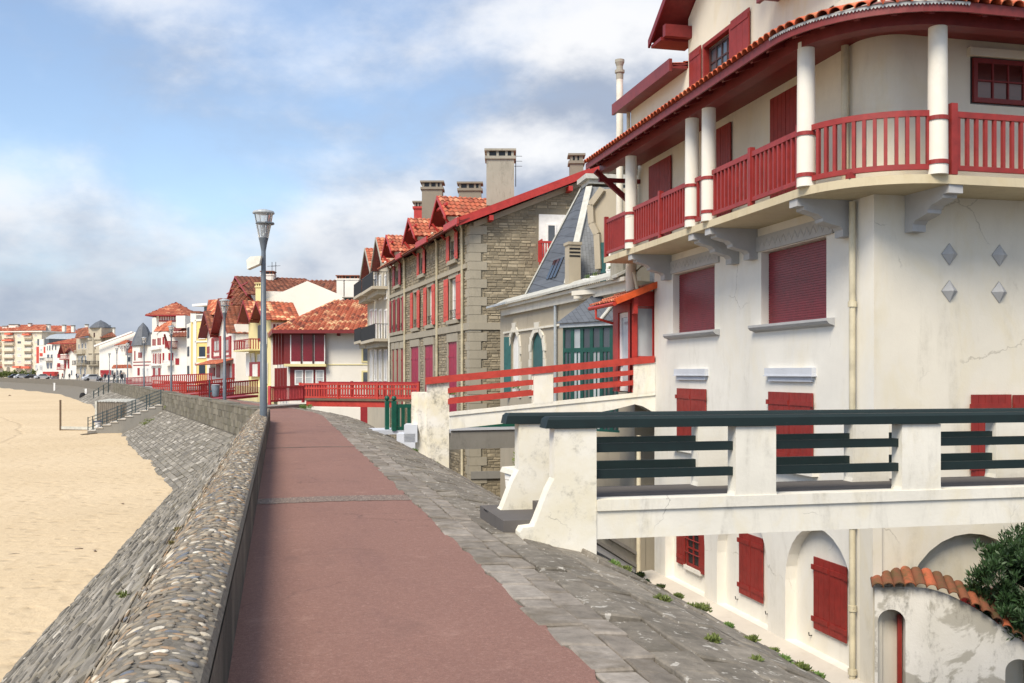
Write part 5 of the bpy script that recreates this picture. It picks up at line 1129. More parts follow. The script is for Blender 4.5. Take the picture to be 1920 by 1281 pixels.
h0, h1 = FY.P(a0 - 0.15, zt + 0.14, 0.18), FY.P(a1 + 0.3, zt + 0.14, 0.18); t0, t1 = FY.P(a0 + 0.75, zt + 1.1, -0.7), FY.P(a1 + 0.3, zt + 1.1, -0.7); MB().face([h0, h1, t1, t0]).face([h0, t0, FY.P(a0 + 0.75, zt + 0.14, -1.5)]).build('bay_roof', 'slate', VB)
MB().bar(FY.P(FY.a(1134), zt + 0.18, 0.2), FY.P(FY.a(1141), zt + 1.12, -0.66), 0.16, 0.04).build('lead_hip', 'lead_white', VB)
MB().fb(FY, a0 - 0.1, FY.a(1150), zt + 1.1, zt + 1.25, -1.1, -0.5).build('ledge', 'villa_trim', VB)
# ================================================================== rubble-stone house with coral shutters
HC = thing('stone_house', 'brown rubble-stone house with coral shutters and red-trimmed tiled gables', 'house', (8.8, 46.2, -4.4))
cA = W(882, 700, 47.0); cB = W(730, 700, 67.6); FC = Fac((cA.x, cA.y), (cB.x, cB.y)); FCS = Fac((cA.x, cA.y), (cA.x + 0.995 * 19, cA.y - 0.05 * 19))
def cz(u, v, F=FC): return F.sz(u, v)[1]
Q = lambda u: FC.a(u)
eave = cz(880, 420)
def op(u0, v0, u1, v1, dp=0.22): a0, a1, z0, z1 = FC.rect(u0, v0, u1, v1); return (a0, a1, z0, z1, dp, True, False)
# windows per bay (pixel boxes of the openings): top floor, main floor, lower floor
bayw = {'top': [(846, 441, 856, 490), (789, 453, 796, 503)], 'main': [(844, 521, 859, 601), (803, 534, 813, 609), (777, 538, 785, 613)], 'low': [(841, 641, 858, 760), (797, 645, 813, 760), (771, 648, 786, 760)]}
ops = []; rec = {}
za0, za1 = None, None
lv = {'top': FC.rect(846, 441, 856, 488)[2:], 'main': FC.rect(844, 521, 859, 600)[2:], 'low': (-2.0, FC.rect(841, 641, 858, 700)[3])}
As = {'top': [FC.rect(846, 0, 856, 1)[:2], FC.rect(789, 0, 796, 1)[:2]], 'main': [FC.rect(*b)[:2] for b in bayw['main']], 'low': [FC.rect(*b)[:2] for b in bayw['low']]}
Lf = FC.L; 
far_as = [(Q(757), Q(752)), (Q(748), Q(743.5)), (Q(740), Q(736))]
far_as = [tuple(sorted(p)) for p in far_as]
for k in As: As[k] = [tuple(sorted(p)) for p in As[k]]
As['main'] += far_as; As['low'] += far_as; As['top'] += [tuple(sorted((Q(750), Q(743))))]
for k in As:
    for (x0, x1) in As[k]:
        if k == 'low': x0, x1 = x0, x1
        ops.append((x0, x1, lv[k][0], lv[k][1], 0.22, True, False))
mb = MB(); wall_into(mb, FC, 0, Lf, -4.4, eave, ops); mb.fb(FC, 0.3, Lf - 0.02, -4.4, eave - 0.02, -16, -0.3); mb.build('sea_front_wall', 'rubble_mortar', HC)
gp = [(0, -4.4), (18.6, -4.4), (18.6, eave), (9.3, FCS.sz(1070, 318)[1] + 0.95), (0, eave)]
zr = gp[3][1]; MB().fprism(FCS, gp, -0.28, 0.0).build('gable_wall', 'rubble_mortar', HC)
def masonry(F, a0, a1, z0, z1, ops, lim, parent, mat='rubble', ch=(0.10, 0.19), wd=(0.16, 0.55), name='stone_field'):
    mb = MB(); z = z0
    while z < z1:
        h = RN.uniform(*ch); a = a0 - RN.uniform(0, 0.3)
        while a < a1:
            w_ = RN.uniform(*wd); x0, x1 = max(a, a0), min(a + w_, a1); a += w_
            if x1 - x0 < 0.08: continue
            if any(o[0] - 0.02 < x1 and o[1] + 0.02 > x0 and o[2] - 0.02 < z + h and o[3] + 0.02 > z for o in ops): continue
            if lim and not (lim(x0, z + h) and lim(x1, z + h)): continue
            g = 0.012; d = RN.uniform(0.008, 0.04); p = [F.P(x0 + g, z + g, 0), F.P(x1 - g, z + g, 0), F.P(x1 - g, z + h - g, 0), F.P(x0 + g, z + h - g, 0)]
            q = [F.P(x0 + g * 2, z + g * 2, d), F.P(x1 - g * 2, z + g * 2, d * RN.uniform(0.6, 1.2)), F.P(x1 - g * 2, z + h - g * 2, d), F.P(x0 + g * 2, z + h - g * 2, d * RN.uniform(0.6, 1.2))]
            mb.grid([p, q], True); mb.face(q)
        z += h
    return mb.build(name, mat + '_mass', parent, kind='stuff')
dress = [(o[0] - 0.22, o[1] + 0.22, o[2] - 0.22, o[3] + 0.46) for o in ops]
masonry(FC, 0.55, Lf, -4.4, eave, dress, None, HC)
def inside(a, z): return z < eave + (zr - eave) * (1 - abs(a - 9.3) / 9.3) - 0.15
gwin = FCS.rect(1012, 405, 1050, 500)
masonry(FCS, 0.6, 18.5, -4.4, zr, [(gwin[0] - 0.1, gwin[1] + 0.4, gwin[2], gwin[3] + 0.2)], inside, HC)
# dressed quoins at the corner: one block each
z = -4.4; k = 0
while z < eave - 0.3:
    h = 0.42; w0, w1 = (0.78, 0.5) if k % 2 else (0.5, 0.78)
    m = MB(); m.fb(FC, -0.03, w0, z + 0.008, z + h - 0.008, -0.1, 0.05); m.fb(FCS, -0.05, w1, z + 0.008, z + h - 0.008, -0.1, 0.052); m.build('quoin', 'quoin', HC); z += h; k += 1
# string courses
zs = cz(880, 613); m = MB(); m.fb(FC, -0.06, Lf, zs - 0.14, zs + 0.2, 0, 0.10); m.fb(FCS, -0.10, 5, zs - 0.139, zs + 0.199, 0, 0.10); m.build('string_course', 'quoin', HC)
zs2 = cz(880, 492) - 0.15; MB().fb(FC, 0.4, Lf, zs2 - 0.1, zs2 + 0.12, 0, 0.12).build('string_course', 'quoin', HC)
MB().fb(FCS, 0, 6, cz(880, 893) - 0.1, cz(880, 893) + 0.25, 0, 0.12).build('string_course', 'concrete', HC)
# window dressings, frames, shutters
for k in As:
    z0, z1 = lv[k]
    for (x0, x1) in As[k]:
        m = MB(); m.fb(FC, x0 - 0.2, x1 + 0.2, z1, z1 + 0.42, 0, 0.06)
        if k != 'low': m.fb(FC, x0 - 0.32, x1 + 0.32, z0 - 0.2, z0, 0, 0.16)
        m.fb(FC, x0 - 0.17, x0, z0, z1, 0, 0.05); m.fb(FC, x1, x1 + 0.17, z0, z1, 0, 0.05); m.build('window_dressing', 'quoin', HC)
        if k == 'low':
            xm = (x0 + x1) / 2; mt = 'crimson' if x1 < Q(765) else 'far_red'
            shutter(FC, x0 + 0.01, xm - 0.01, z0, z1, HC, mt, o=-0.05, planks=3, hinge=-1); shutter(FC, xm + 0.01, x1 - 0.01, z0, z1, HC, mt, o=-0.05, planks=3, hinge=1)
        else:
            window(FC, x0, x1, z0, z1, HC, 'white_wood', 'curtain', o=-0.18, nx=2, nz=1 if k == 'top' else 2, fw=0.09)
            wl_ = (x1 - x0) * 0.55; mt = 'coral' if x1 < Q(765) else 'far_red'
            if k == 'top' and x0 > Q(760): mt = 'far_red'
            shutter(FC, x0 - wl_ - 0.02, x0 - 0.02, z0 - 0.04, z1 + 0.03, HC, mt, o=0.10, planks=3); shutter(FC, x1 + 0.02, x1 + wl_ + 0.02, z0 - 0.04, z1 + 0.03, HC, mt, o=0.10, planks=3)
            m = MB()
            for zz in (z0 + 0.12, z0 + 0.5): m.tube([FC.P(x0, zz, 0.02), FC.P(x1, zz, 0.02)], 0.018, 5)
            for q in range(5): x = x0 + (x1 - x0) * (q + 0.5) / 5; m.tube([FC.P(x - 0.05, z0 + 0.12, 0.02), FC.P(x + 0.05, z0 + 0.3, 0.04), FC.P(x - 0.05, z0 + 0.5, 0.02)], 0.014, 4)
            m.build('guard_rail', 'iron', HC)
for u, v0 in ((871, 430), (823, 440), (762, 455), (733, 480)): pipe([FC.P(Q(u) - 0.3, cz(880, 405), 0.45), FC.P(Q(u), cz(880, 425), 0.12), FC.P(Q(u), -4.4, 0.12)], 0.075, HC, 'cream_pipe' if u != 733 else 'white_pipe')
# roof: long slope to the sea with verge boards on the gable, three gabled dormers
ov = 0.75; sl_ = (zr - eave) / 9.3; ez_ = eave - sl_ * ov + 0.25
def rp(a, b, o=0): return FC.P(a, ez_ + sl_ * (b + ov) + o, -b)     # a along the front, b metres back from it
tile_roof(rp(-0.7, -ov), rp(Lf + 0.3, -ov), rp(-0.7, 9.4), rp(Lf + 0.3, 9.4), 'tile_bright', HC, pitch=0.3, row=0.45)
tile_roof(rp(Lf, 9.3) + FC.n * -9.9 + Z(-zr + eave), rp(-0.7, 9.3) + FC.n * -9.9 + Z(-zr + eave), rp(Lf, 9.4), rp(-0.7, 9.4), 'tile_bright', HC, pitch=0.3, row=0.45)
o_ = FCS.off(0.72)
for s, e_ in (((-ov, ez_), (9.3, zr + 0.32)), ((9.3, zr + 0.32), (19.3, eave - 0.1))):
    MB().fprism(o_, [(s[0], s[1] - 0.22), (e_[0], e_[1] - 0.22), (e_[0], e_[1] + 0.16), (s[0], s[1] + 0.16)], -0.06, 0.0).build('verge_board', 'verge_red', HC)
    MB().fprism(FCS, [(s[0], s[1] - 0.10), (e_[0], e_[1] - 0.10), (e_[0], e_[1] - 0.02), (s[0], s[1] - 0.02)], 0.0, 0.66).build('verge_soffit', 'far_red', HC)
    MB().fprism(FCS, [(s[0] + 0.9, s[1] - 0.36 + 0.2), (e_[0], e_[1] - 0.46), (e_[0], e_[1] - 0.2), (s[0] + 0.9, s[1] + 0.1)], 0.0, 0.10).build('gable_band', 'villa_stone', HC)
for a in (0.9, 4.7, 8.9): MB().fb(FCS, a - 0.1, a + 0.1, eave + sl_ * a - 0.28, eave + sl_ * a - 0.05, 0, 0.7).build('purlin_end', 'verge_red', HC)
for a0, a1, nm in ((-0.72, Q(862), 0), (Q(828), Q(806), 0), (Q(776), Q(766), 0)): MB().fb(FC, a0, a1, ez_ - 0.10, ez_ + 0.2, ov - 0.02, ov + 0.08).build('eave_board', 'verge_red', HC)
for u0, u1 in ((862, 834), (803, 778), (757, 736)):
    a0, a1 = sorted((Q(u0), Q(u1))); w_ = a1 - a0; cw = min(w_, 2.9); am = (a0 + a1) / 2; cw = max(2.4, cw)
    MB().fb(FC, am - cw / 2, am + cw / 2, eave - 0.4, eave + 0.85, -3, 0.0).build('dormer_wall', 'villa_stone', HC)
    gable(FC, am - cw / 2, am + cw / 2, eave + 0.75, eave + 1.75, 4.5, HC, 'tile_bright', ov=0.75, side=0.35, verge='verge_red', wallmat='villa_stone', pitch=0.26, braces=True)
# chimneys: each with its cap
def chimney(u0, u1, vt, vb, d, parent, mat, cap='chimney_render', dep=0.8, slots=True, name='chimney'):
    p0, p1 = W(u0, vt, d), W(u1, vb, d); w_ = (u1 - u0) / FPX * d; c = (p0 + p1) / 2; F = Fac((p0.x, p0.y), (p1.x, p1.y)); zt_, zb_ = p0.z, p1.z
    m = MB(); m.fb(F, 0, w_, zb_, zt_ - 0.5, -dep, 0); m.fb(F, -0.08, w_ + 0.08, zt_ - 0.5, zt_ - 0.36, -dep - 0.08, 0.08); o = m.build(name, mat, parent)
    m = MB(); m.fb(F, -0.1, w_ + 0.1, zt_ - 0.1, zt_, -dep - 0.1, 0.1)
    for x in (0.02, w_ * 0.36, w_ * 0.68, w_ - 0.14): m.fb(F, x, x + 0.12, zt_ - 0.36, zt_ - 0.1, -dep, 0)
    m.build('cap', cap, o); MB().fb(F, 0.1, w_ - 0.1, zt_ - 0.36, zt_ - 0.1, -dep + 0.1, -0.1).build('flue', 'iron', o); return o
chimney(912, 964, 279, 385, 49, HC, 'chimney_pale', 'chimney_pale', 1.0); chimney(791, 829, 339, 425, 58, HC, 'chimney_render', dep=1.0); chimney(860, 902, 341, 395, 56, HC, 'chimney_render'); chimney(1069, 1094, 288, 420, 50, HC, 'chimney_render'); chimney(776, 794, 377, 420, 66, HC, 'verge_red')
m = MB(); b_ = W(967, 350, 49.5); m.tube([b_, b_ + Z(1.6)], 0.02, 5); 
for k in range(3): m.tube([b_ + Vector((-0.3, 0, 1.0 + k * 0.25)), b_ + Vector((0.35, 0.1, 1.05 + k * 0.25))], 0.012, 4)
m.build('aerial', 'iron', HC)
# gable window with red balconette
px_box(FCS, 1010, 403, 1062, 500, HC, 'window_dressing', 'white_wood', 0.0, 0.10); px_window(FCS, 1024, 421, 1042, 470, HC, o=0.105, nx=1, nz=1); px_window(FCS, 1051, 421, 1060, 470, HC, o=0.105, nx=1)
bo = FCS.off(0.8); bb = px_box(FCS, 1010, 493, 1045, 499, HC, 'balconette', 'verge_red', 0, 0.85)
for v in (452, 488): px_box(bo, 1009, v, 1044, v + 4, HC, 'rail', 'verge_red', -0.05, 0.02)
for k in range(8): px_box(bo, 1009 + k * 4.6, 455, 1011.4 + k * 4.6, 490, HC, 'baluster', 'verge_red', -0.03, 0.0)
a0, _, z0, z1 = FCS.rect(1009, 452, 1012, 492)
for k in range(5): MB().fb(FCS, a0, a0 + 0.06, z0, z1, 0.05 + k * 0.16, 0.11 + k * 0.16).build('baluster', 'verge_red', HC)
# ================================================================== bow-fronted pale house with iron balconies
H2 = thing('bow_house', 'narrow pale stone house with stacked iron balconies beyond the rubble house', 'house', (7.3, 74, -4.4))
F2 = fac(733.5, 68.2, 689, 80.5); L2_ = F2.L; ze2 = F2.sz(712, 500)[1]
body(F2, 0.05, L2_, -4.4, ze2, 12, 'bow_stone', H2)
for a0, a1 in ((0.6, L2_ * 0.46), (L2_ * 0.52, L2_ - 0.4)): gable(F2, a0, a1, ze2 - 0.2, ze2 + 1.7, 6, H2, 'tile_bright', ov=0.6, side=0.3, verge='chimney_pale', wallmat='bow_stone', pitch=0.3)
for v0, v1 in ((515, 562), (580, 638), (655, 715)):
    for u in (697, 705, 714, 724): px_window(F2, u - 2.6, v0, u + 2.6, v1, H2, fr='white_wood', gl='curtain', o=0.01, nx=1, nz=2, fw=0.12)
for u0, u1, v in ((688, 703, 556), (705, 727, 545), (689, 702, 642), (703, 731, 640)):
    a0, a1, z0, z1 = F2.rect(u0, v - 2, u1, v + 6); m = MB(); m.fb(F2, a0, a1, z1 - 0.2, z1, 0, 1.1); m.fb(F2, a0 + 0.3, a1 - 0.3, z1 - 0.55, z1 - 0.2, 0, 0.7); b_ = m.build('balcony', 'bow_stone', H2)
    for aa in (a0 + 0.03, a1 - 0.03): 
        m = MB(); m.tube([F2.P(aa, z1 + 1.0, 0), F2.P(aa, z1 + 1.0, 1.05)], 0.025, 5)
        for k in range(6): m.tube([F2.P(aa, z1, 0.08 + k * 0.19), F2.P(aa, z1 + 1.0, 0.08 + k * 0.19)], 0.016, 4)
        m.build('railing', 'iron', b_)
    m = MB(); m.tube([F2.P(a0, z1 + 1.0, 1.05), F2.P(a1, z1 + 1.0, 1.05)], 0.03, 5); n = int((a1 - a0) / 0.16)
    for k in range(n + 1): m.tube([F2.P(a0 + (a1 - a0) * k / n, z1, 1.05), F2.P(a0 + (a1 - a0) * k / n, z1 + 1.0, 1.05)], 0.02, 4)
    m.build('railing', 'iron', b_)
# ================================================================== houses along the curving promenade
def wins(F, boxes, parent, **k):
    for b in boxes: px_window(F, *b, parent, **dict(k))
def shuts(F, boxes, parent, mat, planks=2):
    for b in boxes: px_shutter(F, *b, parent, mat, planks=planks)
def boxes(F, bs, parent, name, mat, o0=0.0, o1=0.05):
    for b in bs: px_box(F, *b, parent, name, mat, o0, o1)
def poly(F, pts, parent, name, mat, o0, o1): return MB().fprism(F, [F.sz(*p) for p in pts], o0, o1).build(name, mat, parent)
def balcony(F, u0, v0, u1, v1, parent, mat, dep=1.0, slab='far_white', n=None):
    a0, a1, z0, z1 = F.rect(u0, v0, u1, v1); b = MB().fb(F, a0, a1, z0 - 0.15, z0, 0, dep).build('balcony', slab, parent); n = n or max(4, int((a1 - a0) / 0.22))
    m = MB(); m.fb(F, a0, a1, z1 - 0.1, z1, dep - 0.08, dep); m.fb(F, a0, a1, z0 + 0.06, z0 + 0.14, dep - 0.07, dep - 0.01)
    for k in range(n): x = a0 + (a1 - a0) * (k + 0.5) / n; m.fb(F, x - 0.045, x + 0.045, z0 + 0.1, z1 - 0.05, dep - 0.06, dep - 0.02)
    for x in (a0, a1 - 0.07):
        m.fb(F, x, x + 0.07, z1 - 0.1, z1, 0, dep)
        for k in range(5): m.fb(F, x + 0.01, x + 0.06, z0, z1, dep * (k + 0.4) / 5, dep * (k + 0.4) / 5 + 0.09)
    m.build('railing', mat, b); return b
# ---- white house with the shuttered red bay
HE = thing('white_house', 'white two-storey house with dark red shuttered bay and mottled tile roof', 'house', G(540, 84, -4.4))
FE = fac(541, 84, 720, 84); FEs = fac(541, 84, 507, 97)
zt = FE.sz(600, 612)[1]; zb = FE.sz(600, 683)[1]
mb = MB(); mb.fb(FE, 0.15, FE.L, -4.4, zt, -10, 0.0); mb.build('wall', 'far_white', HE); MB().fb(FEs, 0.05, FEs.L, -4.4, zt, -5, 0.0).build('side_wall', 'far_white', HE)
a0, a1 = FE.a(535), FE.a(611)
MB().fb(FE, a0, a1, zb + 0.02, zt, 0.0, 0.5).build('bay', 'red_dark', HE); MB().fb(FE, a0, a1 + 0.1, zb - 0.2, zb + 0.02, 0.0, 0.6).build('bay_ledge', 'pale_yellow', HE)
MB().fb(FE, FE.a(612), FE.L, zb - 0.08, zb, 0, 0.05).build('string_course', 'pale_yellow', HE); MB().fb(FE, a0 + 0.4, a1, -0.6, zb - 0.2, 0.0, 0.06).build('lower_bay', 'red_dark', HE)
Fb = FE.off(0.5)
for u in (546, 568, 590): 
    x0, x1, z0, z1 = Fb.rect(u, 628, u + 18, 678); w_ = MB(); w_.fb(Fb, x0 - 0.06, x1 + 0.06, z0 - 0.25, z0, 0, 0.05).fb(Fb, x0 - 0.08, x0, z0, z1, 0, 0.05).fb(Fb, x1, x1 + 0.08, z0, z1, 0, 0.05); w_.build('window_frame', 'white_wood', HE)
    m = MB(); n = 14
    for k in range(n): m.fb(Fb, x0, x1, z0 + (z1 - z0) * k / n, z0 + (z1 - z0) * (k + 1) / n - 0.02, 0, 0.04)
    m.fb(Fb, x0, x1, z0, z1, 0, 0.025); m.build('roller_shutter', 'red_roller', HE)
for u in (564, 586): px_box(Fb, u, 622, u + 3, 682, HE, 'mullion', 'brown_shut', 0, 0.12)
for u in (553, 572, 592): px_window(FE, u, 694, u + 16, 722, HE, gl='curtain', o=0.07, nx=1, nz=2, fw=0.1)
for k in range(5): x = FEs.a(538 - k * 5.5); MB().fb(FEs, x, x + 0.35, zb, zt - 0.1, 0.0, 0.45).build('slat', 'red_dark', HE); MB().fb(FEs, x, x + 0.3, -0.6, zb - 0.3, 0.0, 0.3).build('slat', 'red_dark', HE)
wins(FE, [(678, 645, 698, 680), (678, 695, 698, 725)], HE, gl='glass', o=0.02, fr='pale_yellow', nx=1, fw=0.14); boxes(FE, [(633, 618, 638, 630), (670, 618, 675, 630)], HE, 'rafter_end', 'red_dark', 0, 0.4)
eA, eB = W(511, 619, 82.6), W(720, 612, 82.6); pk = W(631, 563, 91); pr_ = W(700, 566, 91)
tile_roof(eA, Vector((eB.x, eB.y, eA.z)), pk, Vector((pr_.x, pr_.y, pk.z)), 'tile_old', HE, pitch=0.42, row=0.5, amp=0.12); eC = W(500, 612, 99); tile_roof(Vector((eC.x, eC.y, eA.z)), eA, pk, pk, 'tile_old', HE, pitch=0.42, row=0.5, amp=0.12)
m = MB(); m.bar(eA - Z(0.12), Vector((eB.x, eB.y, eA.z - 0.12)), 0.1, 0.3); m.bar(eA - Z(0.12), Vector((eC.x, eC.y, eA.z - 0.12)), 0.1, 0.3); m.build('fascia', 'red_dark', HE)
chimney(644, 666, 557, 578, 92, HE, 'chimney_render')
poly(FE, [(600, 765), (740, 765), (740, 815), (600, 815)], HE, 'basement_wall', 'far_white', 0.0, 0.02); boxes(FE, [(676, 762, 700, 812)], HE, 'basement_door', 'far_red', 0.02, 0.08)
# ---- big white gable house behind, with chimneys
HF = thing('gable_house', 'tall white house with broad blank gable end and brown tile roof', 'house', G(482, 104, -4.4))
FF = fac(482, 104, 720, 104); FFs = fac(482, 104, 437, 121)
poly(FF, [(482, 760), (720, 760), (720, 590), (690, 575), (576, 527), (482, 568)], HF, 'gable_wall', 'far_white', -0.5, 0); MB().fb(FFs, 0.0, FFs.L, -4.4, FFs.sz(460, 556)[1], -8, -0.01).build('sea_front_wall', 'far_white', HF)
rA, rB = W(433, 572, 105.2), W(735, 572, 105.2); rD, rC = W(437, 526, 113), W(720, 526, 113); rB.z = rA.z; rC.z = rD.z
tile_roof(rA, rB, rD, rC, 'tile_brown', HF, pitch=0.5, row=0.6, amp=0.12)
gz0, gz1 = FFs.sz(460, 560)[1], FFs.sz(445, 528)[1]; gable(FFs, 1.0, FFs.L - 1.0, gz0, gz1, 7, HF, 'tile_brown', ov=1.0, side=0.9, verge='far_red', wallmat='far_white', pitch=0.5, braces=True)
chimney(631, 644, 516, 575, 106, HF, 'far_white', 'tile_brown', 1.0); chimney(646, 672, 516, 575, 106, HF, 'far_white', 'tile_brown', 1.2); chimney(489, 512, 508, 530, 112, HF, 'far_white', 'tile_brown', 1.2); chimney(479, 491, 530, 578, 103, HF, 'pale_yellow', 'pale_yellow', 1.0)
m = MB()
for u in (510, 517): b_ = W(u, 525, 111); m.tube([b_, b_ + Z(2.0)], 0.03, 4); m.tube([b_ + Vector((-0.5, 0, 1.5)), b_ + Vector((0.5, 0, 1.6))], 0.02, 4)
m.build('aerial', 'iron', HF)
wins(FFs, [(447, 580, 451, 610), (453, 578, 457, 606), (459, 577, 463, 605), (465, 575, 469, 603), (447, 635, 451, 660)], HF, fr='far_red', nx=1); boxes(FFs, [(446, 569, 472, 573), (446, 576, 472, 580)], HF, 'timber_band', 'far_red', 0.0, 0.12)
balcony(FFs, 452, 601, 470, 619, HF, 'rail_red', 1.0, n=8); balcony(FFs, 440, 657, 457, 674, HF, 'rail_red', 1.0, n=7)
# ---- pale yellow house with red balcony
HY = thing('yellow_front_house', 'narrow pale yellow house with red balcony and small tiled gables', 'house', G(508, 92, -4.4))
FY1 = fac(508, 92, 466, 100); FY2 = fac(508, 92, 541, 92.5); zt = FY1.sz(490, 600)[1]
body(FY1, 0, FY1.L, -4.4, zt, 7, 'pale_yellow', HY); MB().fb(FY2, 0, FY2.L, -4.4, zt - 0.4, -4, 0.01).build('side_wall', 'far_white', HY)
gable(FY1, -0.3, 4.2, zt, zt + 1.5, 2.6, HY, 'tile_old', ov=0.9, side=0.5, verge='far_red', wallmat='far_white', pitch=0.4); gable(FY1, 4.6, FY1.L, zt + 0.2, zt + 1.9, 3, HY, 'tile_old', ov=1.0, side=0.4, verge='far_red', wallmat='far_white', pitch=0.4)
balcony(FY1, 460, 637, 492, 656, HY, 'far_red', 1.2, 'pale_yellow', n=14); boxes(FY1, [(462, 662, 470, 705), (472, 662, 478, 705)], HY, 'white_panel', 'white_wood', 0, 0.06)
wins(FY1, [(473, 668, 479, 704), (484, 664, 494, 678), (462, 645, 468, 660), (497, 622, 502, 650), (497, 680, 503, 720)], HY, gl='curtain', o=0.05, nx=1, nz=2, fw=0.12)
px_box(FY1, 472, 679, 490, 706, HY, 'door_surround', 'far_red', 0, 0.25); px_box(FY1, 479, 683, 488, 706, HY, 'door', 'white_wood', 0.25, 0.3); px_box(FY1, 484, 610, 490, 640, HY, 'window_grille', 'iron', 0, 0.05)
MB().fb(FY1, -1.0, FY1.L, -4.4, 0.4, 0.0, 1.5).build('terrace_wall', 'pale_yellow', HY)
shuts(FY2, [(512, 608, 516, 640), (519, 608, 522, 640), (525, 612, 528, 646)], HY, 'brace_red')
# ---- red-trimmed gabled house
HG = thing('timbered_house', 'white house with deep red timbered gables and orange porch roof', 'house', G(442, 108, -3))
FG1 = fac(442, 106, 388, 126); zt = FG1.sz(415, 615)[1]
body(FG1, 0, FG1.L, -3, zt, 8, 'far_white', HG); a_ = FG1.a(412)
gable(FG1, 0.6, a_ + 0.5, zt - 0.6, zt + 3.0, 9, HG, 'tile_brown', ov=0.9, side=0.8, verge='red_dark', wallmat='far_white', pitch=0.5); gable(FG1, a_ + 1.0, FG1.L, zt - 0.6, zt + 2.2, 9, HG, 'tile_brown', ov=1.0, side=0.5, verge='red_dark', wallmat='far_red', pitch=0.5)
up = fac(432, 112, 392, 128); MB().fb(up, 0.0, up.L * 0.85, zt, up.sz(410, 588)[1], -6, -1.5).build('upper_wall', 'far_white', HG)
tile_roof(W(388, 591, 122), W(445, 588, 112), W(392, 563, 128), W(445, 562, 118), 'tile_old', HG, pitch=0.5, row=0.6, amp=0.12); tile_roof(W(383, 612, 124), W(400, 600, 121), W(387, 585, 128), W(400, 583, 126), 'tile_bright', HG, pitch=0.5, row=0.6, amp=0.12)
boxes(FG1, [(399, 632, 415, 636), (399, 668, 415, 672), (420, 632, 434, 636), (420, 666, 434, 669)], HG, 'timber_band', 'far_red', 0, 0.1); boxes(FG1, [(398, 634, 400.5, 672), (413, 634, 415, 672), (431, 630, 434, 670), (394, 690, 403, 705), (424, 682, 432, 712), (437, 682, 440, 712)], HG, 'timber_post', 'far_red', 0, 0.14)
wins(FG1, [(402, 637, 412, 660), (423, 635, 430, 660)], HG, gl='glass_pale', fr='far_red', o=0.04, nx=2, fw=0.15); wins(FG1, [(425, 686, 431, 706), (433, 686, 437, 712)], HG, gl='curtain', fr='white_wood', o=0.08, nx=1, nz=2, fw=0.1)
shuts(FG1, [(388.5, 650, 393, 663), (388.5, 665, 393, 671), (406, 684, 413, 708)], HG, 'far_red')
tile_roof(FG1.P(FG1.a(438), FG1.sz(415, 684)[1], 1.8), FG1.P(FG1.a(394), FG1.sz(415, 684)[1], 1.8), FG1.P(FG1.a(438), FG1.sz(415, 675)[1], 0.0), FG1.P(FG1.a(394), FG1.sz(415, 675)[1], 0.0), 'tile_bright', HG, pitch=0.5, row=0.6, amp=0.1, name='porch_roof')
# ---- yellow apartment house with navy shutters
HH = thing('yellow_house', 'yellow and white house with navy shutters and flat roof terrace', 'house', G(366, 138, -1))
F1 = fac(367, 138, 395, 136); F2_ = fac(367, 138, 350, 150); zt = F1.sz(378, 600)[1]
body(F1, 0, F1.L, -1, zt, 10, 'far_yellow', HH); body(F2_, 0.02, F2_.L, -1, zt, 4, 'far_white', HH, 'side_wall')
boxes(F1, [(366, 600, 369, 704), (366, 639, 395, 642), (366, 680, 395, 683), (366, 598, 395, 602)], HH, 'white_band', 'far_white', 0, 0.12); boxes(F2_, [(359, 604, 361.5, 704)], HH, 'yellow_band', 'far_yellow', 0, 0.1)
shuts(F1, [(374, 616, 384, 634), (373.5, 650, 385, 669), (373.5, 685, 385, 702)], HH, 'navy_shutter'); shuts(F2_, [(351.5, 614, 355, 634), (351.5, 650, 355, 668), (351.5, 686, 355, 703)], HH, 'navy_shutter')
boxes(F1, [(372, 669, 387, 671.5), (373, 634, 386, 636)], HH, 'window_sill', 'white_wood', 0, 0.15)
MB().fb(F1, 0, F1.L, zt + 1.9, zt + 2.2, -5, 0.6).build('terrace_roof', 'white_wood', HH); MB().fb(F1, 0.5, F1.L, zt, zt + 1.9, -5, -1.0).build('terrace_room', 'glass', HH); MB().fb(F1, 0, F1.L, zt + 0.7, zt + 0.8, 0, 0.06).build('terrace_rail', 'white_wood', HH)
px_box(fac(357, 141, 369, 141), 357, 587, 367, 604, HH, 'stair_tower', 'far_white', -3, 0); px_box(fac(357, 141, 369, 141), 357.5, 583.5, 375, 587, HH, 'chimney_cap', 'tile_brown', -2, 0.1)
# ---- tower house with pyramid roof
HI = thing('tower_house', 'white house with square tower under an orange pyramid roof', 'house', G(300, 165, -1))
T1, T2 = fac(298, 165, 331, 165), fac(298, 165, 285, 175); zt = T1.sz(315, 591)[1]
body(T1, 0, T1.L, -1, zt, 11, 'far_white', HI); hip(T1, -1.2, T1.L + 0.6, zt, T1.sz(315, 567)[1] + 0.4, 10, HI, 'tile_bright', ov=0.8, pitch=0.6); body(T2, 0.02, T2.L, -1, zt - 0.01, 4, 'far_white', HI, 'side_wall')
boxes(T1, [(298, 592, 331, 594), (298, 601, 331, 603)], HI, 'timber_band', 'far_red', 0, 0.1); boxes(T1, [(299 + k * 4.6, 594, 300 + k * 4.6, 601) for k in range(7)], HI, 'timber_stud', 'far_red', 0, 0.09)
K1, K2 = fac(303, 160, 352, 158), fac(303, 160, 283, 171); zk = K1.sz(320, 622)[1]
body(K1, 0, K1.L, -1, zk, 6, 'far_white', HI, 'front_wall'); body(K2, 0.02, K2.L, -1, zk - 0.02, 5, 'far_white', HI, 'side_wall')
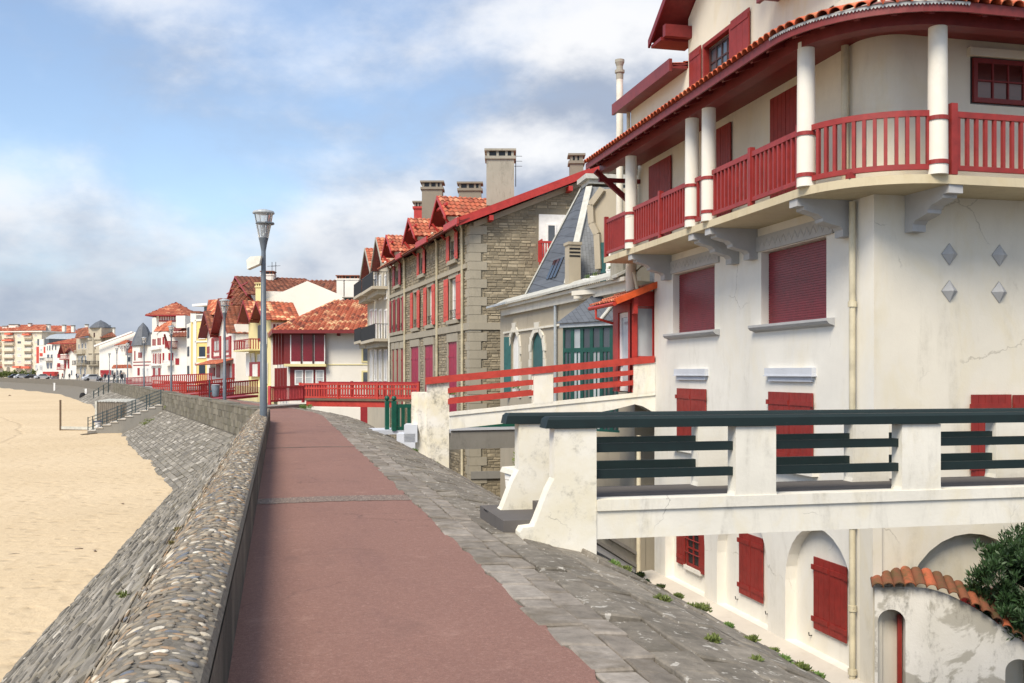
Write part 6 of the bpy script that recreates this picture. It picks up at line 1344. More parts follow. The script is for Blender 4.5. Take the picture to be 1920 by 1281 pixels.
tile_roof(W(289, 622, 164), W(318, 621, 158.5), W(300, 603, 168), W(322, 602, 164), 'tile_bright', HI, pitch=0.6, row=0.7, amp=0.13); tile_roof(W(318, 632, 157), W(352, 631, 155.5), W(323, 614, 162), W(352, 614, 161), 'tile_brown', HI, pitch=0.6, row=0.7, amp=0.13)
px_box(fac(330, 159, 349, 158.5), 330, 592, 347, 615, HI, 'chimney', 'far_white', -2, 0)
shuts(K2, [(286, 636, 288.5, 648), (289.5, 636, 292, 648), (295.5, 634, 298, 647), (299, 634, 301.5, 647)], HI, 'far_red'); shuts(K1, [(305, 632, 308, 646), (309, 632, 312, 646), (316, 662, 325, 676), (329, 672, 336, 684)], HI, 'far_red')
shuts(K2, [(287, 663, 289.5, 682), (291, 663, 293.5, 682), (296, 663, 298, 682), (299.5, 663, 302, 682), (287, 690, 291, 706), (297, 690, 301, 706)], HI, 'far_red'); shuts(K1, [(305, 662, 308, 680)], HI, 'far_red')
wins(K2, [(288.6, 664, 290.8, 682), (298, 664, 299.4, 682), (292, 692, 296, 706)], HI, gl='curtain', nx=1, o=0.02, fw=0.1); boxes(K2, [(284, 652, 303, 656), (284, 684, 303, 686)], HI, 'balcony_band', 'white_wood', 0, 0.4); balcony(K1, 314, 676, 326, 684, HI, 'white_wood', 1.0, n=10)
balcony(K1, 320, 640, 333, 652, HI, 'far_red', 1.4, 'brace_red', n=9); MB().bar(K1.P(K1.a(318), K1.sz(320, 655)[1], 0.2), K1.P(K1.a(323), K1.sz(323, 628)[1], 1.8), 0.2, 0.3).build('brace', 'brace_red', HI)
# ---- spired house
HJ = thing('spired_house', 'white house with grey slate spire and mansard roof', 'house', G(262, 198, -1))
J1 = fac(248, 204, 290, 194); zt = J1.sz(268, 648)[1]; body(J1, 0, J1.L, -1, zt, 10, 'far_white', HJ)
m = MB(); p = [J1.P(0, zt, 0.3), J1.P(J1.L, zt, 0.3), J1.P(J1.L, zt, -10), J1.P(0, zt, -10)]; q = [J1.P(0.8, zt + 2.6, -0.8), J1.P(J1.L - 0.8, zt + 2.6, -0.8), J1.P(J1.L - 0.8, zt + 2.6, -9), J1.P(0.8, zt + 2.6, -9)]
for k in range(4): m.face([p[k], p[(k + 1) % 4], q[(k + 1) % 4], q[k]])
m.face(q); m.build('mansard_roof', 'slate', HJ); s = J1.P(J1.a(270), zt, 0.2); MB().lathe(s, [(2.3, 0), (1.7, 1.8), (0.9, 3.6), (0.05, J1.sz(271, 605)[1] - zt)], 8).build('spire', 'slate', HJ)
shuts(J1, [(259.5, 661, 262, 671), (263, 661, 266, 671), (252, 658, 254, 676), (258, 690, 262, 704)], HJ, 'far_red'); wins(J1, [(266.5, 690, 271, 704), (274, 690, 279, 704)], HJ, gl='curtain', nx=1, fw=0.12); boxes(J1, [(250, 678, 290, 679.5), (250, 684, 290, 685.5)], HJ, 'string_course', 'far_red', 0, 0.08)
# ---- white blank-gabled house and its small neighbour
HK = thing('blank_gable_house', 'white house with long blank sloping gable beside the castle-like house', 'house', G(220, 235, -1))
K = fac(186, 238, 256, 230); poly(K, [(186, 712), (186, 648), (180, 648), (249, 623), (256, 629), (256, 712)], HK, 'gable_wall', 'far_white', -12, 0)
MB().bar(W(178, 649, 237), W(249, 622.5, 229), 0.6, 0.35).build('verge', 'white_wood', HK)
tile_roof(W(214, 648, 228), W(234, 645, 226), W(236, 638, 232), W(242, 637, 230), 'tile_bright', HK, pitch=0.7, row=0.8, amp=0.14); tile_roof(W(238, 662, 226), W(254, 660, 224), W(240, 638, 232), W(255, 638, 231), 'tile_bright', HK, pitch=0.7, row=0.8, amp=0.14)
px_box(fac(222, 228, 236, 227), 221, 648, 235, 666, HK, 'oriel', 'far_white', -3, 0); wins(fac(222, 227.5, 236, 226.5), [(225, 649, 227.5, 656), (230, 649, 232, 656)], HK, gl='glass', nx=1, fw=0.1)
wins(K, [(239, 669, 245, 679)], HK, gl='glass', nx=1); tile_roof(W(210, 691, 222), W(247, 690, 220), W(214, 685, 228), W(244, 685, 226), 'tile_bright', HK, pitch=0.7, row=0.8, amp=0.14, name='awning_roof'); wins(K, [(212, 694, 217, 704), (221, 694, 226, 704), (228, 694, 233, 704)], HK, gl='glass', nx=1, o=0.5); boxes(K, [(192, 694, 212, 703)], HK, 'shop_front', 'far_red', 0.0, 0.6)
# ---- castle-like stone house with round tower
HL = thing('castle_house', 'beige stone house with corner tower under a grey domed roof', 'house', G(178, 258, -1))
L1_ = fac(143, 268, 168, 258); zt = L1_.sz(155, 634)[1]; body(L1_, 0, L1_.L + 3, -1, zt, 12, 'far_stone', HL)
tc_ = G(178, 259, -1); hw = (190 - 167) / 2 / FPX * 259; TW_ = fac(166, 257, 190, 255); z2 = TW_.sz(178, 615)[1]; body(TW_, 0, TW_.L, -1, z2, 3.6, 'far_stone', HL, 'tower')
m = MB(); c = TW_.P(TW_.L / 2, z2, -1.8); m.lathe(c, [(2.75, 0.0), (2.7, 0.25), (2.0, 0.9), (1.2, 1.5), (0.4, 1.9), (0.05, 2.1)], 12); m.build('tower_roof', 'slate', HL, smooth=False)
boxes(TW_, [(166, 634, 190, 637), (165, 662, 191, 663), (165, 684, 191, 686)], HL, 'string_course', 'far_stone', 0, 0.3); shuts(TW_, [(175.5, 624, 178, 632), (173, 643, 179, 655), (172.5, 666, 179, 683), (172, 689, 178.5, 704)], HL, 'brown_shut')
tile_roof(W(141, 634, 262), W(168, 629, 255), W(146, 617, 270), W(168, 617, 265), 'tile_brown', HL, pitch=0.8, row=0.9, amp=0.14); tile_roof(W(188, 634, 254), W(218, 631, 252), W(192, 617, 264), W(205, 622, 262), 'tile_brown', HL, pitch=0.8, row=0.9, amp=0.14)
MB().fb(fac(188, 257, 216, 254), 0, fac(188, 257, 216, 254).L, -1, zt, -8, 0).build('wing', 'far_stone', HL)
chimney(199, 205, 610, 628, 266, HL, 'far_white'); chimney(208, 214, 614, 630, 266, HL, 'far_white'); chimney(159, 164, 608, 622, 270, HL, 'far_white')
wins(L1_, [(147, 645, 149.5, 655), (153, 644, 156, 654), (159.5, 643, 162, 654), (147, 668, 149.5, 681), (153, 667, 156, 681), (159.5, 666, 162, 681), (150, 690, 153, 703), (158, 690, 161, 703)], HL, gl='glass', nx=1, fw=0.1)
balcony(L1_, 142, 676, 163, 684, HL, 'iron', 1.0, 'far_stone', n=16); balcony(TW_, 168, 677, 190, 684, HL, 'iron', 1.0, 'far_stone', n=12); balcony(L1_, 144, 657, 160, 663, HL, 'far_stone', 0.8, 'far_stone', n=10)
# ---- white house with orange roof, small chalet
HM = thing('orange_roof_house', 'white house with orange hipped roof and dark balcony on the far promenade', 'house', G(100, 300, -1))
M1, M2 = fac(101, 296, 142, 292), fac(101, 296, 86, 304); zt = M1.sz(120, 644)[1]; body(M1, 0, M1.L, -1, zt, 9, 'far_white', HM); body(M2, 0.02, M2.L, -1, zt - 0.02, 6, 'far_white', HM, 'side_wall'); hip(M1, -1.5, M1.L, zt, M1.sz(120, 635)[1] + 0.4, 10, HM, 'tile_bright', ov=0.6, ridge=(3, M1.L - 2), pitch=0.8)
wins(M2, [(88, 648, 90, 658), (92, 647, 95, 658), (97, 647, 100, 657), (88, 664, 93, 672), (95, 664, 99, 672), (88, 680, 92, 692), (94, 680, 98, 692)], HM, nx=1, fw=0.12); wins(M1, [(103, 647, 106, 657)], HM, nx=1); shuts(M1, [(107.5, 664, 113, 671), (107.5, 681, 113, 688), (117, 647, 120, 653)], HM, 'far_red'); balcony(M2, 83, 671, 99, 676, HM, 'iron', 1.4, n=10); boxes(M1, [(88, 697, 110, 705)], HM, 'awning', 'verge_red', 0.1, 1.5)
HN = thing('chalet_house', 'small chalet with dark red gable and red balconies near the orange roofed house', 'house', G(125, 280, -1))
N1 = fac(119, 284, 146, 276); zt = N1.sz(130, 660)[1]; body(N1, 0, N1.L, -1, zt, 8, 'far_white', HN); gable(N1, -0.4, 3.0, zt, zt + 2.2, 8, HN, 'tile_brown', ov=1.2, side=0.5, verge='brace_red', wallmat='far_white', pitch=0.7); gable(N1, 3.0, N1.L, zt - 0.5, zt + 1.0, 8, HN, 'tile_brown', ov=0.9, side=0.3, verge='brace_red', wallmat='far_white', pitch=0.7)
balcony(N1, 119, 666, 130, 674, HN, 'far_red', 1.2, 'far_red', n=7); boxes(N1, [(121, 676, 124, 691), (127.5, 675, 130, 691)], HN, 'red_panel', 'far_red', 0, 0.1); balcony(N1, 114, 684, 123, 693, HN, 'far_red', 1.2, 'far_red', n=6); wins(N1, [(133, 694, 136, 704)], HN, nx=1)
# ---- apartment blocks closing the bay
HP = thing('apartment_block', 'large cream apartment block with red hipped roof at the end of the bay', 'apartment block', G(60, 350, -1))
P1 = fac(-60, 352, 78, 345); zt = P1.sz(40, 623)[1]; body(P1, 0, P1.L, -1, zt, 16, 'apartment_cream', HP); P2 = fac(76, 356, 150, 356); body(P2, 0, P2.L, -1, zt - 0.5, 14, 'apartment_cream', HP, 'rear_wing')
MB().fb(P1, -0.5, P1.L + 0.8, zt, zt + 0.5, -16, 0.8).build('cornice', 'far_white', HP)
tile_roof(P1.P(-1, zt + 0.5, 0.9), P1.P(P1.L + 1, zt + 0.5, 0.9), P1.P(12, P1.sz(40, 607)[1], -8), P1.P(P1.L - 4, P1.sz(40, 607)[1], -8), 'tile_bright', HP, pitch=1.0, row=1.0, amp=0.14); tile_roof(P2.P(-3, zt, 0.8), P2.P(P2.L, zt, 0.8), P2.P(-3, P2.sz(110, 609)[1], -7), P2.P(P2.L - 6, P2.sz(110, 609)[1], -7), 'tile_bright', HP, pitch=1.0, row=1.0, amp=0.14)
for u0, u1, vt in ((4, 13, 611), (16, 33, 608), (29, 34, 609), (52, 57, 606), (86, 92, 608), (116, 121, 609), (133, 138, 610)): chimney(u0, u1, vt, vt + 13, 352, HP, 'far_white', 'chimney_render', 1.4)
for r in range(5):
    v = 625 + r * 12.2
    for u0, u1 in ((-12, 2), (8, 26), (46, 60)):
        a0, a1, z0, z1 = P1.rect(u0, v, u1, v + 8.5); o = MB().fb(P1, a0, a1, z0, z1, 0.0, 0.02).build('loggia', 'brown_wood' if False else 'chimney_render', HP); MB().fb(P1, a0 + 0.15, a1 - 0.15, z0 + 0.2, z1 - 0.45, 0.02, 0.05).build('pane', 'curtain', o); MB().fb(P1, a0 - 0.2, a1 + 0.2, z0 - 0.15, z0 + 0.75, 0.0, 0.9).build('parapet', 'apartment_cream', o)
    wins(P1, [(32, v + 2, 40, v + 8)], HP, gl='curtain' if r != 1 else 'glass', nx=2, fw=0.15, fr='far_white')
    wins(P1, [(64, v + 2, 70, v + 7)], HP, gl='curtain', nx=1, fw=0.15, fr='apartment_cream')
for b in ((14, 625, 25, 628), (9, 637, 27, 640), (47, 626, 60, 629), (29, 686.5, 42, 690), (45, 687, 60, 691), (-5, 687, 5, 690)): px_box(P1, *b, HP, 'awning', 'awning', 0.4, 1.6)
arc_ = P1.rect(12, 688, 19, 703); r = (arc_[1] - arc_[0]) / 2; MB().fprism(P1, [(arc_[0], arc_[2])] + arc_pts((arc_[0] + arc_[1]) / 2, arc_[3] - r, r, 8) + [(arc_[1], arc_[2])], 0, 0.03).build('arched_door', 'chimney_render', HP)
HQ = thing('slate_apartments', 'coral and white apartment house with grey mansard roof beside the cream block', 'apartment block', G(75, 330, -1))
Q1 = fac(68, 330, 90, 326); zt = Q1.sz(78, 648)[1]; body(Q1, 0, Q1.L, -1, zt, 8, 'far_white', HQ); boxes(Q1, [(68.5, 650, 73, 681), (82, 650, 85, 662), (74.5, 662, 80, 668)], HQ, 'coral_panel', 'coral', 0, 0.1); wins(Q1, [(75, 654, 80, 660), (74, 671, 80, 680), (66, 684, 72, 695), (74, 684, 80, 695)], HQ, nx=2, fw=0.12, gl='curtain')
m = MB(); m.fb(Q1, 0, Q1.L, zt, zt + 2.2, -8, -0.3); m.build('mansard_roof', 'slate', HQ); px_box(Q1, 74, 636, 82, 648, HQ, 'dormer', 'far_white', -1, 0.1)
HR = thing('glass_roof_hall', 'pale hall with curved grey roof behind the orange roofed house', 'building', G(115, 340, -1)); R1 = fac(86, 338, 148, 334)
MB().fb(R1, 0, R1.L, -1, R1.sz(115, 640)[1], -8, 0).build('wall', 'far_white', HR); m = MB(); m.prism([R1.P(0, R1.sz(115, 640)[1] + z, o) for o, z in ((0.5, 0), (0, 1.2), (-2, 2.2), (-5, 2.8), (-8, 2.9), (-8, 0))], R1.t * R1.L); m.build('roof', 'zinc', HR)
# ---- far low houses and a wooded rise closing the gaps
for k, (u0, u1, vt, d, mat, lab) in enumerate(((140, 200, 690, 300, 'far_white', 'low white terrace far behind the castle-like house'), (250, 300, 660, 215, 'far_white', 'plain white house glimpsed behind the spired house'), (330, 365, 640, 175, 'far_white', 'plain white house wedged behind the yellow house'))):
    F = fac(u0, d, u1, d - 2); o = thing('far_house', lab, 'house', F.P(0, -1)); z = F.sz((u0 + u1) / 2, vt)[1]; body(F, 0, F.L, -1, z, 8, mat, o); hip(F, 0, F.L, z, z + 2.0, 8, o, 'tile_old', ov=0.5, ridge=(3, F.L - 3), pitch=0.8)
# ================================================================== street lamps
def lamp(u, d, zb, label, flood=False, H=None):
    p = G(u, d, zb); zt_ = H; o = thing('street_lamp', label, 'street lamp', p, 'grey lamp posts along the promenade')
    h = zt_ - zb; n = 14 if d < 60 else 8
    MB().lathe(p, [(0.105, 0.0), (0.10, 0.05), (0.088, h * 0.35), (0.078, h * 0.351), (0.058, h - 0.95)], n).build('post', 'lamp_grey', o, smooth=True)
    m = MB()
    for sx, ox in ((1, 0.0), (-1, 0.0)):
        pass
    c = p + Z(h - 1.10)
    m.lathe(c, [(0.05, -0.25), (0.06, 0.0), (0.10, 0.22), (0.13, 0.34)], n); m.build('cup', 'lamp_grey', o, smooth=True)
    MB().lathe(c, [(0.13, 0.34), (0.165, 0.52), (0.205, 0.72), (0.245, 0.98)], n, caps=False).build('glass_cone', 'lamp_glass', o, smooth=True)
    MB().lathe(c, [(0.05, 0.3), (0.06, 0.62), (0.03, 0.7)], 10).build('bulb_holder', 'zinc', o, smooth=True)
    MB().lathe(c, [(0.285, 0.985), (0.29, 1.01), (0.27, 1.05), (0.10, 1.10)], n + 4).build('cap', 'zinc', o)
    m = MB()
    for k in range(4): t = k * math.pi / 2 + 0.5; m.tube([c + Vector((0.06 * math.cos(t), 0.06 * math.sin(t), 0.1)), c + Vector((0.26 * math.cos(t), 0.26 * math.sin(t), 0.99))], 0.013, 4)
    m.build('rib', 'lamp_grey', o); m = MB(); m.lathe(c + Vector((0.04, -0.02, 0)), [(0.235, 0.70), (0.25, 0.72), (0.235, 0.75)], n + 2); m.build('ring', 'lamp_grey', o)
    return o
l1 = lamp(494, 26.5, 0.50, 'tall grey lamp post with glass cone and floodlight nearest the camera', H=6.01)
c = W(480, 491, 26.4); R_ = Matrix.Rotation(math.radians(-18), 4, 'Y'); sp = thing('floodlight', 'cream box floodlight bracketed on the nearest lamp post', 'floodlight', c)
m = MB(); pts = [(-0.2, -0.16), (0.12, -0.10), (0.17, 0.10), (-0.12, 0.15), (-0.22, 0.09)]
m.prism([c + Vector((CT * x, -ST * x, z - 0.25 * x * -1)) + Vector((ST, CT, 0)) * -0.14 for x, z in pts], Vector((ST, CT, 0)) * 0.28); m.build('housing', 'speaker_cream', sp); m = MB(); m.bar(c + Vector((0.12, -0.02, 0.06)), W(494, 484, 26.5), 0.05, 0.05); m.build('bracket', 'lamp_grey', sp)
lamp(421, 55, 0.0, 'grey lamp post beside the litter bin, second from the camera', H=5.75); lamp(321, 90, 0.0, 'grey lamp post above the beach steps', H=5.95); lamp(270, 118, 0.0, 'grey lamp post in front of the spired house', H=5.95)
lamp(239, 143, 0.0, 'grey lamp post in front of the small orange roof', H=5.95); lamp(219, 166, 0.0, 'grey lamp post before the blank white gable', H=5.9); lamp(205, 212, 0.0, 'distant short-looking lamp post before the white gable wall', H=6.0); lamp(152, 260, 0.0, 'distant lamp post before the castle-like house', H=6.0); lamp(58, 320, 0.0, 'faint distant lamp post before the cream apartments', H=6.0)
# ================================================================== litter bin
p = G(404, 55.5, 0.1); b = thing('litter_bin', 'grey litter bin on a post by the red picket rail', 'bin', p)
m = MB(); m.lathe(p + Z(0.25), [(0.15, 0), (0.19, 0.1), (0.215, 0.5), (0.215, 0.62)], 14); m.build('drum', 'bin_grey', b, smooth=True); MB().lathe(p + Z(0.87), [(0.23, 0), (0.24, 0.03), (0.21, 0.05), (0.15, 0.06)], 14).build('lid', 'zinc', b); MB().box(p.x - 0.36, p.x - 0.28, p.y - 0.04, p.y + 0.04, -0.1, 1.28).build('post', 'rail_steel', b); MB().box(p.x - 0.3, p.x, p.y - 0.03, p.y + 0.03, 0.6, 0.7).build('bracket', 'rail_steel', b)
# ================================================================== beach steps with railing
ST_ = thing('beach_steps', 'stone steps with teal railings going down to the sand', 'steps', (-7.2, 65, SAND))
xw = wx(65.2) - 0.46
m = MB(); n = 10; x0, x1, z0, z1 = xw, xw - 4.3, -0.35, SAND
poly_ = [Vector((x0, 64.9, SAND - 0.1))]; zz = z0
poly_.append(Vector((x0, 64.9, z0)))
for k in range(n):
    xx = x0 + (x1 - x0) * (k + 1) / n; poly_.append(Vector((xx, 64.9, z0 + (z1 - z0) * k / n))); poly_.append(Vector((xx, 64.9, z0 + (z1 - z0) * (k + 1) / n)))
poly_.append(Vector((x1, 64.9, SAND - 0.1))); m.prism(poly_, (0, 1.7, 0)); m.build('flight', 'concrete', ST_)
for k in range(n):
    xa, xb = x0 + (x1 - x0) * k / n, x0 + (x1 - x0) * (k + 1) / n; z = z0 + (z1 - z0) * k / n; MB().box(xb - 0.04, xa, 64.86, 66.64, z, z + 0.045).build('tread', 'beige_ledge', ST_)
for yy in (64.95, 66.5):
    top = []
    for k in range(6):
        f = k / 5 * 0.98; xx = x0 + (x1 - x0) * f - 0.1; z = z0 + (z1 - z0) * f; MB().bar((xx, yy, z - 0.25), (xx, yy, z + 1.0), 0.05, 0.05).build('railing_post', 'rail_steel', ST_)
    for h in (0.98, 0.78, 0.58, 0.38, 0.18): MB().tube([(x0 - 0.1, yy, z0 + h), (x1, yy, z1 + h)], 0.013, 5).build('rail', 'rail_steel', ST_)
m = MB(); S2 = thing('beach_steps', 'second flight of beach steps farther along the wall', 'steps', G(200, 118, SAND)); F = fac(176, 125, 224, 119)
m.fprism(F, [F.sz(176, 751), F.sz(224, 751), F.sz(224, 722), F.sz(218, 724)], -1.5, 0.0); m.build('flight', 'concrete', S2)
for k in range(6): 
    f = k / 5; u = 176 + 46 * f; v = 749 - 27 * f; a, z = F.sz(u, v); MB().fb(F, a - 0.06, a + 0.06, z - 0.3, z + 1.1, 0, 0.08).build('railing_post', 'rail_steel', S2)
for h in (1.05, 0.6): p0, p1 = F.P(*F.sz(176, 749)), F.P(*F.sz(222, 722)); MB().tube([p0 + Z(h), p1 + Z(h)], 0.03, 5).build('rail', 'rail_steel', S2)
# ================================================================== beach hut frame, screen and small things
sc_ = thing('timber_screen', 'weathered grey board shelter with corrugated roof on the sand', 'shelter', G(210, 63, SAND))
F = fac(181, 63.2, 237, 62.6); a1 = F.L; zt = F.sz(205, 754)[1]; nb = 15
for k in range(nb): MB().fb(F, a1 * k / nb + 0.006, a1 * (k + 1) / nb - 0.006, SAND - 0.05, zt - RN.uniform(0, 0.03), -0.03, 0.0).build('board', 'grey_boards', sc_)
for k in range(6): MB().fb(Fac((F.A.x, F.A.y), (F.A.x - 0.2, F.A.y + 1)), 0.02 + k * 0.2, 0.2 + k * 0.2, SAND, zt, 0, 0.03).build('board', 'grey_boards', sc_)
m = MB(); rows = []
for k in range(33): rows.append([F.P(a1 * k / 32 - 0.05, zt + 0.03 + 0.025 * math.cos(k * math.pi / 1.5), 0.08), F.P(a1 * k / 32 + 0.0, zt + 0.16 + 0.025 * math.cos(k * math.pi / 1.5), -1.3)])
m.grid(rows); m.build('roof_sheet', 'lead_white', sc_)
MB().fb(F, -0.08, 0.06, SAND - 0.1, zt + 0.05, -0.02, 0.06).build('corner_post', 'lead_white', sc_)
fr = thing('net_frame', 'wooden post with low plank barrier beside the board shelter', 'frame', G(113, 63.5, SAND)); Fn = fac(112, 64.5, 185, 63.6)
a0, z1 = Fn.sz(113, 750); MB().fb(Fn, a0 - 0.045, a0 + 0.045, SAND - 0.2, z1, -0.045, 0.045).build('post', 'brown_wood', fr); MB().fb(Fn, a0, Fn.a(180), SAND - 0.05, SAND + 0.08, -0.05, 0.0).build('sill', 'brown_wood', fr); MB().fb(Fn, a0 + 0.06, Fn.a(180), SAND + 0.08, SAND + 0.26, -0.04, 0.0).build('plank', 'lead_white', fr)
bg = thing('rubbish_bag', 'white rubbish bag hung on a stand at the foot of the steps', 'rubbish bag', G(184, 61.5, SAND)); p = G(184, 61.5, SAND)
m = MB(); m.lathe(p, [(0.03, 0.02), (0.14, 0.1), (0.17, 0.3), (0.13, 0.55), (0.22, 0.68), (0.24, 0.74)], 9); m.build('bag', 'bag_white', bg, smooth=True); MB().lathe(p, [(0.25, 0.70), (0.27, 0.72), (0.25, 0.76)], 12).build('hoop', 'coat_navy', bg); MB().box(p.x - 0.32, p.x - 0.26, p.y, p.y + 0.06, SAND - 0.1, SAND + 0.8).build('stake', 'rail_steel', bg)
bd = thing('beach_boards', 'loose dark planks lying on the sand beside the rubbish bag', 'planks', G(165, 60.5, SAND))
for k in range(3): q = G(152 + k * 8, 59.5 + k * 0.3, SAND + 0.04); MB().bar(q, q + Vector((1.2, 2.4, 0.02)), 0.13, 0.05).build('plank', 'grey_boards', bd)
bx = thing('beach_kiosk', 'small white beach box with blue skirting under the far wall', 'kiosk', G(68, 255, SAND)); F = fac(60.5, 256, 77, 254)
a1 = F.L; z2, z3 = F.sz(70, 717)[1], F.sz(70, 712)[1]; m = MB(); m.fprism(F, [(0, SAND + 0.5), (a1, SAND + 0.5), (a1, z3), (0, z2)], -2, 0); m.build('body', 'box_white', bx); MB().fb(F, 0, a1, SAND - 0.1, SAND + 0.5, -2.01, 0.01).build('skirting', 'blue_paint', bx)
for u, v0, v1, lab in ((57, 709, 729, 'white shower post left of the beach box'), (102, 718, 737, 'white shower post on the sand below the castle-like house'), (161, 729, 749, 'white shower post beside the dark sack on the sand'), (23, 712, 724, 'thin white post at the foot of the far wall')):
    d = FPX * (EYE - SAND) / (v1 - HV); p = G(u, d, SAND); h = (v1 - v0) / FPX * d; o = thing('shower_post', lab, 'shower post', p, 'white shower posts on the beach'); MB().box(p.x - 0.14, p.x + 0.14, p.y - 0.14, p.y + 0.14, SAND - 0.1, SAND + h).build('post', 'box_white', o); MB().box(p.x - 0.3, p.x + 0.3, p.y - 0.3, p.y + 0.3, SAND - 0.1, SAND + 0.08).build('base', 'concrete', o); MB().tube([p + Z(h - 0.1), p + Vector((-0.35, -0.2, h - 0.05))], 0.04, 6).build('spout', 'zinc', o)
p = G(155, 139, SAND); o = MB().lathe(p, [(0.2, -0.05), (0.42, 0.1), (0.45, 0.5), (0.3, 0.9), (0.1, 1.0)], 10).build('sack', 'black_cloth', smooth=True, label='dark sack standing on the sand beside a white post', cat='sack')
# drift bits on the sand
for k, (u, v, l) in enumerate(((178, 1034, 0.12), (148, 1030, 0.08), (18, 743, 0.3), (229, 997, 0.05), (184, 994, 0.07), (60, 1090, 0.05), (230, 945, 0.04), (25, 1041, 0.12))):
    d = FPX * (EYE - SAND) / (v - HV); p = G(u, d, SAND + 0.01); a = RN.uniform(0, 3); q = Vector((math.cos(a), math.sin(a) * 0.5, 0.05)) * l
    labs = ('short dark stick on the near sand', 'forked twig on the near sand beside a stick', 'lone dark driftwood lump far out on the sand', 'small twig on the sand near the stone slope', 'tiny bark chip on the near sand', 'tiny dark chip at the edge of the near sand', 'small twig on the sand higher up the beach', 'thin curved seaweed strand at the left edge of the sand')
    MB().tube([p - q, p + Z(0.03 * (l > 0.2) * 5), p + q], [0.016 + l * 0.05, 0.02 + l * (0.3 if k == 2 else 0.06), 0.01], 6).build('driftwood', 'brown_wood', label=labs[k], cat='driftwood')
# ================================================================== people on the promenade and the sand
def person_mesh(pose, mats):
    """one continuous figure: a skin-modifier body grown once per pose"""
    vs, es, rs = [], [], []
    def v(x, y, z, r, par=None):
        vs.append((x, y, z)); rs.append(r); i = len(vs) - 1
        if par is not None: es.append((par, i))
        return i
    if pose == 'sit':
        pel = v(0, 0, 0.13, 0.15); ch = v(0, 0.05, 0.48, 0.17, pel); nk = v(0, 0.05, 0.66, 0.06, ch); hd = v(0, 0.03, 0.80, 0.105, nk); v(0, 0.03, 0.90, 0.08, hd)
        for s in (-1, 1):
            k = v(s * 0.13, -0.42, 0.42, 0.075, pel); a = v(s * 0.12, -0.62, 0.07, 0.05, k); v(s * 0.12, -0.74, 0.05, 0.045, a)
            sh = v(s * 0.2, 0.04, 0.56, 0.065, ch); e = v(s * 0.24, -0.18, 0.36, 0.05, sh); v(s * 0.12, -0.36, 0.42, 0.035, e)
    else:
        st = 0.16 if pose == 'walk' else 0.02
        pel = v(0, 0, 0.95, 0.15); wa = v(0, 0, 1.12, 0.14, pel); ch = v(0, 0, 1.34, 0.17, wa); nk = v(0, 0, 1.50, 0.06, ch); hd = v(0, -0.02, 1.62, 0.10, nk); v(0, -0.02, 1.72, 0.08, hd)
        for s in (-1, 1):
            h = v(s * 0.10, 0, 0.86, 0.10, pel); k = v(s * 0.10, -s * st * 0.7, 0.48, 0.07, h); a = v(s * 0.10, -s * st * 1.4 + 0.02, 0.09, 0.05, k); v(s * 0.11, -s * st * 1.4 - 0.14, 0.05, 0.045, a)
            sh = v(s * 0.20, 0, 1.42, 0.07, ch); e = v(s * 0.27, s * st * 0.5, 1.14, 0.05, sh); v(s * 0.26, s * st - 0.06, 0.88, 0.04, e)
    me = bpy.data.meshes.new('person'); me.from_pydata(vs, es, []); ob = bpy.data.objects.new('tmp', me); C.objects.link(ob)
    ob.modifiers.new('s', 'SKIN'); ob.modifiers.new('d', 'SUBSURF').levels = 1
    for k, sv in enumerate(me.skin_vertices[0].data): sv.radius = (rs[k], rs[k] * 0.85); sv.use_root = (k == 0)
    dg = bpy.context.evaluated_depsgraph_get(); dg.update(); out = bpy.data.meshes.new_from_object(ob.evaluated_get(dg)); bpy.data.objects.remove(ob)
    return out
PM = {k: person_mesh(k, None) for k in ('walk', 'stand', 'sit')}
def person(u, d, zb, pose, coat, legs, label, rot, sc=1.0, group='people strolling on the far promenade'):
    me = PM[pose].copy(); me.name = 'person'; me.materials.clear()
    for m_ in (coat, legs, 'skin', 'hair'): me.materials.append(M(m_))
    for f in me.polygons:
        c = f.center; f.use_smooth = True
        if pose == 'sit': f.material_index = 3 if c.z > 0.80 else 2 if c.z > 0.67 else (1 if c.y < -0.2 and abs(c.x) < 0.22 or c.z < 0.2 else 0)
        else: f.material_index = 3 if (c.z > 1.66 or (c.z > 1.55 and c.y > 0.0)) else 2 if c.z > 1.52 or (abs(c.x) > 0.2 and c.z < 0.92) else (1 if c.z < 0.92 else 0)
    o = bpy.data.objects.new('person', me); C.objects.link(o); o.location = G(u, d, zb); o.rotation_euler = (0, 0, rot); o.scale = (sc,) * 3; _set(o, label, 'person', group, None); return o
walkers = [(203, 165, 'coat_navy', 'jeans', 'walker in a navy coat just left of the white shop front'), (214, 170, 'coat_dark', 'coat_dark', 'walker in black under the tiled awning'), (228, 150, 'coat_dark', 'jeans', 'large-looking walker in black before the small white house'), (234, 158, 'coat_grey', 'jeans', 'walker in grey beside the fifth lamp post'), (191, 190, 'coat_red', 'coat_dark', 'walker in a red coat before the blank gable'), (197, 185, 'coat_dark', 'jeans', 'dark figure standing by the blank gable corner'),
           (109, 255, 'coat_dark', 'coat_dark', 'lone dark walker left of the chalet'), (117, 250, 'coat_red', 'coat_dark', 'walker in dark red before the chalet'), (120, 252, 'coat_dark', 'jeans', 'dark walker close behind the red-clad one'), (130, 240, 'coat_dark', 'coat_dark', 'dark walker leaning at the wall below the chalet'), (147, 230, 'coat_white', 'jeans', 'walker in white before the castle-like house'), (144, 232, 'coat_dark', 'jeans', 'dark-coated walker beside the one in white'), (157, 228, 'coat_navy', 'coat_dark', 'navy-clad walker below the stone tower'), (183, 200, 'coat_grey', 'jeans', 'grey-clad walker below the tower balcony'), (95, 262, 'coat_dark', 'jeans', 'dark walker before the red awning')]
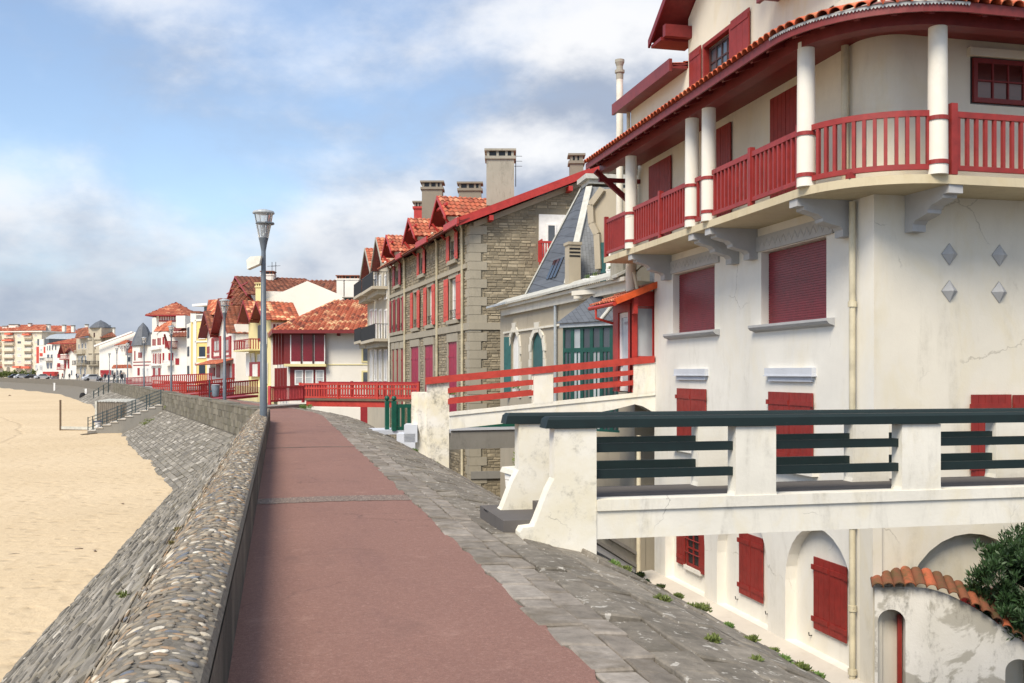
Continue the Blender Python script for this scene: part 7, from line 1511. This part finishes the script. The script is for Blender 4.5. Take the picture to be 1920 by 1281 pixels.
for k, (u, d, a, b_, lab) in enumerate(walkers): person(u, d, 0.0, 'walk' if k % 3 else 'stand', a, b_, lab, RN.uniform(-3, 3), RN.uniform(0.95, 1.06))
person(124, 187, SAND, 'walk', 'coat_navy', 'jeans', 'adult in navy walking on the sand below the wall', 1.0, group='people on the sand'); person(128.5, 186, SAND, 'stand', 'coat_dark', 'coat_dark', 'second figure in black standing on the sand beside the navy one', 2.0, 0.9, group='people on the sand')
for u, lab in ((139, 'leftmost of the three dark figures sitting on the sand'), (144, 'middle one of the three dark figures sitting on the sand'), (149.5, 'rightmost of the three dark figures sitting on the sand')): person(u, 172, SAND, 'sit', 'coat_dark', 'coat_dark', lab, 1.2 + 0.2 * (u - 140), 1.15, group='people on the sand')
person(154, 168, SAND, 'stand', 'coat_grey', 'jeans', 'figure standing right of the sitting group on the sand', 0.3, group='people on the sand'); person(19, 275, SAND, 'walk', 'coat_navy', 'coat_dark', 'dark figure on the sand at the foot of the far left wall', 0.5, 1.0, group='people on the sand')
# ================================================================== parked cars on the far promenade
def car(u, d, mat, rot, label):
    o = thing('parked_car', label, 'car', G(u, d, 0), 'cars parked on the far promenade'); Rz = Matrix.Translation(G(u, d, 0)) @ Matrix.Rotation(rot, 4, 'Z')
    def tr(m): m.v = [tuple(Rz @ Vector(p)) for p in m.v]; return m
    pr = [(-2.1, 0.3), (-2.15, 0.62), (-2.0, 0.85), (-1.5, 0.95), (-0.9, 1.42), (0.6, 1.46), (1.2, 1.0), (1.95, 0.85), (2.1, 0.6), (2.1, 0.3)]
    m = MB(); m.prism([Vector((x, -0.82, z)) for x, z in pr], (0, 1.64, 0)); tr(m).build('body', mat, o)
    m = MB(); m.prism([Vector((x, -0.832, z)) for x, z in ((-1.35, 0.98), (-0.85, 1.36), (0.55, 1.39), (1.02, 1.0))], (0, 1.664, 0)); tr(m).build('side_glass', 'glass', o)
    for x in (-1.3, 1.3):
        for y in (-0.85, 0.67): m = MB(); m.tube([(x, y, 0.32), (x, y + 0.18, 0.32)], 0.32, 12); tr(m).build('wheel', 'tyre', o)
for u, d, mt, lab in ((30, 300, 'car_dark', 'dark car parked before the cream apartments, left of the silver one'), (41, 296, 'car_silver', 'silver car parked before the cream apartments'), (60, 290, 'car_dark', 'dark car parked just right of the silver one'), (80, 280, 'car_silver', 'pale car parked before the coral apartments'), (174, 215, 'car_silver', 'grey car parked below the stone tower')): car(u, d, mt, 0.5, lab)
# ================================================================== hedge before the apartments
hd = thing('hedge', 'clipped green hedge and bushes before the cream apartment block', 'hedge', G(20, 325, 0)); m = MB()
for k in range(60): leaves(m, G(-10 + k * 1.25, 322, 0.8 + 1.3 * RN.random() * (1.0 if k % 14 < 4 else 0.45)), (0.9, 0.9, 0.8), 40, 0.6, 0.16)
m.build('foliage', 'leaf_weed', hd)
# ================================================================== weeds along the bank and wall
def weed(p, r, h, n, mat, label, ln=0.06, cat='weed'):
    ln *= 0.6; n = int(n * 1.5); h *= 0.6
    m = MB(); p = Vector(p); k0 = max(3, int(r / 0.035))
    for k in range(k0): leaves(m, p + Vector((RN.uniform(-r, r) * 0.6, RN.uniform(-r, r) * 0.6, RN.uniform(0.2, 1) * h * 0.5)), (r * 0.5, r * 0.5, h * 0.5), n // k0, ln, ln * 0.24, 0.9)
    return m.build('weed', mat, label=label, cat=cat, group='weeds in the paving')
def bank_at(o, y): return Vector((1.7 + o, y, pz(o) + 0.01))
first = ('first', 'second', 'third', 'fourth', 'fifth', 'sixth', 'seventh', 'eighth', 'ninth', 'tenth', 'eleventh', 'twelfth', 'thirteenth', 'fourteenth', 'fifteenth', 'sixteenth', 'seventeenth', 'eighteenth', 'nineteenth', 'twentieth', 'twenty-first')
spots = []
for u, v, r in ((1088, 1027, 0.16), (1134, 1066, 0.10), (1172, 1074, 0.10), (1197, 1083, 0.10), (1236, 1104, 0.07), (1244, 1130, 0.08), (1313, 1150, 0.16), (1346, 1192, 0.07), (1374, 1212, 0.10), (1336, 1206, 0.05), (1474, 1245, 0.11), (1420, 1244, 0.05), (1532, 1270, 0.06), (1150, 1062, 0.07), (1216, 1092, 0.06), (1268, 1124, 0.08), (1296, 1142, 0.09), (1362, 1180, 0.06), (1402, 1205, 0.07), (1448, 1228, 0.06), (1500, 1258, 0.07)):
    best = None
    for o in [x * 0.02 for x in range(20, 140)]:       # the spot of the bank that is seen at this place
        X = 1.7 + o; rx_ = (u - CX) / FPX; d = X / (rx_ * CT + ST); y_ = -rx_ * d * ST + d * CT; z = pz(o); vv = HV - FPX * (z - EYE) / d
        if best is None or abs(vv - v) < best[0]: best = (abs(vv - v), o, y_)
    spots.append((best[1], best[2], r))
spots = spots[:1] + sorted(spots[1:], key=lambda q: -q[1])
for k, (o, y_, r) in enumerate(spots): weed(bank_at(o, y_), r, r * 0.8, int(220 * r / 0.1), 'leaf_weed' if k % 3 else 'leaf_bright', f'{first[k]} weed clump along the bank counting from the green-railed bridge post')
for u, v, d, r, lab in ((776, 845, 26.8, 0.18, 'green weed tuft at the foot of the red-railed bridge pier'), (574, 764, 45, 0.32, 'bright green bush beside the far end of the path'), (923, 960, 12.0, 0.07, 'small weed in the joint beside the dark bridge step'), (815, 868, 25.5, 0.1, 'tiny weed on the paving below the white pier')): q = W(u, v, d); weed(q - Z(0.05), r, r * 1.1, int(300 * r / 0.15), 'leaf_bright', lab, 0.07)
def wall_at(o, y_): z, t = cap_pt(o); return Vector((-0.27 - o, y_, z))
for k, (u, v, r, lab) in enumerate(((229, 1118, 0.035, 'green sprig on the stone slope left of the pebble wall'), (333, 995, 0.03, 'dry sprig at the outer edge of the pebble wall'), (322, 1020, 0.03, 'dry grass tuft lower on the pebble wall edge'), (362, 960, 0.03, 'dry tuft at the pebble wall edge farther on'))):
    p = W(u, v, FPX * 1.35 / (v - HV)) ; weed(p, r, r * 1.2, 90, 'leaf_dry' if k else 'leaf_weed', lab, 0.03)
for k, (u, v, d, lab) in enumerate(((284, 738, 74, 'green tuft in the parapet above the board shelter'), (355, 751, 55, 'green tuft growing from the parapet below the bin'), (275, 797, 58, 'green plants at the foot of the beach steps'), (283, 791, 58.5, 'second clump of plants on the beach steps side wall'), (318, 766, 60, 'small plant where the steps meet the parapet'))):
    weed(W(u, v, d), 0.25 if k < 2 else 0.4, 0.3 if k < 2 else 0.35, 160, 'leaf_bright' if k < 2 else 'leaf_weed', lab, 0.12, 'plant')
# dead stalks by the bridge post
m = MB(); q = bank_at(spots[0][0], spots[0][1])
for k in range(5): a = Vector((RN.uniform(-0.12, 0.12), RN.uniform(-0.05, 0.05), RN.uniform(0.2, 0.42))); m.tube([q, q + a * 0.6 + Vector((0.02, 0, 0)), q + a], 0.004, 4); leaves(m, q + a, (0.02, 0.02, 0.03), 8, 0.02, 0.008)
m.build('dry_stalks', 'leaf_dry', label='thin dry flower stalks against the white bridge post', cat='weed')
# white ribbed planter with climbing leaves
pt = thing('planter', 'white slatted planter box with trailing leaves beyond the dark bridge step', 'planter', W(965, 930, 15.2)); F = fac(944, 15.3, 985, 14.9)
for k, (v0, v1) in enumerate(((885, 899), (900, 913), (914, 932))): 
    i = k * 1.2; m = MB(); m.fprism(F, [F.sz(947 + i, v1), F.sz(985, v1 + 3), F.sz(985, v0 + 6), F.sz(946 + i, v0)], -0.35, 0.0); m.build('slat', 'white_wood', pt)
m = MB(); m.fprism(F, [F.sz(941, 884), F.sz(985, 897), F.sz(985, 888), F.sz(945, 875)], -0.4, 0.04); m.build('rim', 'bridge_white', pt); m = MB(); 
for k in range(9): leaves(m, F.P(F.a(950 + k * 3.5), F.sz(960, 870 - (k % 4) * 11)[1], -0.2), (0.07, 0.07, 0.08), 40, 0.05, 0.014)
m.build('plant', 'leaf_weed', pt)
# flower pots behind the red rail
for u, v, lab in ((848, 742, 'white pot with green plant behind the red rail near the pier'), (968, 730, 'pot of red geraniums behind the red rail by the villa')):
    d = 30.0; q = W(u, v, d); o = thing('flower_pot', lab, 'flower pot', q - Z(0.2)); MB().lathe(q - Z(0.2), [(0.08, 0), (0.13, 0.2), (0.14, 0.22)], 10).build('pot', 'box_white', o); m = MB(); leaves(m, q + Z(0.1), (0.14, 0.14, 0.1), 90, 0.07, 0.02); m.build('plant', 'leaf_bright', o)
    if u > 900: m = MB(); leaves(m, q + Z(0.18), (0.16, 0.16, 0.07), 50, 0.05, 0.022); m.build('petals', 'petal', o)
# boundary wall with sloping coping seen under the green-railed bridge
bw = thing('boundary_wall', 'grey rubble boundary wall with sloping coping seen under the green-railed bridge', 'wall', G(1150, 26, -4.4)); F = fac(1100, 25.0, 1196, 26.5)
MB().fprism(F, [F.sz(1100, 1000), F.sz(1196, 1000), F.sz(1196, 1120), F.sz(1100, 1120)], -0.4, -0.05).build('wall', 'chimney_pale', bw)
for (u0, v0, u1, v1) in ((1100, 1004, 1192, 1062), (1128, 1000, 1192, 1038)): MB().bar(F.P(*F.sz(u0, v0), 0.0), F.P(*F.sz(u1, v1), 0.0), 0.12, 0.08).build('coping', 'concrete', bw)
MB().fprism(F, [F.sz(1100, 1010), F.sz(1192, 1066), F.sz(1192, 1120), F.sz(1100, 1120)], -0.05, 0.0).build('lower_wall', 'grey_trim', bw); px_box(F, 1137, 1049, 1151, 1057, bw, 'vent', 'iron', 0.0, 0.01); pipe([F.P(F.a(1193), 0.0, 0.08), F.P(F.a(1193), -4.4, 0.08)], 0.06, bw, 'cream_pipe')
